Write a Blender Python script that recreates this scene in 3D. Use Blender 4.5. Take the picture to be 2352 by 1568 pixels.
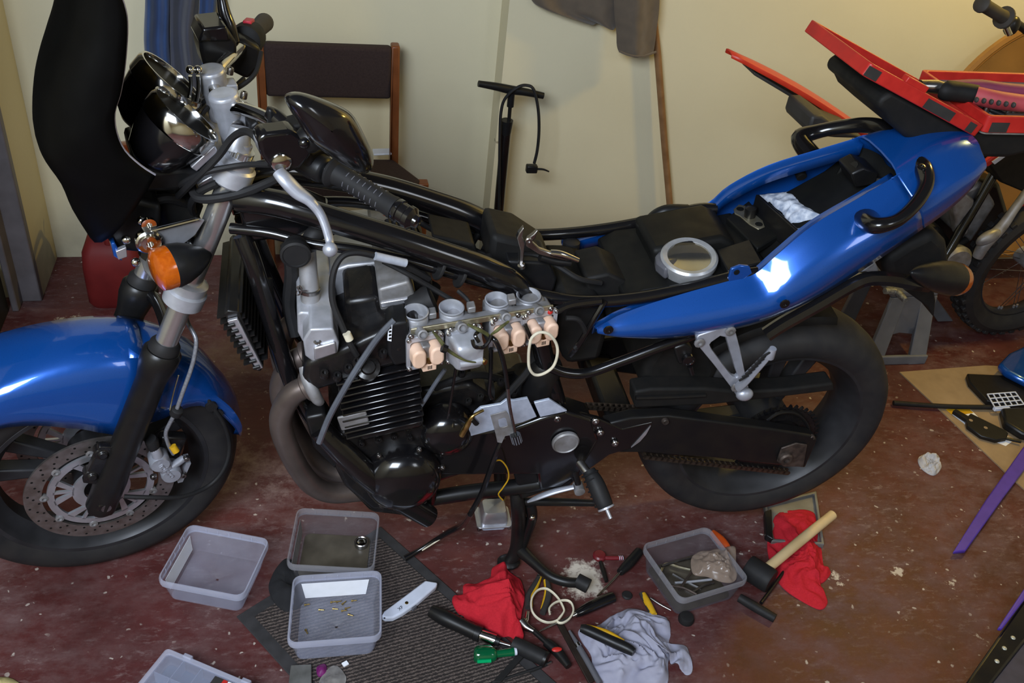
import bpy, bmesh, math, random
from mathutils import Vector as V, Matrix, noise
for o in list(bpy.data.objects): bpy.data.objects.remove(o)
scene = bpy.context.scene
col = scene.collection
rnd = random.Random(7)

# ---------------------------------------------------------------- camera
FPX = 2152.483
CAM = V((-1.0557209, -1.55042211, 1.74688771))
CR = V((0.97626811, -0.19162212, 0.1009036)); CU = V((0.03303646, 0.59224766, 0.80507844)); CF = V((0.21403076, 0.78263892, -0.58452302))
cd = bpy.data.cameras.new('camera'); cam = bpy.data.objects.new('camera', cd); col.objects.link(cam)
cd.sensor_fit = 'HORIZONTAL'; cd.sensor_width = 36.0; cd.lens = 36.0 * FPX / 2352.0; cd.clip_start = 0.02
cam.matrix_world = Matrix(((CR.x, CU.x, -CF.x, CAM.x), (CR.y, CU.y, -CF.y, CAM.y), (CR.z, CU.z, -CF.z, CAM.z), (0, 0, 0, 1)))
scene.camera = cam

# ---------------------------------------------------------------- world, lights, exposure
world = bpy.data.worlds.new('world'); scene.world = world; world.use_nodes = True
bg = world.node_tree.nodes['Background']; bg.inputs[0].default_value = (0.70, 0.74, 0.84, 1); bg.inputs[1].default_value = 0.08
def area(name, loc, target, sx, sy, power, color):
    l = bpy.data.lights.new(name, 'AREA'); l.shape = 'RECTANGLE'; l.size = sx; l.size_y = sy; l.energy = power; l.color = color
    o = bpy.data.objects.new(name, l); col.objects.link(o); o.location = loc
    o.rotation_euler = (V(target) - V(loc)).to_track_quat('-Z', 'Y').to_euler(); return o
area('daylight_door', (-2.0, -2.2, 2.5), (-0.85, 0.2, 0.2), 1.3, 1.1, 128, (0.78, 0.87, 1.0))
area('daylight_window', (1.0, -2.6, 2.5), (-0.1, 0.3, 0.6), 0.6, 0.8, 12, (0.86, 0.92, 1.0))
pl = bpy.data.lights.new('ceiling_bulb', 'POINT'); pl.energy = 54; pl.color = (1.0, 0.68, 0.12); pl.shadow_soft_size = 0.07
po = bpy.data.objects.new('ceiling_bulb', pl); col.objects.link(po); po.location = (1.25, 0.62, 1.95)
vs = scene.view_settings; vs.view_transform = 'Standard'; vs.look = 'None'; vs.gamma = 1.0; vs.use_curve_mapping = False; vs.exposure = -0.05

# ---------------------------------------------------------------- pixel to place
def ray(px, py): return CF + CR * ((px - 1176) / FPX) - CU * ((py - 784) / FPX)
def G(px, py, pt, n):
    d = ray(px, py); return CAM + d * ((V(pt) - CAM).dot(n) / d.dot(n))
def W(px, py, y): return G(px, py, (0, y, 0), V((0, 1, 0)))
def X(px, py, x): return G(px, py, (x, 0, 0), V((1, 0, 0)))
def Z(px, py, z=0.0): return G(px, py, (0, 0, z), V((0, 0, 1)))
NB = V((0, 1, 0.0581)).normalized(); RC = V((0, 0, 0.3573))
def B(px, py, off): return G(px, py, RC + NB * off, NB)           # plane beside the motorcycle's centre plane
SA = V((-0.27676286, 0.9567763, 0.08933881)); SF = V((-0.96061753, -0.27787399, 0)); SU = V((0.02482493, -0.08582043, 0.99600129)); FC = V((-1.50018, 0.02188, 0.293))
def F(px, py, off): return G(px, py, FC + SA * off, SA)           # the same for the steered front end
def mp(p): return (V(p) - CAM).dot(CF) / FPX                      # metres per pixel there
XA, YA, ZA = V((1, 0, 0)), V((0, 1, 0)), V((0, 0, 1))

# ---------------------------------------------------------------- mesh helpers
def cat(pts, k=6, closed=False):
    pts = [V(p) for p in pts]
    if len(pts) < 3 and not closed: return pts
    out = []; n = len(pts)
    segs = n if closed else n - 1
    for i in range(segs):
        if closed: a, b, c, d = pts[(i-1) % n], pts[i], pts[(i+1) % n], pts[(i+2) % n]
        else: a, b, c, d = pts[max(i-1, 0)], pts[i], pts[i+1], pts[min(i+2, n-1)]
        for j in range(k):
            t = j / k
            out.append(0.5 * ((2*b) + (c-a)*t + (2*a-5*b+4*c-d)*t*t + (3*b-a-3*c+d)*t**3))
    if not closed: out.append(pts[-1])
    return out
def catf(vals, k=6):
    return [v.x for v in cat([V((v, 0, 0)) for v in vals], k)]
class M:
    def __init__(s): s.v = []; s.f = []; s.mi = []; s.cur = 0
    def add(s, vs, fs):
        b = len(s.v); s.v += [V(x) for x in vs]; s.f += [tuple(b+i for i in f) for f in fs]; s.mi += [s.cur]*len(fs); return s
    def tube(s, pts, r, n=10, k=6, closed=False, caps=True, flat=1.0, up=None):
        raw = [V(p) for p in pts]
        rs = list(r) if isinstance(r, (list, tuple)) else [r]*len(raw)
        if k > 1 and (len(raw) > 2):
            P = cat(raw, k, closed); Rr = catf(rs, k) if not closed else [rs[0]]*len(P)
        else: P, Rr = raw, rs
        m = len(P); vs = []; prev = None
        for i in range(m):
            if closed: t = P[(i+1) % m] - P[i-1]
            else: t = P[min(i+1, m-1)] - P[max(i-1, 0)]
            if t.length < 1e-9: t = V((0, 0, 1))
            t.normalize()
            if prev is None:
                a = V(up) if up is not None else (ZA if abs(t.z) < 0.9 else XA)
                u = (a - t*a.dot(t)).normalized()
            else:
                u = prev - t*prev.dot(t)
                u = u.normalized() if u.length > 1e-6 else prev
            prev = u; w = t.cross(u)
            for j in range(n):
                an = 2*math.pi*j/n
                vs.append(P[i] + (u*math.cos(an)*flat + w*math.sin(an))*Rr[i])
        fs = []
        for i in range(m if closed else m-1):
            for j in range(n):
                a = i*n+j; b = i*n+(j+1) % n; i2 = (i+1) % m
                fs.append((a, b, i2*n+(j+1) % n, i2*n+j))
        if caps and not closed:
            fs.append(tuple(range(n-1, -1, -1))); fs.append(tuple((m-1)*n+j for j in range(n)))
        return s.add(vs, fs)
    def box(s, c, size, ax=None):
        c = V(c); a, b, d = ax if ax else (XA, YA, ZA); a, b, d = V(a).normalized(), V(b).normalized(), V(d).normalized()
        h = [x/2 for x in size]
        vs = [c + a*h[0]*i + b*h[1]*j + d*h[2]*k for k in (-1, 1) for j in (-1, 1) for i in (-1, 1)]
        return s.add(vs, [(0, 2, 3, 1), (4, 5, 7, 6), (0, 1, 5, 4), (2, 6, 7, 3), (0, 4, 6, 2), (1, 3, 7, 5)])
    def lathe(s, c, axis, prof, n=32, up=None, closed=False, a0=0, a1=2*math.pi):
        c = V(c); axis = V(axis).normalized()
        a = V(up) if up is not None else (ZA if abs(axis.z) < 0.9 else XA)
        u = (a - axis*a.dot(axis)).normalized(); w = axis.cross(u)
        full = abs(a1-a0-2*math.pi) < 1e-6
        N = n if full else n+1
        vs = []
        for (r, h) in prof:
            for j in range(N):
                an = a0+(a1-a0)*j/n
                vs.append(c + axis*h + (u*math.cos(an)+w*math.sin(an))*r)
        fs = []; m = len(prof)
        for i in range(m if closed else m-1):
            i2 = (i+1) % m
            for j in range(n):
                j2 = (j+1) % N
                fs.append((i*N+j, i2*N+j, i2*N+j2, i*N+j2))
        if not closed and full:
            if prof[0][0] > 1e-6: fs.append(tuple(range(N)))
            if prof[-1][0] > 1e-6: fs.append(tuple((m-1)*N+j for j in range(N-1, -1, -1)))
        return s.add(vs, fs)
    def cyl(s, a, b, r, n=20, r2=None):
        a, b = V(a), V(b); L = (b-a).length
        return s.lathe(a, b-a, [(r, 0), (r if r2 is None else r2, L)], n)
    def prism(s, loop, vec):
        loop = [V(p) for p in loop]; vec = V(vec); n = len(loop)
        vs = loop + [p+vec for p in loop]
        return s.add(vs, [tuple(range(n-1, -1, -1)), tuple(range(n, 2*n))] + [(i, (i+1) % n, n+(i+1) % n, n+i) for i in range(n)])
    def frame(s, outer, inner, vec):            # a plate with one opening; loops with equal counts
        n = len(outer); vec = V(vec); o = [V(p) for p in outer]; q = [V(p) for p in inner]
        vs = o + q + [p+vec for p in o] + [p+vec for p in q]
        fs = []
        for i in range(n):
            j = (i+1) % n
            fs += [(i, j, n+j, n+i), (2*n+i, 3*n+i, 3*n+j, 2*n+j), (i, 2*n+i, 2*n+j, j), (n+i, n+j, 3*n+j, 3*n+i)]
        return s.add(vs, fs)
    def grid(s, rows, closed=False):
        m = len(rows); n = len(rows[0]); vs = [p for r in rows for p in r]; fs = []
        for i in range(m-1):
            for j in range(n if closed else n-1):
                j2 = (j+1) % n
                fs.append((i*n+j, i*n+j2, (i+1)*n+j2, (i+1)*n+j))
        return s.add(vs, fs)
    def ball(s, c, r, sc=(1, 1, 1), ax=None, n=16):
        a, b, d = ax if ax else (XA, YA, ZA); vs = []; fs = []; m = n//2
        for i in range(m+1):
            ph = math.pi*i/m
            for j in range(n):
                t = 2*math.pi*j/n
                vs.append(V(c) + (V(a)*math.sin(ph)*math.cos(t)*sc[0] + V(b)*math.sin(ph)*math.sin(t)*sc[1] + V(d)*math.cos(ph)*sc[2])*r)
        for i in range(m):
            for j in range(n):
                fs.append((i*n+j, (i+1)*n+j, (i+1)*n+(j+1) % n, i*n+(j+1) % n))
        return s.add(vs, fs)
    def build(s, name, mat, parent=None, bevel=0.0, thick=0.0, sub=0, ang=38, seg=2, off=-1, smooth=True, weld=True):
        org = V((0, 0, 0)); p = parent
        while p is not None: org = org + p.location; p = p.parent
        loc = V((0, 0, 0))
        if parent is None:
            xs = [v.x for v in s.v]; ys = [v.y for v in s.v]; zs = [v.z for v in s.v]
            loc = V(((min(xs)+max(xs))/2, (min(ys)+max(ys))/2, min(zs))); org = loc
        me = bpy.data.meshes.new(name)
        me.from_pydata([v-org for v in s.v], [], s.f)
        for m_ in (mat if isinstance(mat, (list, tuple)) else [mat]): me.materials.append(m_)
        for i, pl_ in enumerate(me.polygons): pl_.material_index = s.mi[i]
        bm = bmesh.new(); bm.from_mesh(me)
        if weld: bmesh.ops.remove_doubles(bm, verts=bm.verts, dist=1e-6)
        bmesh.ops.recalc_face_normals(bm, faces=bm.faces); bm.to_mesh(me); bm.free()
        o = bpy.data.objects.new(name, me); col.objects.link(o); o.location = loc; o.parent = parent
        if smooth:
            for pl_ in me.polygons: pl_.use_smooth = True
            if not sub: me.set_sharp_from_angle(angle=math.radians(ang))
        if thick:
            md = o.modifiers.new('thickness', 'SOLIDIFY'); md.thickness = thick; md.offset = off
        if sub:
            md = o.modifiers.new('smooth', 'SUBSURF'); md.levels = sub; md.render_levels = sub
        if bevel:
            md = o.modifiers.new('bevel', 'BEVEL'); md.width = bevel; md.segments = seg; md.limit_method = 'ANGLE'; md.angle_limit = math.radians(40)
        return o
def tag(o, label=None, cat_=None, group=None, kind=None):
    if label: o['label'] = label
    if cat_: o['category'] = cat_
    if group: o['group'] = group
    if kind: o['kind'] = kind
    return o
def thing(name, label, cat_, loc, group=None):
    o = bpy.data.objects.new(name, None); col.objects.link(o); o.location = V(loc); o.empty_display_size = 0.05
    return tag(o, label, cat_, group)
def rect(c, a, b, r=0.0, k=4):                  # rounded rectangle loop: centre, half vectors, corner fraction
    c, a, b = V(c), V(a), V(b)
    if r <= 0: return [c-a-b, c+a-b, c+a+b, c-a+b]
    la, lb = a.length, b.length; out = []; r = min(r, 0.9*la, 0.9*lb)
    for (sx, sy, st) in ((1, -1, -90), (1, 1, 0), (-1, 1, 90), (-1, -1, 180)):
        for i in range(k+1):
            t = math.radians(st+90*i/k)
            out.append(c + a*(sx*(la-r)/la + math.cos(t)*r/la) + b*(sy*(lb-r)/lb + math.sin(t)*r/lb))
    return out
def arc(c, u, w, r, a0, a1, n=12): return [V(c)+(V(u)*math.cos(math.radians(a0+(a1-a0)*i/n))+V(w)*math.sin(math.radians(a0+(a1-a0)*i/n)))*r for i in range(n+1)]
def nz(p, s=1.0): return noise.noise(V(p)*s)

# ---------------------------------------------------------------- materials
def nodes(m): return m.node_tree.nodes, m.node_tree.links
def mat(name, c, rough=0.5, metal=0.0, c2=None, scale=30, amt=0.35, bump=0.0, coat=0.0, spec=0.5, trans=0.0, alpha=1.0, ior=1.45, rvar=0.12, detail=4, sss=0, sheen=0):
    m = bpy.data.materials.new(name); m.use_nodes = True; n, l = nodes(m); b = n['Principled BSDF']
    tc = n.new('ShaderNodeTexCoord'); nt = n.new('ShaderNodeTexNoise'); nt.inputs['Scale'].default_value = scale; nt.inputs['Detail'].default_value = detail
    l.new(tc.outputs['Object'], nt.inputs['Vector'])
    if c2 is None: c2 = tuple(x*0.72 for x in c)
    rp = n.new('ShaderNodeValToRGB'); e = rp.color_ramp.elements
    e[0].position = 0.5-amt*0.5; e[1].position = 0.5+amt*0.5; e[0].color = (*c2, 1); e[1].color = (*c, 1)
    l.new(nt.outputs['Fac'], rp.inputs['Fac']); l.new(rp.outputs['Color'], b.inputs['Base Color'])
    mr = n.new('ShaderNodeMapRange'); mr.inputs['To Min'].default_value = max(0.02, rough-rvar); mr.inputs['To Max'].default_value = min(1, rough+rvar)
    l.new(nt.outputs['Fac'], mr.inputs['Value']); l.new(mr.outputs['Result'], b.inputs['Roughness'])
    b.inputs['Metallic'].default_value = metal; b.inputs['Specular IOR Level'].default_value = spec; b.inputs['Coat Weight'].default_value = coat; b.inputs['Coat Roughness'].default_value = 0.06
    b.inputs['Transmission Weight'].default_value = trans; b.inputs['Alpha'].default_value = alpha; b.inputs['IOR'].default_value = ior
    if sheen: b.inputs['Sheen Weight'].default_value = sheen
    if bump:
        bp = n.new('ShaderNodeBump'); bp.inputs['Strength'].default_value = bump; bp.inputs['Distance'].default_value = 0.002
        l.new(nt.outputs['Fac'], bp.inputs['Height']); l.new(bp.outputs['Normal'], b.inputs['Normal'])
    return m
blue = mat('blue_metallic_paint', (0.005, 0.082, 0.38), 0.28, 0.45, (0.0045, 0.077, 0.36), 700, 0.8, coat=1.0, rvar=0.02)
blue_in = mat('blue_plastic_inside', (0.01, 0.09, 0.30), 0.5, 0.0, scale=40)
gloss_black = mat('gloss_black_enamel', (0.004, 0.004, 0.005), 0.20, 0.0, (0.007, 0.006, 0.006), 18, coat=0.5, rvar=0.1)
satin_black = mat('satin_black_paint', (0.006, 0.006, 0.007), 0.36, 0.0, (0.011, 0.010, 0.009), 24, rvar=0.14, spec=0.4)
grime_black = mat('oily_black_engine_paint', (0.005, 0.005, 0.006), 0.28, 0.0, (0.014, 0.012, 0.011), 35, 0.3, bump=0.2, rvar=0.2)
plastic_black = mat('black_plastic', (0.007, 0.007, 0.008), 0.40, 0.0, (0.010, 0.010, 0.010), 50, spec=0.35)
matt_black = mat('matt_black_plastic', (0.008, 0.008, 0.008), 0.6, 0.0, (0.013, 0.012, 0.011), 40, spec=0.25)
rubber = mat('black_rubber', (0.011, 0.011, 0.012), 0.6, 0.0, (0.017, 0.016, 0.016), 30, bump=0.08, spec=0.3)
tyre_m = mat('worn_tyre_rubber', (0.015, 0.015, 0.017), 0.55, 0.0, (0.030, 0.028, 0.027), 22, 0.5, bump=0.12, spec=0.3)
rim_m = mat('dusty_black_rim', (0.030, 0.030, 0.033), 0.45, 0.2, (0.018, 0.018, 0.02), 18)
chrome = mat('chrome', (0.72, 0.71, 0.68), 0.10, 1.0, (0.60, 0.59, 0.56), 14, rvar=0.06)
alu = mat('cast_aluminium', (0.52, 0.53, 0.58), 0.40, 0.5, (0.40, 0.41, 0.44), 40, bump=0.08)
alu_dull = mat('dull_aluminium', (0.34, 0.34, 0.36), 0.5, 0.5, (0.20, 0.19, 0.18), 30, bump=0.1)
alu_pale = mat('pale_machined_aluminium', (0.62, 0.63, 0.68), 0.35, 0.8, (0.5, 0.5, 0.53), 30)
silver_paint = mat('silver_painted_alloy', (0.44, 0.46, 0.52), 0.4, 0.5, (0.36, 0.37, 0.42), 40)
steel = mat('tool_steel', (0.40, 0.39, 0.38), 0.28, 1.0, (0.28, 0.26, 0.25), 30)
steel_disc = mat('brake_disc_steel', (0.34, 0.31, 0.30), 0.42, 0.9, (0.24, 0.21, 0.19), 60)
zinc = mat('zinc_plate', (0.60, 0.55, 0.40), 0.35, 0.9, (0.45, 0.38, 0.22), 40)
brass = mat('brass', (0.60, 0.44, 0.16), 0.32, 1.0, (0.38, 0.26, 0.09), 60)
rust_pipe = mat('heat_stained_exhaust', (0.17, 0.135, 0.12), 0.42, 0.6, (0.09, 0.07, 0.062), 12, 0.5)
white_plate = mat('scuffed_white_galvanised', (0.60, 0.66, 0.80), 0.38, 0.35, (0.42, 0.48, 0.60), 70, 0.5)
cream_plastic = mat('cream_float_plastic', (0.80, 0.56, 0.42), 0.45, 0, (0.72, 0.48, 0.34), 40)
cream_rubber = mat('cream_rubber', (0.74, 0.68, 0.52), 0.55, 0, scale=40)
amber = mat('amber_lens', (0.62, 0.13, 0.006), 0.18, 0, (0.50, 0.09, 0.004), 120, coat=0.6, trans=0.25)
grey_cable = mat('grey_braided_hose', (0.30, 0.31, 0.34), 0.35, 0.4, (0.20, 0.20, 0.22), 300)
red_plastic = mat('red_plastic', (0.52, 0.022, 0.016), 0.42, 0, (0.40, 0.015, 0.012), 30)
redblack = mat('faded_red_black_case', (0.035, 0.032, 0.03), 0.6, 0, scale=30)
yellow = mat('yellow_plastic', (0.62, 0.36, 0.012), 0.45, 0, (0.52, 0.28, 0.01), 30)
white_paper = mat('white_paper', (0.84, 0.86, 0.92), 0.6, 0, (0.80, 0.82, 0.87), 50)
white_plastic = mat('white_plastic', (0.62, 0.66, 0.78), 0.35, 0, (0.56, 0.60, 0.70), 40)
red_cloth = mat('red_cloth', (0.52, 0.022, 0.034), 0.9, 0, (0.40, 0.014, 0.024), 260, 0.6, bump=0.3, spec=0.15)
grey_cloth = mat('grey_rag_cloth', (0.36, 0.36, 0.44), 0.9, 0, (0.26, 0.26, 0.34), 26, 0.5, bump=0.2, spec=0.2)
black_cloth = mat('black_cloth', (0.012, 0.012, 0.014), 0.9, 0, scale=60, bump=0.2)
wood = mat('varnished_teak', (0.20, 0.062, 0.016), 0.4, 0, (0.12, 0.036, 0.010), 12)
pale_wood = mat('pale_ash_wood', (0.66, 0.50, 0.28), 0.55, 0, (0.55, 0.40, 0.20), 14)
stick_wood = mat('brown_broom_wood', (0.26, 0.14, 0.06), 0.5, 0, (0.18, 0.09, 0.035), 20)
green_h = mat('green_clear_handle', (0.0, 0.10, 0.035), 0.12, 0, (0.0, 0.06, 0.02), 20, coat=0.6)
purple = mat('purple_plastic', (0.085, 0.040, 0.36), 0.45, 0, (0.07, 0.032, 0.30), 30)
orange_p = mat('orange_plastic', (0.65, 0.09, 0.012), 0.35, 0, scale=30)
grey_plastic = mat('grey_plastic', (0.10, 0.10, 0.115), 0.5, 0, (0.085, 0.085, 0.098), 30)
dark_int = mat('dark_plastic_tray', (0.005, 0.005, 0.005), 0.55, 0, (0.008, 0.008, 0.007), 30, spec=0.25)
screen_m = mat('smoked_acrylic', (0.002, 0.002, 0.002), 0.45, 0, scale=20, rvar=0.04, spec=0.12)
# ---------------------------------------------------------------- room shell
def floor_mat():
    m = bpy.data.materials.new('worn_red_floor_paint'); m.use_nodes = True; n, l = nodes(m); b = n['Principled BSDF']
    tc = n.new('ShaderNodeTexCoord')
    def nt(sc, de=6, ro=0.6, st=None):
        t = n.new('ShaderNodeTexNoise'); t.inputs['Scale'].default_value = sc; t.inputs['Detail'].default_value = de; t.inputs['Roughness'].default_value = ro
        if st:
            mp_ = n.new('ShaderNodeMapping'); mp_.inputs['Scale'].default_value = st; mp_.inputs['Rotation'].default_value = (0, 0, 0.25)
            l.new(tc.outputs['Object'], mp_.inputs['Vector']); l.new(mp_.outputs['Vector'], t.inputs['Vector'])
        else: l.new(tc.outputs['Object'], t.inputs['Vector'])
        return t.outputs['Fac']
    def ramp(src, p0, p1, c0=(0, 0, 0, 1), c1=(1, 1, 1, 1)):
        r = n.new('ShaderNodeValToRGB'); r.color_ramp.elements[0].position = p0; r.color_ramp.elements[1].position = p1
        r.color_ramp.elements[0].color = c0; r.color_ramp.elements[1].color = c1; l.new(src, r.inputs['Fac']); return r.outputs['Color']
    def mix(f, a, b_, c=None):
        x = n.new('ShaderNodeMixRGB'); l.new(f, x.inputs['Fac'])
        if isinstance(a, tuple): x.inputs['Color1'].default_value = a
        else: l.new(a, x.inputs['Color1'])
        if isinstance(b_, tuple): x.inputs['Color2'].default_value = b_
        else: l.new(b_, x.inputs['Color2'])
        return x.outputs['Color']
    def mul(a, b_):
        x = n.new('ShaderNodeMath'); x.operation = 'MULTIPLY'; l.new(a, x.inputs[0])
        if isinstance(b_, float): x.inputs[1].default_value = b_
        else: l.new(b_, x.inputs[1])
        return x.outputs['Value']
    base = ramp(nt(5.0, 8, 0.65), 0.32, 0.68, (0.056, 0.0135, 0.0125, 1), (0.104, 0.025, 0.024, 1))
    fine = ramp(nt(140, 4, 0.7), 0.35, 0.7)
    c = mix(mul(fine, 0.25), base, (0.075, 0.022, 0.018, 1))
    dust = mul(ramp(nt(9, 8, 0.72, (1, 1.5, 1)), 0.42, 0.78), ramp(nt(2.1, 3, 0.5), 0.34, 0.62))
    c = mix(mul(dust, 0.75), c, (0.21, 0.145, 0.142, 1))
    scr = mul(ramp(nt(34, 6, 0.75, (0.8, 1.9, 1)), 0.53, 0.74), ramp(nt(3.4, 4, 0.6), 0.36, 0.58))
    c = mix(mul(scr, 0.6), c, (0.30, 0.225, 0.215, 1))
    # brown oily wear towards the back
    c = mix(mul(ramp(nt(1.4, 3, 0.5), 0.50, 0.72), 0.25), c, (0.046, 0.016, 0.013, 1))
    # chips: specks of bare white concrete, and a big worn patch
    vo = n.new('ShaderNodeTexVoronoi'); vo.inputs['Scale'].default_value = 38
    dn = n.new('ShaderNodeTexNoise'); dn.inputs['Scale'].default_value = 55; dn.inputs['Detail'].default_value = 4; l.new(tc.outputs['Object'], dn.inputs['Vector'])
    dm = n.new('ShaderNodeVectorMath'); dm.operation = 'MULTIPLY_ADD'; l.new(dn.outputs['Color'], dm.inputs[0]); dm.inputs[1].default_value = (0.02, 0.02, 0.0); l.new(tc.outputs['Object'], dm.inputs[2]); l.new(dm.outputs['Vector'], vo.inputs['Vector'])
    vr = n.new('ShaderNodeMath'); vr.operation = 'MULTIPLY_ADD'; vr.inputs[1].default_value = 0.20; l.new(vo.outputs['Distance'], vr.inputs[2])
    sc3 = n.new('ShaderNodeSeparateColor'); l.new(vo.outputs['Color'], sc3.inputs[0]); l.new(sc3.outputs[0], vr.inputs[0])
    spot = ramp(vr.outputs['Value'], 0.14, 0.20, (1, 1, 1, 1), (0, 0, 0, 1))
    chip = mul(spot, ramp(nt(4.0, 5, 0.6), 0.42, 0.54))
    c = mix(mul(chip, 0.8), c, (0.52, 0.46, 0.40, 1))
    flake = mul(ramp(nt(26, 6, 0.7), 0.63, 0.67), ramp(nt(2.7, 3, 0.5), 0.56, 0.63))
    c = mix(flake, c, (0.50, 0.43, 0.36, 1))
    for (px, py, rr, colr, edge, lo_) in ((1340, 1330, 0.085, (0.58, 0.52, 0.44, 1), 0.6, 0.78), (1930, 1325, 0.035, (0.5, 0.43, 0.36, 1), 1.3, 0.9), (2190, 1345, 0.03, (0.5, 0.43, 0.36, 1), 1.3, 0.9), (2060, 1310, 0.028, (0.5, 0.43, 0.36, 1), 1.4, 0.9), (600, 1080, 0.20, (0.27, 0.195, 0.18, 1), 0.9, 0.45), (150, 745, 0.07, (0.34, 0.28, 0.20, 1), 1.2, 0.85), (560, 800, 0.24, (0.16, 0.105, 0.065, 1), 0.7, 0.45)):
        p = Z(px, py, 0)
        d = n.new('ShaderNodeVectorMath'); d.operation = 'DISTANCE'; l.new(tc.outputs['Object'], d.inputs[0]); d.inputs[1].default_value = (p.x, p.y, 0.0)
        a = n.new('ShaderNodeMath'); a.operation = 'MULTIPLY_ADD'; l.new(nt(28 if rr < .12 else 14, 6, 0.75), a.inputs[0]); a.inputs[1].default_value = rr*2.0*edge*2; l.new(d.outputs['Value'], a.inputs[2])
        c = mix(ramp_scale(n, l, a.outputs['Value'], rr*(1+edge*1.55)*lo_, rr*(1+edge*1.55)), c, colr)
    l.new(c, b.inputs['Base Color'])
    rg = n.new('ShaderNodeMapRange'); l.new(dust, rg.inputs['Value']); rg.inputs['To Min'].default_value = 0.48; rg.inputs['To Max'].default_value = 0.85; l.new(rg.outputs['Result'], b.inputs['Roughness'])
    b.inputs['Specular IOR Level'].default_value = 0.35
    bp = n.new('ShaderNodeBump'); bp.inputs['Strength'].default_value = 0.25; bp.inputs['Distance'].default_value = 0.003; l.new(nt(60, 6, 0.7), bp.inputs['Height']); l.new(bp.outputs['Normal'], b.inputs['Normal'])
    return m
def ramp_scale(n, l, src, lo, hi):
    r = n.new('ShaderNodeMapRange'); l.new(src, r.inputs['Value']); r.inputs['From Min'].default_value = lo; r.inputs['From Max'].default_value = hi
    r.inputs['To Min'].default_value = 1; r.inputs['To Max'].default_value = 0; return r.outputs['Result']
def wall_mat():
    m = mat('cream_wall_paint', (0.63, 0.58, 0.405), 0.75, 0, (0.58, 0.53, 0.365), 3.0, 0.6, bump=0.0, rvar=0.05)
    n, l = nodes(m); b = n['Principled BSDF']; tc = n.new('ShaderNodeTexCoord')
    t = n.new('ShaderNodeTexNoise'); t.inputs['Scale'].default_value = 90; t.inputs['Detail'].default_value = 5; l.new(tc.outputs['Object'], t.inputs['Vector'])
    bp = n.new('ShaderNodeBump'); bp.inputs['Strength'].default_value = 0.15; bp.inputs['Distance'].default_value = 0.003
    l.new(t.outputs['Fac'], bp.inputs['Height']); l.new(bp.outputs['Normal'], b.inputs['Normal'])
    # darker and mottled towards the floor, specks
    cur = b.inputs['Base Color'].links[0].from_socket
    sx = n.new('ShaderNodeSeparateXYZ'); l.new(tc.outputs['Object'], sx.inputs[0])
    mr = n.new('ShaderNodeMapRange'); l.new(sx.outputs['Z'], mr.inputs['Value']); mr.inputs['From Min'].default_value = 0.0; mr.inputs['From Max'].default_value = 0.22; mr.inputs['To Min'].default_value = 1; mr.inputs['To Max'].default_value = 0
    t2 = n.new('ShaderNodeTexNoise'); t2.inputs['Scale'].default_value = 11; t2.inputs['Detail'].default_value = 7; l.new(tc.outputs['Object'], t2.inputs['Vector'])
    k = n.new('ShaderNodeMath'); k.operation = 'MULTIPLY'; l.new(mr.outputs['Result'], k.inputs[0]); l.new(t2.outputs['Fac'], k.inputs[1])
    x = n.new('ShaderNodeMixRGB'); l.new(k.outputs['Value'], x.inputs['Fac']); l.new(cur, x.inputs['Color1']); x.inputs['Color2'].default_value = (0.13, 0.11, 0.08, 1)
    t3 = n.new('ShaderNodeTexNoise'); t3.inputs['Scale'].default_value = 14; t3.inputs['Detail'].default_value = 2; l.new(tc.outputs['Object'], t3.inputs['Vector'])
    r3 = n.new('ShaderNodeValToRGB'); r3.color_ramp.elements[0].position = 0.765; r3.color_ramp.elements[1].position = 0.78; l.new(t3.outputs['Fac'], r3.inputs['Fac'])
    x2 = n.new('ShaderNodeMixRGB'); l.new(r3.outputs['Color'], x2.inputs['Fac']); l.new(x.outputs['Color'], x2.inputs['Color1']); x2.inputs['Color2'].default_value = (0.30, 0.26, 0.17, 1)
    l.new(x2.outputs['Color'], b.inputs['Base Color'])
    return m
wall_m = wall_mat(); floor_m = floor_mat()
grey_jamb = mat('grey_lilac_gloss_jamb', (0.155, 0.140, 0.150), 0.5, 0, (0.11, 0.10, 0.105), 14)
dark_door = mat('dark_grey_door', (0.018, 0.020, 0.022), 0.5, 0, scale=10)
YL, YR, XC, XL = 1.342, 1.235, -0.432, -1.855
def shell(name, c, size, m_):
    o = M().box(c, size).build(name, m_); c0 = o.location.copy()
    o.data.transform(Matrix.Translation(c0)); o.location = (0, 0, 0)      # material reads room coordinates
    return tag(o, kind='structure')
shell('floor', (0.4, 0.0, -0.05), (7.0, 6.0, 0.1), floor_m)
shell('wall_back', (-1.4, YL+0.1, 1.3), (XC+1.4-(-1.4)-1.4+1.4+0.55, 0.2, 2.6), wall_m)
shell('wall_chimney_breast', (1.75+XC/2, YR+0.15, 1.3), (3.5-XC, 0.3, 2.6), wall_m)
YJ = 1.105
shell('wall_left', (XL-0.1, (YJ+YL+0.2)/2, 1.3), (0.2, YL+0.2-YJ, 2.6), wall_m)
shell('wall_left_alcove', (-2.8, -1.0, 1.3), (0.1, 4.4, 2.6), wall_m)
shell('wall_front', (0.3, -3.25, 1.3), (6.6, 0.1, 2.6), wall_m)
shell('wall_right', (3.2, -0.9, 1.3), (0.1, 4.6, 2.6), wall_m)
d = M(); d.box((XL-0.035, YJ-0.012, 1.05), (0.075, 0.03, 2.1)); d.box((XL-0.062, YJ-0.05, 1.05), (0.02, 0.06, 2.1))
tag(d.build('trim_1', grey_jamb, bevel=0.004), kind='structure')
d = M(); d.box((XL-0.115, YJ-0.52, 1.0), (0.045, 0.90, 2.0)).box((XL-0.088, YJ-0.52, 0.08), (0.012, 0.9, 0.16))
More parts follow.
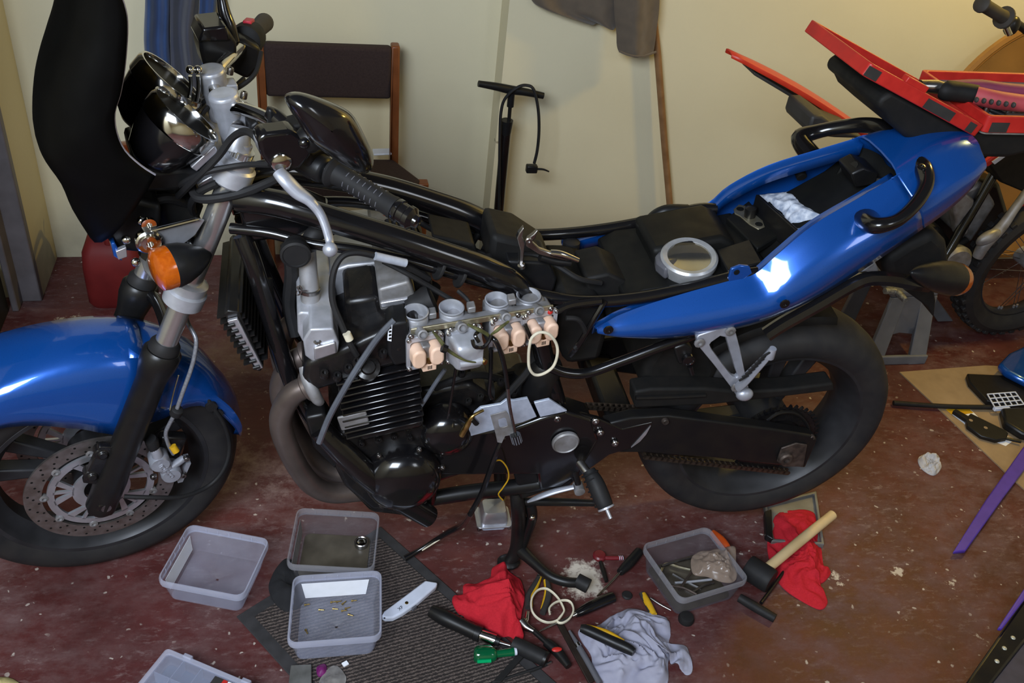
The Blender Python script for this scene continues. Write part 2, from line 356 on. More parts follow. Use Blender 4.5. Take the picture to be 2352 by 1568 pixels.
tag(d.build('door_1', dark_door, bevel=0.003), kind='structure')
# ---------------------------------------------------------------- motorcycle: front end
bike = thing('motorcycle', 'part-stripped blue and black motorcycle with seat and fuel tank removed', 'motorcycle', (-0.72, -0.02, 0.0))
def S(a, h, c): return FC + SF*a + SA*h + SU*c
def FW(th, r, h): t = math.radians(th); return FC + (SF*math.cos(t) + SU*math.sin(t))*r + SA*h
def mirror_prof(p): return p + [(r, -h) for (r, h) in reversed(p) if abs(h) > 1e-6]
def text(name, body, size, c, right, up, m_, parent, depth=0.0004):
    cu = bpy.data.curves.new(name, 'FONT'); cu.body = body; cu.size = size; cu.align_x = 'CENTER'; cu.align_y = 'CENTER'; cu.extrude = depth
    to = bpy.data.objects.new(name, cu); col.objects.link(to)
    dg = bpy.context.evaluated_depsgraph_get(); me = bpy.data.meshes.new_from_object(to.evaluated_get(dg)); col.objects.unlink(to); bpy.data.objects.remove(to)
    r_ = V(right).normalized(); n_ = r_.cross(V(up)).normalized(); u_ = n_.cross(r_)
    mm = M(); mm.add([V(c) + r_*v.co.x + u_*v.co.y + n_*v.co.z for v in me.vertices], [tuple(p.vertices) for p in me.polygons])
    return mm.build(name, m_, parent, smooth=False)
def bolt(m_, c, axis, r=0.006, h=0.004):
    axis = V(axis).normalized(); m_.lathe(c, axis, [(r, 0), (r, h*0.7), (r*0.8, h), (r*0.45, h), (r*0.45, h*0.4), (0, h*0.4)], 6 if r < 0.004 else 10)
def bolts(name, lst, r, h, m_, parent):
    for (c, a) in lst:
        mm = M(); bolt(mm, c, a, r, h); mm.build(name, m_, parent)
# wheel
fw = M().lathe(FC, SA, [(0.05, -0.05), (0.05, 0.05)], 24, SU).build('front_wheel', rim_m, bike)
tp = mirror_prof([(0.205, -0.040), (0.216, -0.052), (0.235, -0.060), (0.252, -0.062), (0.270, -0.056), (0.283, -0.040), (0.291, -0.020), (0.293, 0)])
M().lathe(FC, SA, tp, 96, SU, closed=True).build('tyre', tyre_m, fw)
rp = mirror_prof([(0.226, -0.050), (0.221, -0.054), (0.213, -0.053), (0.206, -0.045), (0.200, -0.030), (0.188, -0.018), (0.186, 0)]) + [(0.200, 0.028), (0.212, 0.046), (0.212, -0.046), (0.200, -0.028)]
M().lathe(FC, SA, mirror_prof([(0.226, -0.050), (0.221, -0.055), (0.212, -0.054), (0.205, -0.044), (0.200, -0.030), (0.186, -0.018), (0.185, 0)]), 96, SU, closed=True).build('rim', rim_m, fw)
for k in range(3):
    a = 25+120*k; mm = M()
    for d_ in (-13, 13):
        mm.prism([FW(a+d_*1.4-9, 0.045, -0.018), FW(a+d_*1.4+9, 0.045, -0.018), FW(a+d_+5, 0.188, -0.016), FW(a+d_-5, 0.188, -0.016)], SA*0.034)
    mm.build('spoke', rim_m, fw, bevel=0.004)
for sd in (-1, 1):
    h0 = sd*0.076
    ds = M().lathe(FC+SA*(h0-0.0025), SA, [(0.112, 0), (0.145, 0), (0.145, 0.005), (0.112, 0.005)], 96, SU, closed=True).build('brake_disc', steel_disc, fw)
    hm = M()
    for k in range(66):
        r0 = (0.118, 0.127, 0.137)[k % 3]; a = k*360/66+(k % 2)*1.2
        for e in (-1, 1): hm.lathe(FW(a, r0, h0+e*0.0026), SA*e, [(0.0026, 0), (0.0, 0.0001)], 8)
    hm.build('disc_drilling', dark_int, ds)
    cm = M(); cm.lathe(FC+SA*(h0-0.003), SA, [(0.089, 0), (0.103, 0), (0.103, 0.006), (0.089, 0.006)], 72, SU, closed=True)
    cm.lathe(FC+SA*(h0-0.003), SA, [(0.034, 0), (0.056, 0), (0.056, 0.006), (0.034, 0.006)], 48, SU, closed=True)
    for k in range(5):
        a = 72*k+12
        for d_ in (-1, 1):
            cm.prism([FW(a+d_*6-5, 0.053, h0-0.003), FW(a+d_*6+5, 0.053, h0-0.003), FW(a+d_*19+4.5, 0.092, h0-0.003), FW(a+d_*19-4.5, 0.092, h0-0.003)], SA*0.006)
        cm.prism([FW(a-2.2, 0.053, h0-0.003), FW(a+2.2, 0.053, h0-0.003), FW(a+2.0, 0.092, h0-0.003), FW(a-2.0, 0.092, h0-0.003)], SA*0.006)
    cm.build('disc_carrier', alu_pale, ds)
    for k in range(9): M().lathe(FW(40*k+6, 0.1075, h0-sd*0.004), SA*sd, [(0.0065, -0.003), (0.0085, 0.004), (0.0085, 0.008), (0.0045, 0.009), (0.0035, 0.005), (0, 0.005)], 14).build('bobbin', alu_dull, ds)
M().cyl(FC-SA*0.135, FC+SA*0.135, 0.010, 16).build('axle', steel, fw)
# fork legs, clamps
stan_m = mat('hard_chrome_stanchion', (0.66, 0.66, 0.66), 0.24, 0.9, (0.58, 0.58, 0.58), 14, rvar=0.04)
FD = SF*math.cos(math.radians(112.4)) + SU*math.sin(math.radians(112.4)); FP = FD.cross(SA).normalized()
def L(t, h, o=0.0): return FC + FD*t + SA*h + FP*o
for sd in (-1, 1):
    h = sd*0.105
    lg = M().lathe(L(-0.035, h), FD, [(0.022, 0), (0.030, 0.012), (0.031, 0.09), (0.0285, 0.13), (0.0285, 0.36), (0.033, 0.385), (0.036, 0.40), (0.036, 0.425), (0.031, 0.432), (0.027, 0.432)], 32).build('fork_leg', satin_black, bike)
    mm = M(); mm.box(L(0.0, h), (0.075, 0.040, 0.052), (FD, SA, FP)); mm.build('axle_lug', satin_black, lg, bevel=0.010, seg=3)
    mm = M(); bolt(mm, L(0.0, h+sd*0.021, 0.004), SA*sd, 0.014, 0.008); mm.build('axle_bolt', gloss_black, lg)
    mm = M(); mm.lathe(L(0.392, h), FD, [(0.022, 0.004), (0.029, 0.006), (0.028, 0.018), (0.0225, 0.026)], 28); mm.build('dust_seal', rubber, lg)
    M().cyl(L(0.38, h), L(0.83, h), 0.0205, 28).build('stanchion', stan_m, lg)
    M().lathe(L(0.505, h), FD, [(0.030, 0), (0.036, 0.004), (0.037, 0.030), (0.033, 0.034), (0.033, 0.050), (0.024, 0.054)], 32).build('lower_clamp_collar', alu, lg)
    M().lathe(L(0.765, h), FD, [(0.030, 0), (0.034, 0.004), (0.034, 0.032), (0.029, 0.036), (0.029, 0.048), (0.022, 0.052)], 32).build('upper_clamp_collar', alu, lg)
    M().lathe(L(0.815, h), FD, [(0.0205, 0), (0.0205, 0.012), (0.013, 0.014), (0.013, 0.026), (0, 0.026)], 24).build('fork_cap', alu, lg)
    mm = M()
    for (t, o_) in ((0.13, 0.038), (0.07, 0.042)): mm.lathe(L(t, h-sd*0.002, o_), SA*sd, [(0.016, -0.012), (0.016, 0.01), (0.009, 0.011), (0.009, 0.016), (0, 0.016)], 18)
    mm.prism([L(0.15, h-0.008, 0.02), L(0.15, h-0.008, 0.05), L(0.05, h-0.008, 0.055), L(0.045, h-0.008, 0.02)], SA*0.016)
    mm.build('caliper_mount', grime_black, lg, bevel=0.003)
yk = M()
yk.prism([L(0.772, -0.11, -0.03), L(0.772, 0.11, -0.03), L(0.772, 0.11, 0.02), L(0.772, 0.03, 0.055), L(0.772, -0.03, 0.055), L(0.772, -0.11, 0.02)], FD*0.026)
yk.build('top_yoke', alu, bike, bevel=0.006)
M().prism([L(0.51, -0.11, -0.03), L(0.51, 0.11, -0.03), L(0.51, 0.11, 0.02), L(0.51, 0.03, 0.055), L(0.51, -0.03, 0.055), L(0.51, -0.11, 0.02)], FD*0.035).build('bottom_yoke', alu_dull, bike, bevel=0.006)
M().cyl(L(0.53, 0, 0.035), L(0.775, 0, 0.035), 0.030, 24).build('head_tube', gloss_black, bike)
M().lathe(L(0.798, 0, 0.035), FD, [(0.02, 0), (0.02, 0.012), (0.012, 0.014), (0, 0.014)], 8).build('steering_nut', chrome, bike)
# brake calliper and hoses
cal = M()
ca, cb = F(368, 1066, -0.118), F(394, 1091, -0.118)
for c_ in (ca, cb): cal.lathe(c_+SA*0.03, -SA, [(0.020, 0), (0.0205, 0.028), (0.018, 0.034), (0.0, 0.034)], 22)
cal.tube([ca+SA*0.012, cb+SA*0.012], 0.0165, 12, 1)
cal.tube([F(352, 1022, -0.105), F(366, 1056, -0.112)], [0.0095, 0.0115], 14, 1); cal.tube([F(393, 1072, -0.11), F(422, 1052, -0.10)], [0.009, 0.008], 12, 1)
cal.box(F(420, 1075, -0.09), (0.010, 0.03, 0.055), (SF, SA, FD))
cal = cal.build('brake_caliper', silver_paint, bike)
M().tube([F(345, 1008, -0.104), F(349, 1014, -0.104), F(353, 1026, -0.105), F(357, 1036, -0.106)], [0.012, 0.0135, 0.0115, 0.009], 14, 1).build('slide_boot', rubber, cal)
mid = (ca+cb)/2 - SA*0.006
text('caliper_lettering', 'TOKICO', 0.0125, (ca+cb)/2-SA*0.0062, (cb-ca), -FP*0.6+FD*0.6, alu_pale, cal, 0.0006)
M().cyl(F(396, 1024, -0.11), F(405, 1037, -0.115), 0.0075, 14).build('bleed_cap', yellow, cal)
bolts('bolt', [(F(*p_, -0.108), -SA) for p_ in ((420, 1088), (352, 1092), (428, 1050))], 0.007, 0.008, steel, cal)
M().box(F(385, 1030, -0.076), (0.055, 0.024, 0.085), (FP, SA, FD)).build('caliper_bracket', grime_black, cal, bevel=0.006)
hp = [F(425, 715, -0.06), F(432, 742, -0.075), F(450, 778, -0.10), F(447, 815, -0.11), F(438, 850, -0.115), F(420, 900, -0.12), F(404, 945, -0.118), F(390, 972, -0.112), F(381, 994, -0.108), F(386, 1018, -0.106), F(398, 1042, -0.1)]
M().tube(hp, 0.0042, 10).build('brake_hose', grey_cable, bike)
mm = M(); mm.lathe(F(405, 946, -0.118), (hp[6]-hp[7]), [(0.012, -0.006), (0.012, 0.008), (0.008, 0.011)], 16); mm.build('hose_grommet', rubber, bike)
M().tube([F(410, 862, -0.09), F(398, 905, -0.09), F(390, 942, -0.1)], 0.0016, 6).build('clip_wire', zinc, bike)
M().tube([F(285, 1140, -0.125), F(350, 1142, -0.135), F(420, 1140, -0.13), F(480, 1115, -0.11), F(515, 1075, -0.10), F(527, 1025, -0.085), F(515, 975, -0.08), F(490, 935, -0.075), F(460, 890, -0.06), F(432, 860, -0.05), F(400, 838, -0.045)], 0.0048, 10).build('speedometer_cable', rubber, bike)
M().lathe(F(484, 930, -0.072), SA, [(0.012, -0.008), (0.012, 0.006), (0.006, 0.01)], 14).build('cable_grommet', rubber, bike); M().lathe(F(500, 945, -0.070), SA, [(0.010, -0.008), (0.010, 0.006)], 14).build('cable_grommet', rubber, bike)
# mudguard
def lerp(x, t):
    for (x0, y0), (x1, y1) in zip(t, t[1:]):
        if x <= x1: return y0 + (y1-y0)*max(0, (x-x0))/(x1-x0)
    return t[-1][1]
rows = []
TH = [26+ i*(110-26)/22 for i in range(23)]
for th in TH:
    rc = lerp(th, [(20, 0.350), (60, 0.362), (90, 0.360), (112, 0.362)])
    cr_ = lerp(th, [(20, 0.335), (45, 0.338), (67, 0.330), (84.5, 0.288), (108, 0.268)])
    lo = lerp(th, [(20, 0.325), (40, 0.315), (58.7, 0.278), (79, 0.206), (95, 0.172), (110, 0.155)])
    sec = [(-0.088, lo), (-0.092, (lo*2+cr_)/3), (-0.094, (lo+cr_*2)/3), (-0.092, cr_), (-0.084, cr_+(rc-cr_)*0.45), (-0.066, cr_+(rc-cr_)*0.75), (-0.036, rc-0.006), (0, rc)]
    sec = sec + [(-h_, r_) for (h_, r_) in reversed(sec[:-1])]
    rows.append([FW(th, r_, h_) for (h_, r_) in sec])
mg = M().grid(rows).build('front_mudguard', blue, bike, thick=0.003, ang=50)
rows = []
for i in range(22):
    th = 106+(174-106)*i/21
    rc = lerp(th, [(106, 0.358), (118, 0.352), (131, 0.343), (145, 0.326), (159, 0.319), (168, 0.312), (174, 0.300)])
    lo = lerp(th, [(106, 0.20), (127, 0.19), (133, 0.215), (136, 0.250), (142, 0.272), (153, 0.282), (168, 0.288), (174, 0.292)])
    wd = lerp(th, [(106, 0.080), (130, 0.074), (160, 0.070), (174, 0.052)])
    sec = [(-wd, lo), (-wd-0.001, lo+(rc-lo)*0.35), (-wd*0.97, lo+(rc-lo)*0.62), (-wd*0.8, rc-0.016), (-wd*0.45, rc-0.004), (0, rc)]
    sec = sec + [(-h_, r_) for (h_, r_) in reversed(sec[:-1])]
    rows.append([FW(th, r_, h_) for (h_, r_) in sec])
M().grid(rows).build('mudguard_rear', blue, mg, thick=0.003, ang=50)
# fork brace between the legs, under the mudguard top
M().tube([L(0.375, -0.1), L(0.392, -0.06, -0.02), L(0.392, 0.06, -0.02), L(0.375, 0.1)], 0.012, 10).build('fork_brace', gloss_black, bike)
# nose screen
nE = [(238, -70), (268, -30), (287, 22), (291, 62), (289, 110), (283, 170), (274, 218), (262, 258), (266, 302), (285, 345), (322, 380), (356, 402)]
cE = [(190, -120), (165, -75), (146, -5), (128, 70), (104, 140), (88, 205), (84, 260), (87, 310), (104, 350), (140, 402), (165, 460), (205, 525)]
rows = []
for (a, b_) in zip(cat([V((*p_, 0)) for p_ in nE], 3), cat([V((*p_, 0)) for p_ in cE], 3)):
    n0 = F(a.x, a.y, -0.14); c0 = F(b_.x, b_.y, -0.02); md_ = n0 + SA*0.14
    rows.append([md_ + SA*(0.14*u_) + (c0-md_)*(1-abs(u_)**2.6)**0.62 for u_ in [math.sin(math.pi/2*(-1+2*j/16)) for j in range(17)]])
scr = M().grid(rows).build('nose_screen', screen_m, bike, thick=0.004, ang=60)
edge = M().tube([r_[0] for r_ in rows], 0.0024, 6, 1); edge.tube([r_[-1] for r_ in rows], 0.0024, 6, 1)
edge.build('screen_edge', mat('pale_screen_edge', (0.34, 0.32, 0.36), 0.2, 0, scale=20), scr)  # paler than the screen: its rim highlight is put into the colour
# headlamp shell below the screen
def plate(m_, pts, h0, h1, fn=F):
    lp = [fn(x, y, h0) for (x, y) in pts]; n_ = SA if fn is F else NB; m_.prism(lp, n_*(h1-h0)); return m_
hl = plate(M(), [(240, 462), (300, 452), (372, 470), (372, 540), (330, 585), (264, 578), (243, 545)], -0.085, 0.085).build('headlamp_shell', plastic_black, bike, bevel=0.012, seg=3)
mm = plate(M(), [(262, 590), (255, 560), (263, 556), (278, 584), (282, 602)], -0.10, 0.10); mm.build('headlamp_lower_trim', blue, hl, bevel=0.004)
plate(M(), [(258, 440), (266, 430), (290, 428), (286, 440), (268, 447)], -0.06, 0.02).build('lower_fairing_trim', blue, hl, bevel=0.003)
plate(M(), [(266, 578), (290, 568), (292, 590), (272, 597)], -0.105, -0.095).build('fairing_bracket', alu_pale, hl, bevel=0.001)
for p_ in ((325, 506), (290, 550), (312, 602)): M().ball(F(*p_, -0.112), 0.0078, n=14).build('screw_head', chrome, hl)
# lower bracket, horn, indicator
bk = plate(M(), [(312, 553), (322, 533), (452, 502), (470, 506), (448, 540), (395, 580), (352, 582), (318, 575)], -0.128, -0.124).build('indicator_bracket', alu_pale, bike, bevel=0.0008)
M().tube([F(316, 538, -0.131), F(456, 503, -0.131)], 0.0032, 8).build('bracket_edge', chrome, bk)
mm = M(); ec = F(341, 551, -0.128); mm.lathe(ec, -SA, [(0.022, -0.004), (0.022, 0.008), (0.019, 0.011), (0.016, 0.008), (0.012, 0.007), (0.012, 0.012), (0.006, 0.013), (0.006, 0.006), (0, 0.006)], 26); mm.build('bracket_eye', chrome, bk)
mm = M(); ec = F(342, 516, -0.126); mm.lathe(ec, -SA, [(0.012, -0.004), (0.012, 0.002), (0.005, 0.002), (0.005, -0.003), (0, -0.003)], 18); mm.build('bracket_tab', chrome, bk)
hn = F(408, 555, -0.085); hx = (F(450, 530, -0.085)-F(380, 565, -0.085)).normalized()
M().lathe(hn, -SA*0.35+ZA*0.75-hx*0.2, [(0.030, -0.02), (0.034, -0.012), (0.034, -0.004), (0.028, 0.0), (0.030, 0.006), (0.026, 0.012), (0.012, 0.014), (0, 0.015)], 28).build('horn', gloss_black, bike)
def indicator(a, t, r, parent, side):
    ax_ = (V(t)-V(a)); Ln = ax_.length
    bd = M().lathe(a, ax_, [(r*0.98, 0), (r, Ln*0.06), (r*0.93, Ln*0.3), (r*0.72, Ln*0.58), (r*0.42, Ln*0.83), (r*0.12, Ln*0.98), (0, Ln)], 28).build('indicator', plastic_black, parent)
    ln_ = M().lathe(a, -ax_, [(r*0.97, -0.001), (r*0.97, 0.014), (r*0.92, 0.023), (r*0.66, 0.028), (0, 0.030)], 28).build('indicator_lens', amber, bd)
    return bd
ia = F(392, 612, -0.175); it = F(486, 583, -0.16)
ind = indicator(ia, it, 0.038, bike, -1)
M().tube([F(420, 598, -0.15), F(418, 560, -0.10), F(425, 545, -0.06)], 0.010, 10).build('indicator_stalk', rubber, ind)
ia2 = F(392, 612, -0.175) + SA*0.35; indicator(ia2, it+SA*0.335, 0.038, bike, 1)
# instruments
GA = (SU*0.72 - SF*0.68).normalized()
def gauge(px, py, h, r):
    c = F(px, py, h)
    g = M().lathe(c, GA, [(0, -0.105), (r*0.35, -0.103), (r*0.66, -0.088), (r*0.88, -0.055), (r*0.96, -0.028), (r*0.96, -0.020)], 40).build('instrument_pod', gloss_black, bike)
    M().lathe(c, GA, [(r*0.97, -0.028), (r*1.02, -0.024), (r*1.03, 0.0), (r*0.99, 0.006), (r*0.93, 0.006), (r*0.90, 0.0), (r*0.90, -0.004)], 40).build('bezel', chrome, g)
    M().lathe(c, GA, [(r*0.91, -0.003), (0, -0.002)], 40).build('dial_glass', screen_m, g)
    return g
gauge(425, 268, -0.06, 0.062); gauge(392, 184, 0.055, 0.062)
plate(M(), [(438, 385), (492, 335), (500, 345), (497, 352), (452, 395)], -0.10, -0.06).build('instrument_bracket', alu_pale, bike, bevel=0.002)
for (x0, y0, x1, y1) in ((437, 160, 432, 235), (455, 160, 449, 245)):
    mm = M(); mm.tube([F(x0, y0+14, 0.02), F((x0+x1)/2+4, (y0+y1)/2, 0.02), F(x1, y1, 0.02)], 0.0035, 8); mm.ball(F(x0, y0, 0.02), 0.0075, n=14); mm.build('instrument_stud', chrome, bike)
# handlebar
hb = [S(-0.497, -0.38, 0.785), S(-0.41, -0.24, 0.80), S(-0.365, -0.13, 0.822), S(-0.325, -0.075, 0.826), S(-0.305, -0.04, 0.815), S(-0.305, 0.04, 0.815), S(-0.325, 0.075, 0.826), S(-0.365, 0.13, 0.825), S(-0.41, 0.21, 0.812), S(-0.49, 0.38, 0.77)]
bar = M().tube(hb, 0.0111, 16).build('handlebar', chrome, bike)
for h in (-0.045, 0.045):
    rs = M(); b0 = S(-0.318, h, 0.745); t0 = S(-0.302, h, 0.838)
    rs.lathe(b0, t0-b0, [(0.019, 0), (0.022, 0.006), (0.021, 0.05), (0.024, 0.058), (0.024, 0.078), (0.025, 0.080), (0.025, 0.094), (0.021, 0.098)], 26)
    rs.box(S(-0.330, h, 0.795), (0.03, 0.030, 0.040), (SF, SA, SU))
    rs = rs.build('bar_riser', alu, bike, bevel=0.003)
    bolts('riser_bolt', [(S(-0.335, h, 0.828), SU*0.95-SF*0.2)], 0.006, 0.012, steel, rs); bolts('clamp_bolt', [(S(-0.318, h-0.02, 0.79), -SA)], 0.011, 0.004, steel, rs)
M().tube([F(552, 292, -0.09), F(545, 345, -0.10)], [0.017, 0.022], 20, 1).build('ignition_housing', alu, bike)
plate(M(), [(575, 290), (592, 278), (612, 300), (600, 330), (578, 318)], -0.10, -0.06).build('ignition_cap', plastic_black, bike, bevel=0.004)
# left grip, clutch perch, lever, mirror
gl0, gl1 = S(-0.42, -0.252, 0.80), S(-0.487, -0.362, 0.786); gd = (gl1-gl0).normalized()
gp = M().lathe(gl0, gd, [(0.012, 0), (0.026, 0.001), (0.027, 0.006), (0.019, 0.012), (0.0175, 0.03), (0.0165, 0.085), (0.0175, 0.118), (0.0185, 0.122), (0.0185, 0.128), (0.012, 0.128)], 24).build('grip', rubber, bar)
mm = M()
for k in range(7):
    for q in range(6):
        an = q*60+10; d0 = gl0+gd*(0.035+0.011*k); u_ = gd.orthogonal().normalized(); w_ = gd.cross(u_)
        mm.tube([d0+(u_*math.cos(math.radians(an+e))+w_*math.sin(math.radians(an+e)))*0.0172 for e in (0, 14, 28)], 0.0009, 4, 1)
mm.build('grip_rib', grey_plastic, gp)
M().lathe(gl0+gd*0.114, gd, [(0.0182, 0), (0.0186, 0.0005), (0.0186, 0.0025), (0.0182, 0.003)], 24, a0=2.4, a1=3.6).build('grip_mark', orange_p, gp)
M().lathe(gl0+gd*0.127, gd, [(0.017, 0), (0.019, 0.003), (0.019, 0.010), (0.0165, 0.011), (0.0165, 0.022), (0.0185, 0.024), (0.0185, 0.032), (0.011, 0.038), (0.010, 0.044), (0, 0.046)], 24).build('bar_end', gloss_black, bar)
sw = M(); c0 = S(-0.392, -0.215, 0.800)
sw.lathe(c0-gd*0.045, gd, [(0.016, 0), (0.022, 0.004), (0.024, 0.03), (0.023, 0.075), (0.02, 0.085)], 22); sw.box(c0+SU*0.008-SF*0.004, (0.05, 0.045, 0.05), (gd.cross(SU), gd, SU))
sw = sw.build('left_switchgear', plastic_black, bar, bevel=0.006, seg=3)
plate(M(), [(652, 295), (700, 282), (716, 300), (705, 350), (668, 352)], -0.235, -0.20).build('switch_cluster', matt_black, sw, bevel=0.004)
pc = plate(M(), [(592, 322), (605, 308), (672, 300), (700, 318), (720, 352), (690, 388), (655, 402), (628, 395), (600, 358)], -0.262, -0.225).build('clutch_perch', gloss_black, bar, bevel=0.008, seg=3)
M().lathe(F(646, 373, -0.262), -SA, [(0.016, 0), (0.0155, 0.003), (0.011, 0.006), (0, 0.0065)], 24).build('lever_pivot_bolt', chrome, pc)
lv = [(640, 395), (655, 412), (682, 440), (712, 462), (735, 490), (748, 520), (757, 552), (758, 568)]
lvm = M(); lp = [F(x, y, -0.272-0.012*i) for i, (x, y) in enumerate(lv)]
lvm.tube(lp, [0.011, 0.0125, 0.0125, 0.0095, 0.0082, 0.0078, 0.0078, 0.006], 14, flat=0.75); lvm.ball(lp[-1]+(lp[-1]-lp[-2])*0.3, 0.0118, n=18)
lvm.build('clutch_lever', silver_paint, pc)
mm = M(); mm.lathe(F(695, 328, -0.275), F(745, 300, -0.275)-F(695, 328, -0.275), [(0.018, 0), (0.021, 0.008), (0.021, 0.045), (0.017, 0.055)], 24)
mb = mm.build('mirror_mount', plastic_black, bar)
M().ball(F(698, 328, -0.292), 0.0085, n=14).build('mirror_bolt', gloss_black, mb)
mo = [(653, 226), (662, 213), (690, 211), (740, 226), (790, 248), (815, 270), (838, 312), (856, 352), (857, 380), (846, 396), (826, 397), (790, 380), (748, 352), (716, 328), (690, 290), (668, 256)]
mm = M(); lpm = cat([V((*p_, 0)) for p_ in mo], 3, True); cxm, cym = 762, 302
def mrow(s_, h_, dx=0, dy=0): return [F(cxm+(q.x-cxm)*s_+dx, cym+(q.y-cym)*s_+dy, h_) for q in lpm]
mrows = [mrow(0.02, -0.355), mrow(0.55, -0.350), mrow(0.86, -0.338), mrow(0.97, -0.322), mrow(1.0, -0.305), mrow(0.97, -0.298), mrow(0.93, -0.298), mrow(0.02, -0.300)]
mm.grid(mrows, closed=True); mir = mm.build('mirror', gloss_black, bar, ang=60)
M().tube([F(618, 258, -0.18), F(632, 268, -0.19), F(668, 300, -0.22), F(698, 330, -0.26)], [0.011, 0.013, 0.013, 0.012], 14).build('mirror_arm', gloss_black, mir)
plate(M(), [(616, 252), (628, 252), (680, 300), (668, 318), (628, 318), (618, 288)], -0.20, -0.185).build('mirror_arm_shroud', plastic_black, mir, bevel=0.004)
# right side: switchgear, reservoir, grip, mirror stalk
gr0, gr1 = S(-0.425, 0.245, 0.805), S(-0.485, 0.37, 0.775); g2 = (gr1-gr0).normalized()
M().lathe(gr0, g2, [(0.012, 0), (0.024, 0.001), (0.025, 0.008), (0.0175, 0.012), (0.0165, 0.06), (0.0185, 0.12), (0.019, 0.135), (0.016, 0.142), (0, 0.144)], 22).build('grip', mat('brown_black_rubber', (0.035, 0.026, 0.022), 0.6, 0, scale=40), bar)
s2 = M(); s2.lathe(gr0-g2*0.065, g2, [(0.018, 0), (0.028, 0.006), (0.031, 0.03), (0.029, 0.058), (0.021, 0.066)], 26); s2 = s2.build('right_switchgear', matt_black, bar)
M().box(gr0-g2*0.02+SU*0.030, (0.016, 0.034, 0.010), (g2.cross(SU), g2, SU)).build('kill_switch', mat('red_switch', (0.55, 0.03, 0.05), 0.4, 0, scale=30), s2, bevel=0.002)
rv = plate(M(), [(458, 92), (470, 66), (520, 62), (545, 100), (545, 130), (512, 172), (492, 176), (468, 150), (460, 118)], 0.11, 0.165).build('brake_reservoir', satin_black, bar, bevel=0.006)
plate(M(), [(455, 98), (466, 66), (520, 60), (530, 95)], 0.105, 0.170).build('reservoir_lid', gloss_black, rv, bevel=0.004)
plate(M(), [(525, 105), (560, 90), (600, 110), (602, 150), (570, 185), (530, 165)], 0.155, 0.195).build('master_cylinder', satin_black, rv, bevel=0.008)
M().tube([F(497, -60, 0.20), F(508, -10, 0.19), F(516, 30, 0.18), F(528, 62, 0.17), F(536, 95, 0.165)], [0.009, 0.009, 0.0115, 0.0115, 0.0125], 14).build('mirror_arm', gloss_black, bar)
# cables round the head
def cable(name, pts, r, m_=rubber, fn=F, parent=None): return M().tube([fn(*p_) for p_ in pts], r, 8).build(name, m_, parent or bike)
cable('control_cable', [(600, 120, 0.12), (585, 170, 0.08), (540, 205, 0.06), (480, 225, 0.05), (440, 270, 0.02), (430, 330, 0.0)], 0.0042)
cable('control_cable', [(560, 180, 0.1), (520, 215, 0.06), (470, 255, 0.03), (455, 300, 0.0)], 0.004)
cable('clutch_cable', [(605, 345, -0.22), (585, 312, -0.2), (560, 302, -0.17), (532, 318, -0.15), (505, 355, -0.14), (470, 392, -0.13), (440, 420, -0.11), (410, 450, -0.06)], 0.0062)
cable('wiring_sleeve', [(620, 378, -0.2), (570, 378, -0.16), (520, 385, -0.14), (470, 396, -0.13), (430, 415, -0.10), (400, 435, -0.05)], 0.0052)
cable('wiring_sleeve', [(655, 400, -0.18), (620, 418, -0.16), (560, 442, -0.14), (500, 455, -0.13), (455, 455, -0.11), (440, 430, -0.08)], 0.0078)
cable('wiring_sleeve', [(500, 420, -0.12), (460, 440, -0.1), (440, 470, -0.06), (450, 500, -0.02)], 0.007)
cable('wiring_sleeve', [(330, 470, -0.05), (380, 455, -0.05), (430, 470, -0.03), (450, 505, 0.0)], 0.009)
plate(M(), [(452, 425), (480, 408), (505, 398), (512, 412), (480, 425), (462, 440)], -0.09, -0.04).build('yoke_bracket', alu_pale, bike, bevel=0.002)
plate(M(), [(360, 430), (450, 410), (470, 480), (440, 560), (380, 560)], -0.04, 0.06).build('wiring_cluster', matt_black, bike, bevel=0.01)
plate(M(), [(320, 395), (430, 385), (470, 400), (440, 440), (330, 445)], -0.08, 0.08).build('instrument_stay', plastic_black, bike, bevel=0.01)
# ---------------------------------------------------------------- motorcycle: frame and engine
def MB(p): p = V(p); return p - NB*(2*(p-RC).dot(NB))
def bplate(pts, o0, o1): return plate(M(), pts, o0, o1, B)
def bt(pts, r, n=14, k=6): return M().tube([B(*p_) for p_ in pts], r, n, k)
def pair(name, pts, r, m_, parent, n=14):
    P3 = [B(*p_) for p_ in pts]
    M().tube(P3, r, n).build(name, m_, parent); M().tube([MB(p_) for p_ in P3], r, n).build(name, m_, parent)
frm = M().cyl(L(0.54, 0, 0.035), L(0.77, 0, 0.035), 0.033, 24).build('frame', gloss_black, bike)
pair('main_rail', [(548, 455, -0.03), (640, 468, -0.055), (760, 503, -0.072), (900, 545, -0.085), (1030, 588, -0.09), (1110, 617, -0.09), (1180, 652, -0.09), (1215, 690, -0.09), (1235, 760, -0.10), (1260, 860, -0.11), (1290, 960, -0.115)], [0.024, 0.024, 0.0235, 0.0235, 0.024, 0.026, 0.025, 0.022, 0.02, 0.02, 0.02], gloss_black, frm, 18)
pair('down_tube', [(556, 540, -0.03), (580, 600, -0.045), (608, 690, -0.06), (640, 790, -0.08), (680, 900, -0.10), (740, 990, -0.12), (790, 1045, -0.135)], 0.0165, gloss_black, frm)
pair('bracing_tube', [(530, 524, -0.03), (620, 535, -0.05), (720, 560, -0.07), (830, 575, -0.08), (960, 605, -0.085), (1080, 640, -0.085), (1180, 668, -0.085)], 0.010, gloss_black, frm, 12)
pair('seat_rail', [(1130, 640, -0.09), (1220, 672, -0.10), (1330, 692, -0.115), (1450, 686, -0.12), (1570, 664, -0.12), (1690, 634, -0.12), (1740, 625, -0.115)], 0.0125, gloss_black, frm)
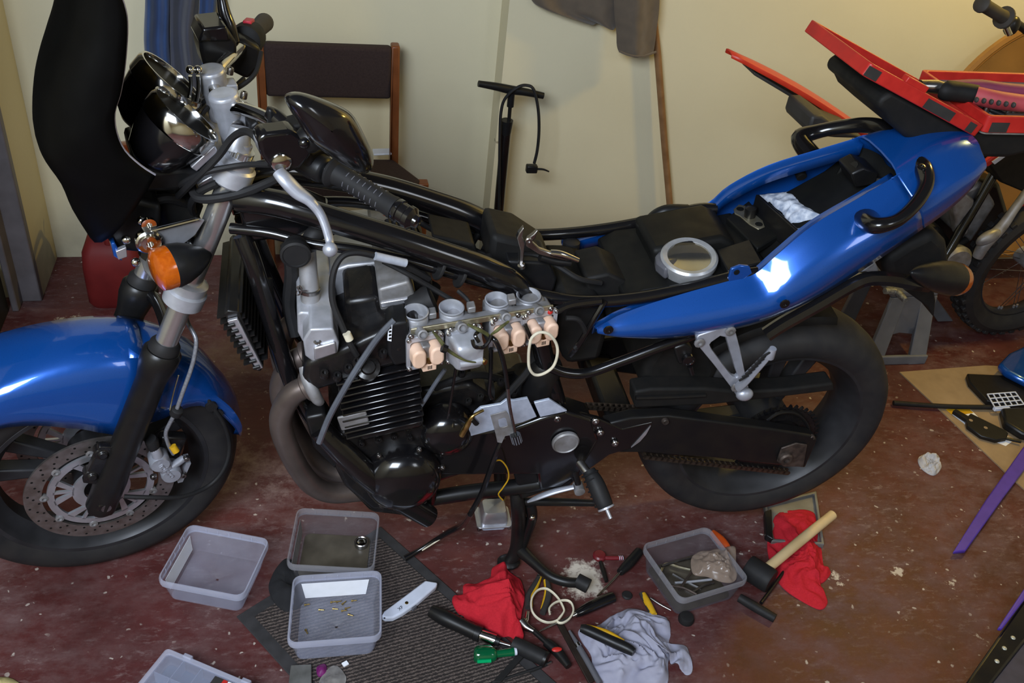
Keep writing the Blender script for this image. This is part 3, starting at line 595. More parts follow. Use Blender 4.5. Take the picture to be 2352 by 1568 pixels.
pair('rear_strut', [(1262, 842, -0.125), (1300, 856, -0.13), (1350, 856, -0.13), (1420, 832, -0.13), (1520, 795, -0.13), (1600, 765, -0.125), (1690, 715, -0.12)], 0.0105, gloss_black, frm, 12)
pair('lower_rail', [(985, 1145, -0.13), (1080, 1130, -0.13), (1180, 1118, -0.13), (1260, 1105, -0.13), (1310, 1085, -0.125)], [0.017, 0.0175, 0.0175, 0.019, 0.02], satin_black, frm, 16)
M().tube([B(735, 985, -0.15), B(790, 1040, -0.165), B(850, 1095, -0.175), B(920, 1145, -0.175), B(985, 1186, -0.17)], [0.022, 0.025, 0.0265, 0.027, 0.024], 18).build('engine_guard_tube', gloss_black, frm)
bplate([(700, 960), (745, 950), (790, 1020), (770, 1080), (720, 1030)], -0.15, -0.10).build('engine_mount', satin_black, frm, bevel=0.006)
bplate([(545, 468), (690, 470), (760, 500), (690, 545), (565, 560)], -0.035, 0.035).build('head_gusset', gloss_black, frm, bevel=0.008)
for p_ in ((1058, 628), (1010, 610)):
    M().lathe(B(*p_, -0.09), B(p_[0]+40, p_[1]+13, -0.09)-B(*p_, -0.09), [(0.0265, -0.003), (0.0275, 0.0), (0.0265, 0.003)], 20).build('tube_clip', rubber, frm)

M().tube([B(1270, 600, 0.10), B(1300, 588, 0.10), B(1320, 560, 0.1)], 0.011, 10).build('tank_mount', rubber, frm)
M().lathe(B(1312, 562, 0.1), ZA, [(0.014, -0.012), (0.018, -0.008), (0.018, 0.008), (0.010, 0.012), (0, 0.012)], 16).build('rubber_bung', rubber, frm)
# engine
E1 = V((math.cos(math.radians(14)), 0, math.sin(math.radians(14)))); E2 = V((-math.sin(math.radians(14)), 0, math.cos(math.radians(14))))
eng = bplate([(760, 1010), (800, 985), (960, 965), (1010, 1000), (1080, 1010), (1180, 1000), (1260, 1020), (1250, 1070), (1100, 1080), (1010, 1110), (1002, 1165), (960, 1185), (850, 1172), (790, 1120), (765, 1070)], -0.15, 0.15).build('engine', grime_black, bike, bevel=0.012, seg=3)
ft, fb = B(868, 855, -0.185), B(884, 985, -0.185); NF = 10
core = M(); cc = (ft+fb)/2 + NB*0.185; core.box(cc, (0.125, 0.35, (ft-fb).length+0.05), (E1, NB, E2)); core.build('cylinder_block', grime_black, eng, bevel=0.008)
for k in range(NF):
    c = fb.lerp(ft, (k+0.2)/(NF-0.6)) + NB*0.185
    M().box(c, (0.150+0.004*(k % 2), 0.385, 0.0042), (E1, NB, E2)).build('cooling_fin', gloss_black, eng, bevel=0.0015, seg=1)
M().box(B(812, 965, -0.188), (0.055, 0.006, 0.035), (E1, NB, E2)).build('cylinder_boss', alu_dull, eng, bevel=0.003)
hd = bplate([(700, 835), (790, 800), (880, 760), (962, 735), (975, 825), (880, 850), (790, 880), (715, 905), (695, 870)], -0.18, 0.18).build('cylinder_head', grime_black, eng, bevel=0.012, seg=3)
vc = bplate([(696, 782), (712, 756), (765, 754), (779, 788), (776, 812), (719, 832), (701, 818)], -0.19, 0.18).build('exhaust_cam_cover', alu, eng, bevel=0.004, seg=3)
bplate([(720, 800), (770, 786), (774, 812), (722, 829)], -0.196, -0.185).build('cam_end_plate', alu_pale, vc, bevel=0.003)
bolts('cover_bolt', [(B(729, 784, -0.188), -NB*0.5+ZA*0.8)], 0.007, 0.005, steel, vc)
bplate([(682, 722), (692, 716), (752, 720), (764, 737), (764, 775), (696, 788), (684, 765)], -0.14, 0.18).build('cam_cover_step', alu, vc, bevel=0.006, seg=3)
bplate([(716, 662), (770, 618), (798, 608), (905, 596), (932, 620), (944, 655), (872, 672), (800, 700), (740, 715)], -0.02, 0.17).build('valve_cover', alu, eng, bevel=0.006, seg=3)
for x_ in (800, 818, 836): M().tube([B(x_, 660, -0.032), B(x_+3, 690, -0.045)], 0.0075, 10, 1).build('cover_rib', alu, eng)
M().tube([B(848, 606, -0.015), B(856, 662, -0.03)], 0.008, 10, 1).build('cover_rib', alu, eng)
bplate([(792, 692), (870, 680), (890, 750), (872, 800), (800, 806)], -0.12, 0.10).build('plug_valley', grime_black, eng, bevel=0.01)
ic = bplate([(868, 664), (940, 645), (957, 688), (957, 736), (884, 752), (872, 705)], -0.12, 0.16).build('intake_cam_cover', alu_dull, eng, bevel=0.006, seg=3)
bplate([(873, 696), (955, 682), (957, 692), (875, 708)], -0.124, -0.115).build('cover_edge', alu_pale, ic, bevel=0.002)
M().tube([B(706, 575, -0.08), B(708, 620, -0.09), B(712, 668, -0.10), B(713, 720, -0.11)], [0.015, 0.016, 0.017, 0.016], 18).build('breather_pipe', alu_dull, eng)
M().lathe(B(711, 664, -0.10), ZA, [(0.0175, -0.004), (0.0195, -0.003), (0.0195, 0.003), (0.0175, 0.004)], 18).build('hose_clip', steel, eng)
M().tube(cat([B(705, 667, -0.12), B(690, 668, -0.12), B(683, 660, -0.12), B(688, 656, -0.12), B(693, 664, -0.12), B(688, 676, -0.12), B(682, 676, -0.12), B(683, 668, -0.12)], 4), 0.0014, 6, 1).build('hose_clip_loop', steel, eng)
M().tube([B(700, 590, -0.06), B(720, 540, -0.05), B(760, 520, -0.03)], 0.016, 14).build('breather_elbow', rubber, eng)
hm_ = M().lathe(B(679, 585, -0.115), -NB, [(0.020, -0.03), (0.024, -0.012), (0.026, -0.008), (0.026, 0.002), (0.022, 0.004), (0.021, 0.002), (0, 0.002)], 30).build('rubber_plug', rubber, frm)
# crank covers
gc = B(923, 1082, -0.15)
gcv = M().lathe(gc, -NB, [(0.080, 0), (0.080, 0.018), (0.077, 0.03), (0.070, 0.043), (0.056, 0.054), (0.036, 0.061), (0.015, 0.064), (0, 0.064)], 48).build('generator_cover', gloss_black, eng)
bolts('case_bolt', [(gc+(XA*math.cos(a)+ZA*math.sin(a))*0.084-NB*0.018, -NB) for a in (0.3, 1.2, 2.2, 3.1, 4.2, 5.3)], 0.006, 0.006, steel, gcv)
sc_ = B(1025, 985, -0.135)
scv = M().lathe(sc_, -NB, [(0.055, -0.02), (0.055, 0.012), (0.050, 0.026), (0.038, 0.036), (0.020, 0.041), (0, 0.042)], 40).build('starter_clutch_cover', gloss_black, eng)
bplate([(955, 900), (1080, 880), (1140, 920), (1090, 960), (960, 985)], -0.10, 0.12).build('upper_crankcase', grime_black, eng, bevel=0.012)
bplate([(800, 1130), (1000, 1110), (1000, 1180), (975, 1195), (850, 1180)], -0.13, 0.13).build('sump', grime_black, eng, bevel=0.015)
mm = M(); 
for i, (x_, y_) in enumerate(((830, 1015), (870, 1005), (905, 1000), (940, 1002))): bolts('case_bolt', [(B(x_, y_, -0.155), -NB)], 0.007, 0.008, gloss_black, eng)
M().lathe(B(845, 845, -0.19), -NB*0.6+ZA*0.7, [(0.022, -0.02), (0.022, 0.004), (0.014, 0.006), (0.012, 0.014), (0, 0.015)], 20).build('spark_plug_well', grime_black, hd)
bolts('head_nut', [(B(x_, y_, -0.185), -NB*0.4+ZA) for (x_, y_) in ((745, 862), (775, 868), (800, 850), (820, 835), (880, 815), (915, 800))], 0.009, 0.012, grime_black, hd)
M().tube([B(700, 842, -0.15), B(706, 868, -0.165), B(716, 892, -0.175), B(728, 915, -0.18), B(735, 922, -0.175)], [0.011, 0.012, 0.012, 0.011, 0.009], 12).build('exhaust_clamp', alu_dull, eng)
# sprocket cover, silver plates, frame plate
spk = bplate([(1000, 1010), (1080, 995), (1180, 985), (1240, 962), (1300, 945), (1360, 965), (1375, 1010), (1330, 1090), (1290, 1120), (1240, 1125), (1235, 1090), (1010, 1092)], -0.155, -0.10).build('sprocket_cover', gloss_black, eng, bevel=0.006)
bplate([(1072, 1004), (1090, 948), (1104, 936), (1150, 928), (1163, 918), (1180, 920), (1212, 914), (1233, 957), (1200, 970)], -0.164, -0.158).build('heat_shield', white_plate, spk, bevel=0.001)
bplate([(1227, 925), (1262, 917), (1303, 944), (1241, 958)], -0.164, -0.158).build('heat_shield', white_plate, spk, bevel=0.001)
M().lathe(B(1298, 1013, -0.158), -NB, [(0.029, 0), (0.029, 0.006), (0.026, 0.009), (0.024, 0.007), (0, 0.008)], 32).build('pivot_cap', alu_dull, bike)
fp = bplate([(1238, 1030), (1240, 960), (1300, 945), (1375, 962), (1430, 985), (1500, 969), (1495, 980), (1450, 1030), (1400, 1045), (1340, 1088), (1300, 1122), (1240, 1125)], -0.150, -0.138).build('footrest_plate', gloss_black, frm, bevel=0.003)
bplate([(1450, 1028), (1495, 978), (1484, 998), (1470, 1014)], -0.1525, -0.150).build('worn_edge', alu_pale, fp)
bolts('bolt', [(B(*p_, -0.152), -NB) for p_ in ((1378, 992), (1412, 1016), (1367, 965), (1280, 960))], 0.008, 0.006, steel, fp)
# exhaust header pipes
hp0 = [B(712, 885, -0.15), B(676, 902, -0.15), B(652, 935, -0.148), B(645, 975, -0.145), B(660, 1025, -0.14), B(688, 1078, -0.13), B(720, 1115, -0.12), B(765, 1132, -0.11), B(830, 1128, -0.10), B(900, 1125, -0.09), B(1000, 1118, -0.08)]
for k in range(4):
    sh = [0, 0.09, 0.21, 0.30][k]; kk = [0, 0.03, 0.03, 0][k]
    P3 = [p_ + NB*(sh*(1 if i < 6 else (1-0.16*(i-5)))) for i, p_ in enumerate(hp0)]
    M().tube(P3, [0.021, 0.0215, 0.022] + [0.022]*8, 18).build('header_pipe', rust_pipe, bike)
    M().lathe(P3[0], P3[1]-P3[0], [(0.024, -0.004), (0.029, 0.0), (0.029, 0.008), (0.023, 0.012)], 20).build('header_flange', rust_pipe, bike)
# oil cooler
oc = M(); ob = [(514, 722), (522, 712), (548, 716), (606, 842), (598, 854), (585, 850)]
bplate(ob, -0.12, 0.12).build('oil_cooler', satin_black, bike, bevel=0.003)
ocl = bike.children[-1] if False else [o_ for o_ in bpy.data.objects if o_.name == 'oil_cooler'][0]
bplate([(522, 738), (545, 732), (604, 845), (590, 850)], -0.128, -0.1205).build('cooler_end_plate', alu_pale, ocl, bevel=0.001)
for k in range(8):
    x_, y_ = 528+k*8.2, 747+k*13.8; M().tube([B(x_-3, y_+1, -0.1285), B(x_+11, y_-3, -0.1285)], 0.0042, 10, 1).build('cooler_tube_end', satin_black, ocl)
for k in range(9):
    M().box((B(527+k*7.5, 725+k*13.5, -0.12)+NB*0.12), (0.045, 0.235, 0.003), (B(565, 705, -0.12)-B(540, 712, -0.12), NB, (B(520, 715, -0.12)-B(600, 850, -0.12)))).build('cooler_fin', satin_black, ocl)
cable('oil_hose', [(610, 640, -0.03), (618, 700, -0.05), (628, 780, -0.07), (650, 850, -0.09)], 0.012, rubber, B)
cable('oil_hose', [(660, 560, -0.02), (670, 620, -0.03), (665, 700, -0.03), (680, 770, -0.05)], 0.013, rubber, B)
# cables over the engine
cable('throttle_cable', [(985, 640, -0.1), (930, 610, -0.12), (870, 590, -0.13), (820, 580, -0.135), (785, 590, -0.14), (765, 630, -0.15), (764, 690, -0.165), (785, 745, -0.18), (805, 790, -0.19), (820, 815, -0.19)], 0.0058, rubber, B)
M().tube([B(862, 588, -0.138), B(932, 604, -0.128)], 0.0075, 12, 1).build('cable_sleeve', mat('pale_sleeve', (0.42, 0.45, 0.52), 0.4, 0, scale=40), bike)
cable('plug_lead', [(880, 600, -0.09), (930, 625, -0.11), (990, 660, -0.11), (1040, 690, -0.12), (1060, 700, -0.12)], 0.0048, rubber, B)
M().tube([B(796, 765, -0.192), B(803, 780, -0.194)], 0.0074, 12, 1).build('lead_marker', cream_rubber, bike)
cable('vent_hose', [(906, 735, -0.19), (872, 770, -0.20), (830, 830, -0.212), (790, 895, -0.222), (755, 960, -0.228), (733, 1016, -0.23)], 0.0058, mat('grey_vinyl_hose', (0.10, 0.11, 0.13), 0.3, 0, (0.07, 0.075, 0.09), 30), B)
cable('vent_hose', [(1022, 848, -0.17), (1000, 880, -0.172), (978, 915, -0.175), (960, 942, -0.178)], 0.0042, bpy.data.materials['grey_vinyl_hose'], B)
cable('vent_hose', [(1047, 845, -0.17), (1040, 890, -0.18), (1032, 940, -0.19), (1028, 960, -0.19)], 0.0028, gloss_black, B)
M().tube([B(985, 655, 0.0), B(975, 690, -0.03), B(960, 700, -0.05)], 0.024, 16).build('inlet_rubber', rubber, eng)
for k in range(4): M().lathe(B(985, 690, -0.12)+NB*(0.085*k)-E1*0.005, E1*0.9+ZA*0.2, [(0.022, -0.035), (0.026, -0.02), (0.024, -0.01), (0.027, 0), (0.027, 0.012), (0.021, 0.014)], 22).build('inlet_rubber', rubber, eng)
# clutter on top of the crankcase
M().cyl(B(1010, 905, -0.06), B(1130, 900, -0.06), 0.030, 22).build('starter_motor', satin_black, eng)
M().lathe(B(1240, 880, -0.10), ZA*0.9+XA*0.1, [(0.034, -0.03), (0.036, 0.0), (0.036, 0.05), (0.030, 0.06), (0.012, 0.062), (0, 0.062)], 26).build('breather_canister', satin_black, eng)
M().lathe(B(1195, 900, 0.02), ZA*0.9+XA*0.1, [(0.034, -0.03), (0.036, 0.0), (0.036, 0.05), (0.030, 0.06), (0, 0.062)], 26).build('shock_reservoir', satin_black, eng)
bolts('case_bolt', [(B(x_, y_, -0.12), ZA-NB*0.4) for (x_, y_) in ((1060, 860), (1103, 915), (1180, 905), (1150, 880), (1075, 925), (1210, 940))], 0.008, 0.012, satin_black, eng)
for pts in ([(1000, 890, -0.1), (1050, 870, -0.12), (1100, 860, -0.1), (1150, 870, -0.06)], [(1140, 930, -0.13), (1180, 890, -0.12), (1220, 840, -0.1), (1230, 790, -0.09)], [(1090, 900, -0.05), (1150, 860, 0.0), (1200, 850, 0.05)]):
    cable('engine_hose', pts, 0.008, rubber, B)
for pts in ([(905, 470, 0.02), (980, 520, 0.03), (1060, 560, 0.02), (1140, 600, 0.0), (1180, 640, -0.03)], [(960, 545, -0.03), (1040, 575, -0.03), (1110, 590, -0.03), (1160, 570, 0.0)], [(1180, 590, -0.035), (1230, 585, -0.035), (1280, 610, -0.06), (1330, 640, -0.08), (1380, 650, -0.07)]):
    cable('loom', pts, 0.0055, rubber, B)
# coil and loom between the rails

for k in range(5): M().tube([B(890+k*14, 505+k*3, 0.0), B(897+k*14, 530+k*2, -0.02), B(900+k*13, 555+k*3, -0.05)], 0.006, 8).build('plug_lead', rubber, frm)
bplate([(990, 540), (1090, 560), (1100, 590), (1010, 575)], -0.03, 0.05).build('ignition_coil', matt_black, frm, bevel=0.006)
bplate([(1130, 540), (1200, 555), (1270, 600), (1275, 660), (1190, 660), (1120, 610)], -0.03, 0.08).build('airbox_front', matt_black, frm, bevel=0.012)
bplate([(1165, 600), (1262, 603), (1280, 640), (1272, 672), (1200, 665)], -0.06, 0.02).build('airbox_lip', plastic_black, frm, bevel=0.005)
M().lathe(B(1155, 560, 0.02), ZA, [(0.02, -0.02), (0.024, 0.0), (0.024, 0.012), (0.018, 0.018), (0, 0.018)], 20).build('filler_bung', rubber, frm)

cable('loom', [(1085, 560, 0.05), (1105, 525, 0.09), (1112, 510, 0.1), (1125, 540, 0.08), (1110, 575, 0.05)], 0.006, rubber, B)
M().tube([B(1098, 520, 0.082), B(1115, 545, 0.082)], 0.011, 10, 1).build('loom_tie', rubber, frm)
# gear lever, side stand rod, footrest, centre stand
gl = M().tube([B(1212, 1152, -0.15), B(1235, 1142, -0.155), B(1275, 1128, -0.16), B(1318, 1118, -0.165)], [0.0035, 0.008, 0.0085, 0.007], 12, flat=0.6).build('gear_lever', silver_paint, bike)
M().lathe(B(1331, 1127, -0.168), -NB, [(0.012, -0.02), (0.012, 0.004), (0.008, 0.006), (0, 0.006)], 18).build('lever_boss', alu_dull, gl)
M().tube([B(1320, 1080, -0.15), B(1326, 1105, -0.155), B(1331, 1130, -0.16)], 0.007, 10).build('gear_linkage', satin_black, gl)
M().tube([B(1180, 1152, -0.12), B(1260, 1152, -0.125), B(1365, 1155, -0.13)], [0.009, 0.010, 0.008], 12).build('side_stand', satin_black, bike)
fr_ = M().tube([B(1352, 1080, -0.18), B(1368, 1110, -0.205), B(1385, 1150, -0.235), B(1392, 1164, -0.245)], [0.014, 0.0185, 0.0185, 0.0165], 18).build('footrest', rubber, bike)
for k in range(7):
    a_ = B(1355+k*5.0, 1088+k*11.5, -0.187-0.008*k); M().lathe(a_, B(1385, 1150, -0.235)-B(1368, 1110, -0.205), [(0.0185, -0.002), (0.0198, 0.0), (0.0185, 0.002)], 18).build('footrest_rib', rubber, fr_)
M().lathe(B(1392, 1166, -0.247), B(1392, 1166, -0.247)-B(1385, 1150, -0.235), [(0.0185, -0.002), (0.0185, 0.002), (0.004, 0.004), (0.004, 0.024), (0, 0.025)], 18).build('footrest_end', alu, fr_)
M().tube([B(1330, 1060, -0.15), B(1345, 1080, -0.172), B(1356, 1092, -0.185)], 0.010, 10).build('footrest_hinge', steel, fr_)
st = M().tube([B(1185, 1130, -0.12), B(1190, 1165, -0.13), Z(1192, 1215, 0.11), Z(1187, 1262, 0.045), Z(1168, 1292, 0.012)], [0.015, 0.017, 0.018, 0.018, 0.014], 16).build('centre_stand', satin_black, bike)
M().tube([B(1215, 1155, -0.12), Z(1222, 1185, 0.17), Z(1210, 1225, 0.10), Z(1195, 1262, 0.045)], [0.014, 0.013, 0.012, 0.012], 12).build('stand_brace', satin_black, st)
M().tube([Z(1195, 1262, 0.05), Z(1225, 1290, 0.05), Z(1262, 1322, 0.048), Z(1300, 1336, 0.048), Z(1338, 1338, 0.048)], [0.016, 0.013, 0.0115, 0.0115, 0.0115], 14).build('stand_tang', satin_black, st)
M().tube([Z(1325, 1332, 0.05), Z(1352, 1346, 0.048)], 0.017, 14, 1).build('tang_pad', rubber, st)
M().ball(Z(1168, 1290, 0.012), 0.024, (1.2, 1, 0.5), n=14).build('stand_foot', satin_black, st)
M().tube([MB(B(1185, 1130, -0.12)), Z(1165, 1200, 0.06)+NB*0.1, Z(1140, 1230, 0.012)+NB*0.1], 0.016, 14).build('stand_leg', satin_black, st)
M().ball(B(1222, 1188, -0.16), 0.007, n=12).build('stand_bolt', chrome, st)
bplate([(1180, 1085), (1235, 1080), (1250, 1130), (1195, 1150)], -0.14, 0.12).build('stand_bracket', satin_black, frm, bevel=0.006)
# hanging wiring below the engine
cable('loose_loom', [(1155, 1005, -0.19), (1138, 1045, -0.2), (1122, 1090, -0.2), (1105, 1135, -0.2), (1080, 1180, -0.2)], 0.0062, gloss_black, B)
P3 = [B(1080, 1180, -0.2), Z(1062, 1205, 0.15), Z(1030, 1222, 0.09), Z(1000, 1240, 0.05), Z(965, 1262, 0.025), Z(930, 1282, 0.012)]
M().tube(P3, [0.0062, 0.0075, 0.007, 0.006, 0.0055, 0.0075], 10).build('loose_loom', gloss_black, bike)
M().tube([P3[2]-ZA*0.004, P3[3]+V((0.004, -0.006, 0.004)), P3[4]+V((0.004, -0.006, 0.004))], 0.0018, 6).build('bared_wire', cream_rubber, bike)
cable('yellow_wire', [(1133, 1060, -0.2), (1150, 1057, -0.19), (1165, 1075, -0.18), (1168, 1098, -0.17), (1155, 1120, -0.165), (1145, 1135, -0.16), (1155, 1148, -0.155)], 0.0016, yellow, B)
# ---------------------------------------------------------------- motorcycle: rear
RA = NB; RU = (ZA - RA*ZA.dot(RA)).normalized(); RF = RU.cross(RA).normalized()
if RF.x > 0: RF = -RF
def RW(th, r, h): t = math.radians(th); return RC + (RF*math.cos(t)+RU*math.sin(t))*r + RA*h
rw = M().lathe(RC, RA, [(0.06, -0.07), (0.06, 0.07)], 24, RU).build('rear_wheel', rim_m, bike)
M().lathe(RC, RA, mirror_prof([(0.212, -0.058), (0.224, -0.070), (0.244, -0.080), (0.262, -0.083), (0.280, -0.076), (0.295, -0.056), (0.304, -0.028), (0.307, 0)]), 96, RU, closed=True).build('tyre', tyre_m, rw)
M().lathe(RC, RA, mirror_prof([(0.236, -0.066), (0.230, -0.072), (0.220, -0.070), (0.211, -0.058), (0.204, -0.040), (0.188, -0.02), (0.187, 0)]), 96, RU, closed=True).build('rim', rim_m, rw)
for k in range(3):
    a = -20+120*k; mm = M()
    for d_ in (-12, 12): mm.prism([RW(a+d_*1.5-11, 0.055, -0.02), RW(a+d_*1.5+11, 0.055, -0.02), RW(a+d_+6, 0.192, -0.018), RW(a+d_-6, 0.192, -0.018)], RA*0.04)
    mm.build('spoke', rim_m, rw, bevel=0.005)
sp = M().lathe(RC-RA*0.098, RA, [(0.062, 0), (0.098, 0), (0.098, 0.006), (0.062, 0.006)], 42, RU, closed=True)
for k in range(42): sp.prism([RW(k*360/42-2.4, 0.096, -0.098), RW(k*360/42+2.4, 0.096, -0.098), RW(k*360/42+1, 0.107, -0.098), RW(k*360/42-1, 0.107, -0.098)], RA*0.006)
sp.build('sprocket', grime_black, rw)
M().lathe(RC-RA*0.092, RA, [(0.045, 0), (0.07, 0.004), (0.07, 0.03), (0.04, 0.04)], 32, RU).build('sprocket_carrier', satin_black, rw)
M().cyl(RC-RA*0.155, RC+RA*0.155, 0.010, 16).build('axle', steel, rw)
# swinging arm
sw = bplate([(1390, 975), (1450, 960), (1535, 955), (1640, 968), (1770, 985), (1862, 1000), (1878, 1010), (1850, 1075), (1760, 1066), (1640, 1052), (1480, 1040), (1400, 1040)], -0.148, -0.118).build('swinging_arm', satin_black, bike, bevel=0.005, seg=3)
m2 = M(); m2.prism([MB(B(*p_, -0.148)) for p_ in ((1390, 975), (1535, 955), (1862, 1000), (1850, 1075), (1480, 1040), (1400, 1040))], -NB*0.03); m2.build('swinging_arm_side', satin_black, sw, bevel=0.005)
bplate([(1400, 975), (1470, 975), (1470, 1030), (1400, 1030)], -0.12, 0.12).build('swinging_arm_cross', satin_black, sw, bevel=0.01)
M().tube([B(1530, 960, -0.13), B(1640, 966, -0.135), B(1780, 985, -0.135), B(1860, 1000, -0.135)], 0.006, 10).build('arm_seam', gloss_black, sw)
ca_ = bplate([(1795, 1030), (1830, 1018), (1855, 1022), (1846, 1072), (1800, 1072), (1785, 1060)], -0.153, -0.148).build('chain_adjuster', mat('grubby_steel', (0.12, 0.09, 0.075), 0.5, 0.6, (0.05, 0.04, 0.035), 60), sw, bevel=0.002)
bolts('axle_nut', [(RC-RA*0.153, -RA)], 0.017, 0.012, bpy.data.materials['grubby_steel'], sw)
bolts('adjuster_bolt', [(B(1862, 1002, -0.14), -NB), (B(1527, 965, -0.148), -NB)], 0.008, 0.008, bpy.data.materials['grubby_steel'], sw)
M().tube([B(1762, 965, -0.11), B(1790, 948, -0.11), B(1825, 948, -0.11), B(1850, 968, -0.11), B(1862, 1000, -0.115)], 0.004, 8).build('brake_stay', satin_black, sw)
cg = bplate([(1458, 900), (1500, 893), (1620, 892), (1700, 900), (1800, 895), (1915, 880), (1918, 898), (1800, 912), (1640, 930), (1458, 938)], -0.13, -0.085).build('chain_guard', matt_black, bike, bevel=0.006, seg=3)
M().tube([B(1460, 913, -0.132), B(1540, 911, -0.132), B(1620, 907, -0.132)], 0.005, 8).build('guard_crease', satin_black, cg)
hug = M(); rows = []
for i in range(13):
    th = 20+ i*6.5
    rows.append([RW(th, 0.332, -0.085), RW(th, 0.345, -0.075), RW(th, 0.349, -0.03), RW(th, 0.349, 0.03), RW(th, 0.345, 0.075), RW(th, 0.332, 0.085)])
hug.grid(rows).build('inner_mudguard', matt_black, bike, thick=0.003)
bplate([(1520, 780), (1610, 760), (1640, 800), (1655, 850), (1630, 900), (1470, 895), (1480, 840)], -0.09, 0.08).build('shock_shroud', matt_black, bike, bevel=0.02, seg=4)
# chain, link by link where it shows
def chain_run(a, b_, n, off):
    pa, pb = B(*a, off), B(*b_, off); d_ = (pb-pa)/n; dn = d_.normalized()
    link = None
    for k in range(n):
        c = pa + d_*(k+0.5)
        if link is None:
            mm = M(); up = dn.cross(NB).normalized()
            for sgn in (-1, 1):
                mm.prism([q + NB*(0.0045*sgn) for q in arc(c-dn*0.0045, -dn, up, 0.0062, -90, 90, 6) + arc(c+dn*0.0045, dn, -up, 0.0062, -90, 90, 6)], NB*0.0014*sgn)
            mm.cyl(c-NB*0.0065, c+NB*0.0065, 0.0042, 10)
            link = mm.build('chain_link', chain_m, chn); link['c0'] = 0; c00 = c
        else:
            o_ = link.copy(); col.objects.link(o_); o_.parent = chn; o_.location = link.location + (c-c00)
    del link['c0']
chain_m = mat('oily_chain_steel', (0.11, 0.085, 0.065), 0.38, 0.8, (0.04, 0.03, 0.025), 80)
chn = thing('drive_chain', None, None, bike.location*0); chn.parent = bike; chn.location = (0, 0, 0)
chain_run((1345, 932), (1462, 938), 9, -0.100); chain_run((1478, 1046), (1810, 1083), 26, -0.100)
# tail fairing
bot = [(1368, 758), (1400, 769), (1440, 776), (1520, 779), (1620, 768), (1720, 748), (1800, 720), (1880, 682), (1960, 634), (2050, 575), (2120, 525)]
top = [(1370, 752), (1395, 738), (1425, 722), (1490, 698), (1590, 668), (1685, 642), (1735, 628), (1785, 585), (1870, 515), (1980, 450), (2060, 402)]
ot = [-0.150, -0.147, -0.143, -0.138, -0.134, -0.132, -0.130, -0.128, -0.112, -0.092, -0.076]
om = [-0.152, -0.158, -0.164, -0.170, -0.176, -0.180, -0.182, -0.180, -0.168, -0.150, -0.134]
rows = []; kk = 4
bs = cat([V((*p_, 0)) for p_ in bot], kk); ts = cat([V((*p_, 0)) for p_ in top], kk); o1 = catf(ot, kk); o2 = catf(om, kk)
for b_, t_, q1, q2 in zip(bs, ts, o1, o2):
    pb = B(b_.x, b_.y, q2*0.86); pt = B(t_.x, t_.y, q1)
    row = []
    for j in range(9):
        s_ = j/8; p_ = pb.lerp(pt, s_); o_ = (p_-RC).dot(NB); bul = math.sin(math.pi*min(1, s_*1.12))*0.5+math.sin(math.pi*s_)*0.5
        row.append(p_ + NB*((q2-(q2*0.86*(1-s_)+q1*s_))*bul*1.0))
    row += [pt + NB*0.006 - ZA*0.006, pt + NB*0.020 - ZA*0.006, pt + NB*0.022 - ZA*0.030]
    rows.append(row)
tailrows = rows
tl = M().grid(rows).build('tail_fairing', blue, bike, thick=0.003, ang=50)
M().grid([[MB(p_) for p_ in r_] for r_ in rows]).build('tail_fairing_side', blue, tl, thick=0.003, ang=50)
# rear of the tail, wrapping over behind the seat opening
cp = []
stn = [((2060, 402), (2120, 525), (2022, 348), -0.076, -0.1152, -0.134), ((2092, 385), (2150, 505), (2056, 334), -0.072, -0.108, -0.126), ((2150, 360), (2195, 470), (2118, 312), -0.064, -0.095, -0.110), ((2215, 345), (2235, 430), (2188, 304), -0.055, -0.080, -0.092), ((2252, 342), (2255, 400), (2230, 307), -0.046, -0.065, -0.075)]
halves = []
for (sh_, bo_, cr__, q1, q2, q3) in stn:
    pb = B(*bo_, q2); ps = B(*sh_, q1); pc_ = B(*cr__, 0); half = []
    for j in range(9):
        s_ = j/8; bul = math.sin(math.pi*min(1, s_*1.12))*0.5+math.sin(math.pi*s_)*0.5
        half.append(pb.lerp(ps, s_) + NB*((q3-(q2*(1-s_)+q1*s_))*bul))
    half += [ps.lerp(pc_, 0.15)+ZA*0.003, ps.lerp(pc_, 0.4)+ZA*0.004, ps.lerp(pc_, 0.7)+ZA*0.002, pc_]
    halves.append(half)
cols_ = [cat([h_[j] for h_ in halves], 4) for j in range(len(halves[0]))]
cp = [[c_[i] for c_ in cols_] for i in range(len(cols_[0]))]
cp = [r_ + [MB(p_) for p_ in reversed(r_[:-1])] for r_ in cp]
mm = M().grid(cp); mm.add(cp[-1], [tuple(range(len(cp[-1])))]); mm.build('tail_cap', blue, tl, thick=0.003, ang=50)
# seat opening rear lip
lipn = [B(2045, 410, -0.079), B(2072, 390, -0.070), B(2072, 366, -0.035), B(2048, 348, 0.0)]
lip = cat(lipn + [MB(p_) for p_ in reversed(lipn[:-1])], 4); M().grid([[p_-ZA*0.03, p_, p_+ZA*0.002+(V((0.03, 0, 0)))] for p_ in lip]).build('seat_lip', blue, tl, thick=0.003)
M().grid([[p_-ZA*0.028+XA*0.001, p_-ZA*0.13-XA*0.02] for p_ in lip]).build('tray_back', dark_int, tl, thick=0.003)
bolts('panel_screw', [(B(1397, 757, -0.170), -NB), (B(1802, 697, -0.192), -NB)], 0.010, 0.003, gloss_black, tl)
mm = bplate([(1673, 640), (1680, 618), (1700, 610), (1722, 612), (1728, 628), (1700, 646), (1676, 655)], -0.133, -0.126); mt_ = mm.build('panel_tab', blue, tl, bevel=0.002)
bolts('tab_hole', [(B(1692, 625, -0.1335), -NB)], 0.006, 0.001, dark_int, mt_)
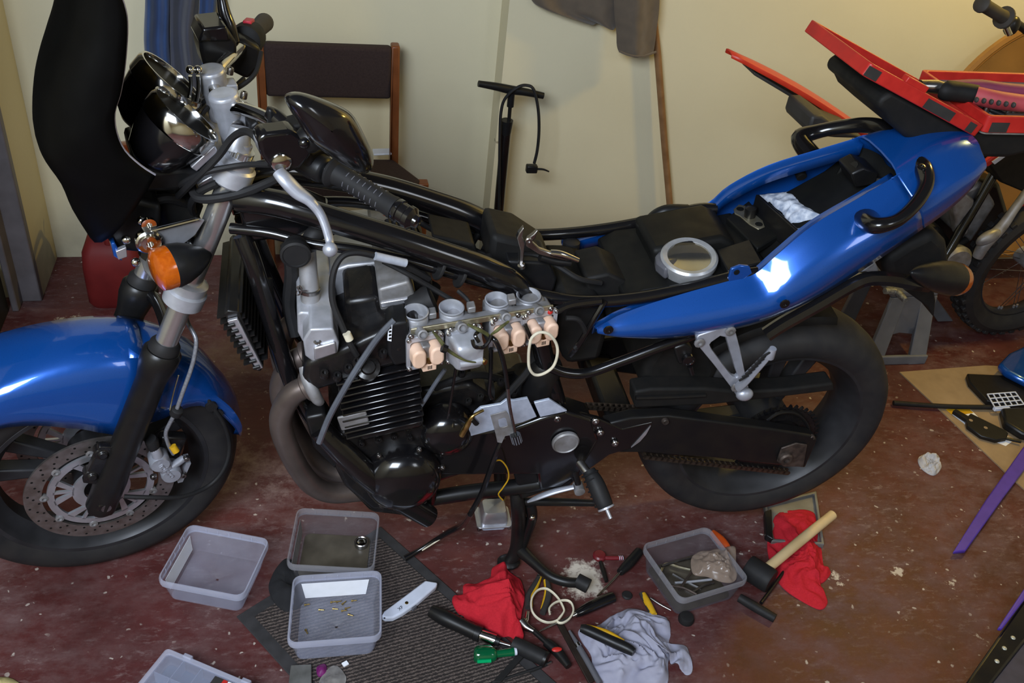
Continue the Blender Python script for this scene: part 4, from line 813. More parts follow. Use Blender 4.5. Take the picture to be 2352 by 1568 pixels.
# grab handles
def handle(P3):
    g = M().tube(P3, [0.025, 0.020, 0.0155, 0.0155, 0.0165, 0.018, 0.017], 18, flat=0.8).build('grab_handle', gloss_black, tl)
    return g
gp_ = [B(1990, 503, -0.122), B(2012, 518, -0.168), B(2062, 505, -0.172), B(2105, 465, -0.150), B(2126, 425, -0.120), B(2122, 392, -0.085), B(2104, 372, -0.045)]
g1 = handle(gp_); bolts('handle_bolt', [(B(2116, 384, -0.092), -NB*0.3+ZA)], 0.009, 0.004, gloss_black, g1)
g2_ = handle([MB(p_) for p_ in gp_])
# under-seat tray and fittings
TN = (B(1680, 640, -0.108)-B(1480, 668, -0.108)).cross(NB).normalized(); TN = TN if TN.z > 0 else -TN
TN2 = (B(1990, 505, -0.068)-B(1770, 622, -0.068)).cross(NB).normalized(); TN2 = TN2 if TN2.z > 0 else -TN2
def T1(px, py, h): return G(px, py, B(1480, 668, -0.108)+TN*h, TN)
def T2(px, py, h): return G(px, py, B(1770, 622, -0.068)+TN2*h, TN2)
bplate([(1435, 690), (1480, 668), (1680, 640), (1770, 622), (1790, 650), (1500, 720), (1440, 720)], -0.108, 0.108).build('under_seat_tray', dark_int, bike, bevel=0.006)
bplate([(1770, 622), (1990, 505), (2050, 462), (2060, 500), (1800, 650)], -0.085, 0.105).build('rear_tray', dark_int, bpy.data.objects['under_seat_tray'], bevel=0.004)
tray = bpy.data.objects['under_seat_tray']
bplate([(1498, 575), (1660, 545), (1690, 560), (1700, 600), (1560, 640), (1500, 620)], -0.03, 0.10).build('battery_cover', dark_int, tray, bevel=0.012, seg=3)
M().prism([T1(x_, y_, 0.024) for (x_, y_) in ((1645, 572), (1722, 548), (1752, 602), (1672, 622))], -TN*0.02).build('battery', plastic_black, tray, bevel=0.003)
M().prism([B(1850, 548, -0.10), B(1736, 446, 0.10), B(1736, 446, 0.10)-ZA*0.05, B(1850, 548, -0.10)-ZA*0.05], XA*0.008).build('tray_divider', satin_black, tray, bevel=0.002)
bplate([(1345, 640), (1400, 628), (1445, 650), (1430, 685), (1350, 690)], -0.06, 0.04).build('relay_block', matt_black, tray, bevel=0.006)
M().tube([B(1455, 575, 0.05), B(1480, 610, 0.0), B(1500, 655, -0.08)], 0.011, 10).build('seat_cross_tube', satin_black, tray)
lt = M().prism([T1(x_, y_, 0.020) for (x_, y_) in ((1685, 480), (1697, 469), (1712, 472), (1730, 488), (1752, 506), (1757, 520), (1742, 526), (1722, 515), (1700, 496), (1688, 490))], -TN*0.003)
lt = lt.build('seat_latch', zinc, tray, bevel=0.001)
bolts('latch_hole', [(T1(1700, 480, 0.020), TN), (T1(1743, 515, 0.020), TN)], 0.008, 0.001, dark_int, lt)
M().prism([T1(x_, y_, 0.017) for (x_, y_) in ((1668, 500), (1720, 460), (1790, 540), (1740, 570))], -TN*0.015).build('latch_support', dark_int, tray, bevel=0.003)
M().lathe(T1(1722, 496, 0.020), TN, [(0.012, 0), (0.012, 0.02), (0.006, 0.024), (0, 0.024)], 14).build('latch_spring', satin_black, lt)
M().prism([B(1478, 548, 0.06), B(1490, 538, 0.06), B(1514, 562, 0.04), B(1504, 574, 0.04)], -NB*0.004+ZA*0.003).build('seat_bracket', zinc, tray, bevel=0.001)
M().tube([B(1480, 540, 0.115), B(1500, 505, 0.115), B(1530, 484, 0.11), B(1580, 480, 0.11)], [0.014, 0.016, 0.013, 0.010], 12).build('tank_rear_mount', plastic_black, frm)
cable('loom', [(1410, 640, 0.02), (1430, 610, 0.03), (1445, 600, 0.03), (1450, 640, 0.0), (1430, 660, -0.02)], 0.005, mat('purple_brown_loom', (0.05, 0.012, 0.03), 0.5, 0, scale=40), B)
cable('loom', [(1440, 622, 0.03), (1460, 610, 0.03), (1475, 600, 0.035)], 0.004, mat('orange_loom', (0.3, 0.07, 0.015), 0.5, 0, scale=40), B)
M().tube([B(1835, 390, 0.118), B(1842, 408, 0.10)], 0.011, 12, 1).build('rubber_stop', matt_black, tl)
M().tube([B(1960, 380, 0.0), B(1990, 410, 0.0), B(2040, 420, -0.02)], 0.010, 8).build('lock_mechanism', satin_black, tray)
bplate([(1955, 400), (1985, 385), (2020, 398), (2010, 425), (1965, 432)], -0.02, 0.04).build('lock_plate', satin_black, tray, bevel=0.004)
# left side electrics below the rails
bplate([(1290, 690), (1380, 690), (1400, 760), (1380, 830), (1300, 840), (1270, 770)], -0.10, 0.10).build('air_filter_box', matt_black, bike, bevel=0.015)
bplate([(1390, 700), (1480, 690), (1560, 680), (1560, 770), (1400, 770)], -0.09, 0.09).build('electrics_box', matt_black, bike, bevel=0.01)
cable('loom', [(1390, 690, -0.13), (1360, 740, -0.14), (1330, 790, -0.14), (1310, 815, -0.13)], 0.006, gloss_black, B)
cable('loom', [(1265, 720, -0.15), (1310, 700, -0.145), (1380, 690, -0.14)], 0.0075, gloss_black, B)
cable('loom', [(1300, 730, -0.15), (1330, 735, -0.15), (1345, 770, -0.14), (1320, 800, -0.14)], 0.005, rubber, B)
# footrest hanger
ho = [B(x_, y_, -0.165) for (x_, y_) in ((1600, 775), (1606, 770), (1660, 752), (1688, 756), (1700, 800), (1712, 858), (1722, 900), (1712, 918), (1694, 912), (1678, 888), (1640, 838), (1602, 792))]
hi_ = [B(x_, y_, -0.165) for (x_, y_) in ((1630, 792), (1634, 786), (1654, 772), (1668, 775), (1678, 810), (1690, 850), (1696, 864), (1692, 868), (1684, 866), (1676, 858), (1656, 832), (1634, 802))]
hg = M().frame(ho, hi_, NB*0.014).build('footrest_hanger', silver_paint, bike, bevel=0.002)
bolts('hanger_bolt', [(B(1606, 786, -0.166), -NB), (B(1677, 759, -0.166), -NB), (B(1690, 888, -0.170), -NB)], 0.011, 0.005, alu_dull, hg)
pg = M().tube([B(1694, 890, -0.18), B(1712, 872, -0.19), B(1740, 842, -0.205), B(1768, 812, -0.22)], [0.010, 0.0125, 0.011, 0.009], 12, flat=0.6).build('pillion_footrest', silver_paint, hg)
M().ball(B(1710, 905, -0.175), 0.019, (1, 0.7, 0.8), n=16).build('peg_hinge', silver_paint, hg)
M().tube([B(1766, 818, -0.218), B(1776, 800, -0.222)], [0.011, 0.007], 12, 1).build('peg_tip', silver_paint, pg)
for k in range(8):
    a_ = B(1708+k*7.2, 868-k*7.6, -0.200-0.003*k); M().tube([a_-V((0.008, 0, 0.006)), a_+V((0.006, -0.004, 0.010))], 0.0026, 6, 1).build('peg_rib', rubber, pg)
lk = bplate([(1548, 800), (1575, 790), (1592, 800), (1590, 830), (1560, 838)], -0.14, -0.12).build('helmet_lock', satin_black, bike, bevel=0.004)
M().lathe(B(1581, 826, -0.145), -NB, [(0.013, -0.004), (0.013, 0.004), (0.010, 0.005), (0.009, 0.003), (0, 0.003)], 20).build('lock_barrel', gloss_black, lk)
M().tube([B(1585, 840, -0.145), B(1590, 858, -0.145)], 0.006, 10, 1).build('lock_tongue', gloss_black, lk)
# rack tube and rear lights
cable('rack_tube', [(1760, 768, -0.15), (1800, 742, -0.15), (1880, 697, -0.15), (1950, 656, -0.145), (1990, 640, -0.14), (2040, 640, -0.14), (2090, 648, -0.14), (2130, 655, -0.13)], 0.0155, gloss_black, B)
bplate([(2030, 600), (2090, 560), (2150, 530), (2180, 560), (2190, 640), (2120, 670), (2040, 650)], -0.06, 0.10).build('tail_light_housing', matt_black, bike, bevel=0.02, seg=3)
ia = B(2188, 640, -0.105); it = B(2092, 626, -0.165)
i3 = indicator(ia, it, 0.036, bike, -1)
bplate([(2075, 665), (2145, 660), (2150, 690), (2146, 730), (2130, 705)], -0.03, 0.03).build('mudguard_flap', matt_black, bike, bevel=0.004)
bplate([(1960, 640), (2010, 600), (2020, 620), (2005, 655)], -0.11, -0.08).build('silencer_bracket', alu_dull, bike, bevel=0.004)
bplate([(1910, 670), (1990, 628), (2012, 636), (1990, 655), (1900, 690)], -0.08, 0.08).build('undertray', bpy.data.materials['grubby_steel'], bike, bevel=0.006)
# ---------------------------------------------------------------- carburettors and parts hung on the bike
CU_ = (B(1240, 755, -0.165)-B(977, 808, -0.205)).normalized(); CN = -(NB*0.93 - ZA*0.0).normalized(); CN = (CN - CU_*CN.dot(CU_)).normalized(); CV = CN.cross(CU_).normalized()
if CV.z < 0: CV = -CV
rack = thing('carburettor_rack', 'bank of four aluminium carburettors with cream floats hanging beside the engine', 'carburettors', B(1100, 840, -0.15))
cpx = [(977, 808, -0.205), (1066, 792, -0.192), (1165, 768, -0.176), (1240, 753, -0.165)]
bm_px = [(955, 722), (1037, 712), (1142, 694), (1214, 684)]
for k, (x_, y_, o_) in enumerate(cpx):
    c = B(x_, y_, o_)
    body = M(); body.box(c - CN*0.030, (0.060, 0.050, 0.066), (CU_, CN, CV)); body.box(c - CN*0.046 + CV*0.006, (0.046, 0.06, 0.052), (CU_, CN, CV)); body.lathe(c - CN*0.040 + CV*0.02, CV, [(0.024, 0), (0.021, 0.02)], 24)
    body = body.build('carburettor_body', alu_dull, rack, bevel=0.004, seg=2)
    ou = rect(c, CU_*0.034, CV*0.037, 0.007); iu = rect(c-CV*0.003, CU_*0.027, CV*0.029, 0.006)
    M().frame(ou, iu, -CN*0.008).build('bowl_flange', alu, body, bevel=0.001)
    for (a, b_) in ((-1, 1), (1, 1), (-1, -1), (1, -1)):
        bolts('screw', [(c+CU_*0.030*a+CV*0.033*b_, CN)], 0.0042, 0.003, steel, body)
    bc = B(bm_px[k][0], bm_px[k][1]-4, o_+0.040); ba = (CV*0.97+CN*0.05).normalized()
    M().lathe(bc, ba, [(0.0185, -0.040), (0.0185, -0.022), (0.0225, -0.018), (0.0225, -0.006), (0.0205, -0.003), (0.0228, 0.0), (0.0232, 0.003), (0.021, 0.004), (0.0185, -0.004), (0.0165, -0.028), (0.0, -0.03)], 32).build('bellmouth', alu, body)
    if k == 1:
        bw = M()
        def sec(s_, d_): return rect(c+CN*d_-CV*0.002, CU_*0.031*s_, CV*0.033*s_, 0.010)
        bw.grid([sec(1.0, 0.0), sec(1.0, 0.006), sec(0.92, 0.016), sec(0.86, 0.030), sec(0.74, 0.037), sec(0.3, 0.039), sec(0.01, 0.039)], closed=True)
        bw = bw.build('float_bowl', alu, body, ang=50)
        M().tube([c+CN*0.034-CV*0.012-CU_*0.02, c+CN*0.036-CV*0.012+CU_*0.022], 0.008, 12, 1).build('drain_boss', alu, bw)
        M().cyl(c+CN*0.036-CV*0.012+CU_*0.022, c+CN*0.044-CV*0.012+CU_*0.026, 0.0055, 12).build('drain_screw', brass, bw)
    else:
        for s_ in (-1, 1):
            fc_ = c + CU_*0.0165*s_ - CV*0.001
            lp = arc(fc_-CV*0.005, CU_, CV, 0.0125, 180, 360, 10)+arc(fc_+CV*0.010, CU_, CV, 0.0125, 0, 180, 10)
            M().prism([p_ - CN*0.012 for p_ in lp], CN*0.034).build('float', cream_plastic, body, bevel=0.004, seg=3)
        fa = M(); fa.box(c-CV*0.027+CN*0.006+CU_*0.004, (0.026, 0.016, 0.016), (CU_, CN, CV)); fa = fa.build('float_arm', cream_plastic, body, bevel=0.002)
        for q in range(3): M().box(c-CV*0.026+CN*0.0142+CU_*(0.001+0.003*q), (0.0014, 0.0006, 0.008), (CU_, CN, CV)).build('moulded_mark', dark_int, fa)
        M().cyl(c-CN*0.004-CV*0.012+CU_*0.004, c+CN*0.014-CV*0.013+CU_*0.004, 0.0055, 12).build('main_jet', brass, body)
        M().box(c-CN*0.002+CV*0.004, (0.016, 0.02, 0.030), (CU_, CN, CV)).build('jet_block', alu_dull, body, bevel=0.003)
    M().lathe(c+CV*0.042-CU_*0.006-CN*0.002, CN+CV*0.35, [(0.0095, -0.012), (0.0095, 0.008), (0.0065, 0.009), (0.005, 0.003), (0, 0.003)], 16).build('fuel_union', alu_dull, body)
    bolts('screw', [(c+CV*0.042+CU_*0.018, CN), (c+CV*0.043-CU_*0.026, CN)], 0.0052, 0.004, steel, body)
r0, r1 = B(942, 758, -0.19), B(1268, 703, -0.155)
M().box((r0+r1)/2+CN*0.004, ((r1-r0).length, 0.004, 0.012), ((r1-r0), CN, CV)).build('mounting_rail', zinc, rack, bevel=0.001)
M().box((r0+r1)/2-CN*0.010-CV*0.004, ((r1-r0).length, 0.022, 0.005), ((r1-r0), CN, CV)).build('rail_top', alu_dull, rack, bevel=0.001)
ec = plate(M(), [(890, 752), (900, 742), (938, 738), (940, 835), (905, 842), (890, 815)], -0.195, -0.14, B).build('choke_end_cover', plastic_black, rack, bevel=0.006, seg=3)
plate(M(), [(892, 748), (901, 746), (899, 784), (890, 782)], -0.198, -0.194, B).build('part_label', white_paper, ec)
for k in range(4): plate(M(), [(893, 752+k*8), (899, 751+k*8), (899, 755+k*8), (893, 756+k*8)], -0.1986, -0.198, B).build('label_bar', dark_int, ec)
for (x_, y_) in ((995, 722), (1085, 708), (1178, 690)): plate(M(), [(x_-10, y_), (x_+8, y_-3), (x_+8, y_+10), (x_-10, y_+12)], -0.17, -0.15, B).build('linkage_clamp', alu_dull, rack, bevel=0.002)
M().tube([B(1080, 712, -0.15), B(1075, 690, -0.14), B(1052, 668, -0.12)], 0.004, 8).build('choke_cable', rubber, rack)
gw = mat('olive_wire', (0.10, 0.10, 0.03), 0.5, 0, (0.05, 0.05, 0.02), 60)
for pts in ([(995, 762, -0.21), (1010, 780, -0.235), (1025, 800, -0.24), (1045, 815, -0.24), (1070, 828, -0.24), (1095, 832, -0.23)], [(1075, 745, -0.21), (1095, 755, -0.225), (1115, 765, -0.225), (1128, 775, -0.22)]):
    M().tube([B(*p_) for p_ in pts], [0.0022, 0.0036, 0.0034, 0.003, 0.0018, 0.0016][:len(pts)], 8).build('sensor_wire', gw, rack)
for pts in ([(1085, 780, -0.24), (1090, 795, -0.245), (1108, 798, -0.24), (1122, 785, -0.235), (1128, 770, -0.23)], [(1100, 760, -0.22), (1092, 770, -0.235), (1100, 785, -0.24)]):
    M().tube([B(*p_) for p_ in pts], 0.0036, 8).build('sensor_wire', gloss_black, rack)
M().tube([B(1128, 768, -0.22), B(1140, 760, -0.225), B(1155, 748, -0.22), B(1168, 738, -0.21)], [0.0016, 0.003, 0.003, 0.002], 8).build('sensor_wire', gw, rack)
M().tube([B(1015, 798, -0.245), B(1026, 802, -0.246)], 0.008, 8, 1).build('wire_plug', gloss_black, rack)
M().ball(B(1263, 715, -0.16), 0.006, n=10).build('red_cap', red_plastic, rack)
M().tube([B(1205, 745, -0.19), B(1212, 760, -0.195), B(1218, 775, -0.195)], 0.005, 8).build('jet_lever', gloss_black, rack)
# cream gasket loop hung over the right-hand float
lp = [(1222, 775), (1240, 763), (1262, 768), (1278, 790), (1280, 815), (1270, 842), (1248, 858), (1228, 860), (1216, 845), (1214, 820), (1216, 795)]
tag(M().tube([B(x_, y_, -0.225) for (x_, y_) in lp], 0.0028, 8, 5, closed=True).build('gasket_ring', cream_rubber), 'cream rubber gasket ring hanging from the right-hand carburettor float', 'gasket')
# idle adjuster on its cable
ia_ = thing('idle_adjuster', 'loose throttle stop cable with steel bracket and black knurled knob below the carburettors', 'cable bracket', B(1160, 1000, -0.2))
M().tube([B(1125, 772, -0.22), B(1140, 785, -0.23), B(1152, 815, -0.225), B(1160, 850, -0.222), B(1166, 890, -0.22)], 0.0045, 10).build('cable_outer', gloss_black, ia_)
M().tube([B(1166, 890, -0.22), B(1171, 935, -0.22), B(1184, 998, -0.222)], [0.0036, 0.0034, 0.0028], 10).build('adjuster_screw', steel, ia_)
br_o = [B(x_, y_, -0.215) for (x_, y_) in ((1126, 952), (1162, 942), (1168, 950), (1182, 996), (1160, 1000), (1152, 1016), (1142, 1014), (1138, 995))]
br_i = [B(x_, y_, -0.215) for (x_, y_) in ((1144, 962), (1158, 957), (1162, 960), (1166, 976), (1158, 979), (1150, 980), (1147, 979), (1145, 972))]
M().frame(br_o, br_i, -NB*0.002).build('bracket', alu_dull, ia_, bevel=0.0006)
kn = M().cyl(B(1183, 997, -0.222), B(1188, 1016, -0.226), 0.0098, 16).build('knob', gloss_black, ia_)
for q in range(12):
    a_ = B(1183, 998, -0.222); b_ = B(1188, 1015, -0.226); ax_ = (b_-a_).normalized(); u_ = ax_.orthogonal().normalized(); w_ = ax_.cross(u_); d_ = (u_*math.cos(q*math.pi/6)+w_*math.sin(q*math.pi/6))*0.0098
    M().tube([a_+d_, b_+d_], 0.0012, 5, 1).build('knurl', grey_plastic, kn)
wc = M().tube([B(1128, 800, -0.21), B(1127, 860, -0.2), B(1124, 900, -0.2), B(1130, 915, -0.2)], 0.004, 8).build('switch_lead', gloss_black, bike)
bw_ = M().tube([B(1060, 1000, -0.2), B(1074, 975, -0.2), B(1086, 955, -0.2), B(1110, 942, -0.19)], [0.0055, 0.006, 0.0035, 0.003], 10).build('bullet_connector', brass, bike)
M().tube([B(1084, 960, -0.2), B(1095, 972, -0.198)], 0.006, 8, 1).build('connector_boot', gloss_black, bike)
# float bowl lying under the frame
fbw = thing('float_bowl', 'loose pale aluminium float bowl on the floor under the frame tube', 'float bowl', Z(1130, 1205, 0))
c = Z(1130, 1200, 0.0); u_ = (Z(1175, 1195, 0)-Z(1085, 1200, 0)).normalized(); v_ = ZA.cross(u_)
M().prism(rect(c+ZA*0.018, u_*0.044, v_*0.036, 0.010), ZA*0.004).build('bowl_flange', alu_pale, fbw, bevel=0.001)
bwm = M(); bwm.grid([rect(c+ZA*z_, u_*0.034*s_, v_*0.030*s_, 0.009) for (s_, z_) in ((1, 0.022), (1, 0.030), (0.94, 0.050), (0.80, 0.060), (0.02, 0.062))], closed=True); bwm.build('bowl_body', alu_pale, fbw, ang=50)
M().prism(rect(c, u_*0.030, v_*0.026, 0.008), ZA*0.018).build('bowl_base', white_plate, fbw, bevel=0.002)
for a in (-1, 1):
    for b_ in (-1, 1): bolts('bowl_screw', [(c+u_*0.038*a+v_*0.030*b_+ZA*0.018, -ZA)], 0.005, 0.010, steel, fbw)
M().tube([c+u_*0.028+v_*0.02+ZA*0.05, c+u_*0.033+v_*0.02+ZA*0.09, c+u_*0.024+v_*0.03+ZA*0.11], 0.0022, 6).build('bowl_spring_wire', brass, fbw)
# locking pliers on the frame
lp_ = thing('locking_pliers', 'steel locking pliers lying on the airbox between the frame rails', 'pliers', B(1220, 600, -0.02))
def opl(pts, o0, o1): return bplate(pts, o0, o1)
opl([(1187, 548), (1193, 535), (1204, 522), (1200, 545), (1206, 560), (1203, 600), (1200, 612), (1192, 612), (1194, 575)], -0.085, -0.073).build('lower_jaw', steel, lp_, bevel=0.002)
opl([(1212, 548), (1226, 538), (1236, 528), (1230, 548), (1222, 556), (1240, 572), (1262, 580), (1290, 590), (1326, 598), (1300, 600), (1262, 592), (1236, 585), (1205, 565)], -0.078, -0.068).build('upper_jaw', steel, lp_, bevel=0.002)
M().cyl(B(1197, 608, -0.086), B(1199, 614, -0.086), 0.007, 12).build('adjuster', steel, lp_)
M().tube([B(1264, 580, -0.08), B(1290, 584, -0.082), B(1328, 598, -0.085)], [0.006, 0.007, 0.005], 10).build('release_handle', chrome, lp_)
M().tube([B(1240, 590, -0.07), B(1275, 600, -0.07), B(1310, 603, -0.07)], 0.008, 10).build('fixed_handle', satin_black, lp_)
bolts('pivot', [(B(1214, 552, -0.086), -NB)], 0.007, 0.004, steel, lp_)
# flashlight in the tray
fl = thing('flashlight', 'silver ringed flashlight lying lens upwards under the missing seat', 'flashlight', B(1580, 610, -0.05))
fcn = T1(1583, 591, 0.030); fax = (TN - NB*0.12).normalized()
M().lathe(fcn, fax, [(0.050, -0.03), (0.056, -0.008), (0.056, 0.002), (0.052, 0.006), (0.043, 0.004), (0.040, -0.002)], 48).build('bezel', mat('satin_silver_plastic', (0.52, 0.53, 0.55), 0.35, 0.5, scale=30), fl)
M().lathe(fcn, fax, [(0.0425, 0.003), (0.03, 0.005), (0, 0.006)], 40).build('lens', mat('clear_lens', (0.9, 0.9, 0.88), 0.05, 0, (0.85, 0.85, 0.83), 20, trans=1.0, rvar=0.02), fl)
M().lathe(fcn, fax, [(0.042, 0.0), (0.036, -0.012), (0.02, -0.024), (0.006, -0.027), (0, -0.027)], 40).build('reflector', chrome, fl)
fb_ = M().prism([T1(x_, y_, 0.030) for (x_, y_) in ((1505, 585), (1520, 568), (1565, 552), (1590, 556), (1560, 600), (1530, 618), (1508, 600))], -TN*0.028).build('body', grey_plastic, fl, bevel=0.006)
M().prism([T1(x_, y_, 0.0305) for (x_, y_) in ((1524, 578), (1540, 566), (1545, 570), (1528, 584))], TN*0.0005).build('body_label', red_plastic, fb_)
# plastic bag of small parts
def blob(name, px_out, fn, h, m_, seed, up=ZA, rings=14, parent=None, fold=0.35, freq=30, pw=1.7, k=6, peak=None, crease=0.5):
    out = [fn(*p_) for p_ in px_out]; out = cat(out, k, True); n = len(out); c = sum(out, V((0, 0, 0)))/n
    if peak is not None: c = fn(*peak)
    mm = M(); vs = []; fs = []; sd = V((seed*3.1, seed*1.7, seed*0.9))
    def hgt(p_, s_):
        q = V((p_.x*freq, p_.y*freq, p_.z*freq))+sd
        w_ = V((noise.noise(q*0.5+sd), noise.noise(q*0.5-sd), 0))*1.2; q2 = q+w_
        rg_ = 1-2.2*abs(noise.noise(q2*0.55)); r2 = 1-2.4*abs(noise.noise(q2*1.25+sd)); r3 = 1-2.4*abs(noise.noise(q2*2.6-sd))
        f_ = crease*(0.55*rg_+0.30*r2+0.15*r3) + (1-crease)*noise.noise(q)
        e_ = max(0.0, 1-s_**pw)
        return max(0.0015, h*e_*(1-fold+fold*1.5*f_) + h*0.22*(s_**3)*max(0, 0.5*r2+0.4*rg_))
    vs.append(c+up*hgt(c, 0))
    for i in range(1, rings+1):
        s_ = i/rings
        for j in range(n):
            p_ = c.lerp(out[j], s_); vs.append(p_ + up*hgt(p_, s_))
    for j in range(n): fs.append((0, 1+j, 1+(j+1) % n))
    for i in range(rings-1):
        for j in range(n): fs.append((1+i*n+j, 1+(i+1)*n+j, 1+(i+1)*n+(j+1) % n, 1+i*n+(j+1) % n))
    base = len(vs)
    for j in range(n): vs.append(out[j]+up*0.0002)
    for j in range(n): fs.append((1+(rings-1)*n+j, base+j, base+(j+1) % n, 1+(rings-1)*n+(j+1) % n))
    fs.append(tuple(base+j for j in range(n)))
    mm.add(vs, fs); return mm.build(name, m_, parent, ang=80, weld=False)
bag_m = mat('clear_bag_with_white_filling', (0.80, 0.84, 0.92), 0.22, 0, (0.34, 0.40, 0.52), 60, 0.25, coat=0.6, bump=0.4)
o_ = blob('parts_bag', [(1742, 450), (1780, 445), (1817, 441), (1832, 455), (1846, 470), (1875, 487), (1902, 501), (1878, 509), (1850, 515), (1815, 523), (1800, 505), (1790, 492), (1765, 468)], lambda x, y: T2(x, y, 0.012), 0.018, bag_m, 3.1, up=TN2, freq=45)
tag(o_, 'clear plastic bag of white parts under the missing seat', 'plastic bag')
o_ = M().tube([T2(1818, 532, 0.012), T2(1850, 528, 0.012), T2(1880, 521, 0.012)], 0.006, 10).build('blue_sachet', mat('pale_blue_sachet', (0.25, 0.36, 0.55), 0.3, 0, scale=40)); tag(o_, 'pale blue tube beside the bag of white parts', 'tube')
# rag and clip beyond the frame
o_ = blob('red_rag', [(1322, 560), (1345, 530), (1372, 524), (1398, 535), (1405, 560), (1370, 585), (1330, 585)], lambda x, y: W(x, y, 0.42), 0.03, red_cloth, 1.3, up=-YA, freq=20); tag(o_, 'small red rag showing above the far seat rail', 'rag')
o_ = blob('red_rag', [(1268, 618), (1300, 600), (1370, 590), (1400, 610), (1370, 640), (1330, 662), (1290, 650)], lambda x, y: Z(x, y, 0.0), 0.02, red_cloth, 5.7, freq=20); tag(o_, 'red rag seen through the frame under the seat rails', 'rag')
cl = thing('plastic_clip', 'blue plastic spring clip seen through the frame on the red rag', 'clip', Z(1335, 640, 0.02))
M().prism([Z(x_, y_, 0.03) for (x_, y_) in ((1305, 640), (1318, 622), (1350, 605), (1395, 590), (1440, 585), (1440, 598), (1390, 606), (1345, 628), (1330, 645))], ZA*0.02).build('clip_arm', blue_in, cl, bevel=0.004)
bolts('rivet', [(Z(1322, 634, 0.051), ZA)], 0.012, 0.006, steel, cl)
# ---------------------------------------------------------------- things along the wall
upholst = mat('brown_tweed', (0.022, 0.012, 0.011), 0.95, 0, (0.032, 0.018, 0.016), 180, 0.6, bump=0.3)
ch = thing('chair', 'wooden chair with dark brown upholstered seat and back against the wall', 'chair', W(760, 560, 1.0)*1.0)
yb = 1.25
def wp(px, py, y): return W(px, py, y)
tr0, tl0 = wp(908, 92, yb), wp(596, 100, yb); zt = (tr0.z+tl0.z)/2
ch.location = V(((tr0.x+tl0.x)/2, yb-0.2, 0))
for (x_, nm) in ((tl0.x, 0), (tr0.x, 1)):
    M().prism([V((x_-0.013, yb-0.02, 0)), V((x_+0.013, yb-0.02, 0)), V((x_+0.013, yb-0.075, 0.42)), V((x_+0.013, yb-0.02, zt)), V((x_-0.013, yb-0.02, zt)), V((x_-0.013, yb-0.075, 0.42))], YA*0.04).build('back_post', wood, ch, bevel=0.005)
zb_ = wp(700, 222, yb-0.03).z
M().box(((tl0.x+tr0.x)/2, yb-0.012, (zt-0.006+zb_)/2), (tr0.x-tl0.x-0.024, 0.040, zt-zb_)).build('back_pad', upholst, ch, bevel=0.010, seg=3)
zs = 0.43; fx = X
sr = Z(970, 425, zs); sb = V((tr0.x+0.01, yb-0.06, zs)); xm = (tl0.x+tr0.x)/2; fy = sr.y
hw_b = tr0.x-xm; hw_f = sr.x-xm
M().prism([V((xm-hw_b, yb-0.05, zs-0.05)), V((xm+hw_b, yb-0.05, zs-0.05)), V((xm+hw_f, fy+0.03, zs-0.05)), V((xm+hw_f-0.02, fy, zs-0.05)), V((xm-hw_f+0.02, fy, zs-0.05)), V((xm-hw_f, fy+0.03, zs-0.05))], ZA*0.055).build('seat', upholst, ch, bevel=0.012, seg=3)
for s_ in (-1, 1): M().box((xm+s_*(hw_f+0.006), fy+0.03, zs/2), (0.032, 0.036, zs-0.005)).build('front_leg', wood, ch, bevel=0.004)
M().box((xm, yb-0.06, zs-0.06), (hw_b*2, 0.02, 0.05)).build('back_rail', wood, ch, bevel=0.003)
for s_ in (-1, 1): M().prism([V((xm+s_*(hw_b-0.01), yb-0.06, zs-0.075)), V((xm+s_*hw_f, fy+0.03, zs-0.075)), V((xm+s_*hw_f, fy+0.03, zs-0.045)), V((xm+s_*(hw_b-0.01), yb-0.06, zs-0.045))], XA*s_*0.012).build('side_rail', wood, ch)
o_ = M().prism([Z(855, 345, zs+0.008), Z(898, 344, zs+0.008), Z(900, 356, zs+0.008), Z(858, 358, zs+0.008)], ZA*0.006).build('folded_paper', white_paper, bevel=0.002); tag(o_, 'folded white paper lying on the back of the brown chair seat', 'paper')
# hanging clothes
denim = mat('faded_blue_cotton', (0.03, 0.065, 0.17), 0.9, 0, (0.018, 0.04, 0.11), 14, 0.5, bump=0.15, sheen=0.2)
drab = mat('grey_brown_canvas', (0.115, 0.088, 0.062), 0.9, 0, (0.085, 0.066, 0.048), 30, 0.5, bump=0.2, sheen=0.2)
def hang(name, lft, rgt, y, depth, folds, m_, parent, n=28, seed=0.0, k=4):
    rows = []; Ls = cat([V((*p_, 0)) for p_ in lft], k); Rs = cat([V((*p_, 0)) for p_ in rgt], k)
    for a, b_ in zip(Ls, Rs):
        pa, pb = W(a.x, a.y, y), W(b_.x, b_.y, y); fr = []; bk_ = []
        for j in range(n+1):
            s_ = j/n; p_ = pa.lerp(pb, s_); e_ = math.sin(math.pi*s_)**0.5
            f_ = 0.55+0.45*math.sin(folds*2*math.pi*s_+seed+1.5*nz(p_+V((seed, 0, 0)), 6))
            fr.append(p_ - YA*(depth*e_*f_+0.003*nz(p_, 40)))
            bk_.append(p_ + YA*depth*0.25*e_)
        rows.append(fr + bk_[::-1][1:-1])
    mm = M(); mm.grid(rows, closed=True); mm.add(rows[-1], [tuple(range(len(rows[-1])))]); return mm.build(name, m_, parent, ang=70)
ov = thing('overalls', 'worn blue overalls hanging on the wall behind the handlebars', 'overalls', W(415, 210, 1.28))
hang('trouser_leg', [(352, -520), (336, -400), (332, -90), (333, 0), (330, 90), (336, 150), (345, 200), (350, 235)], [(402, -520), (396, -400), (392, -90), (392, 0), (390, 80), (395, 150), (402, 200), (405, 235)], 1.29, 0.05, 1.2, denim, ov, seed=0.4)
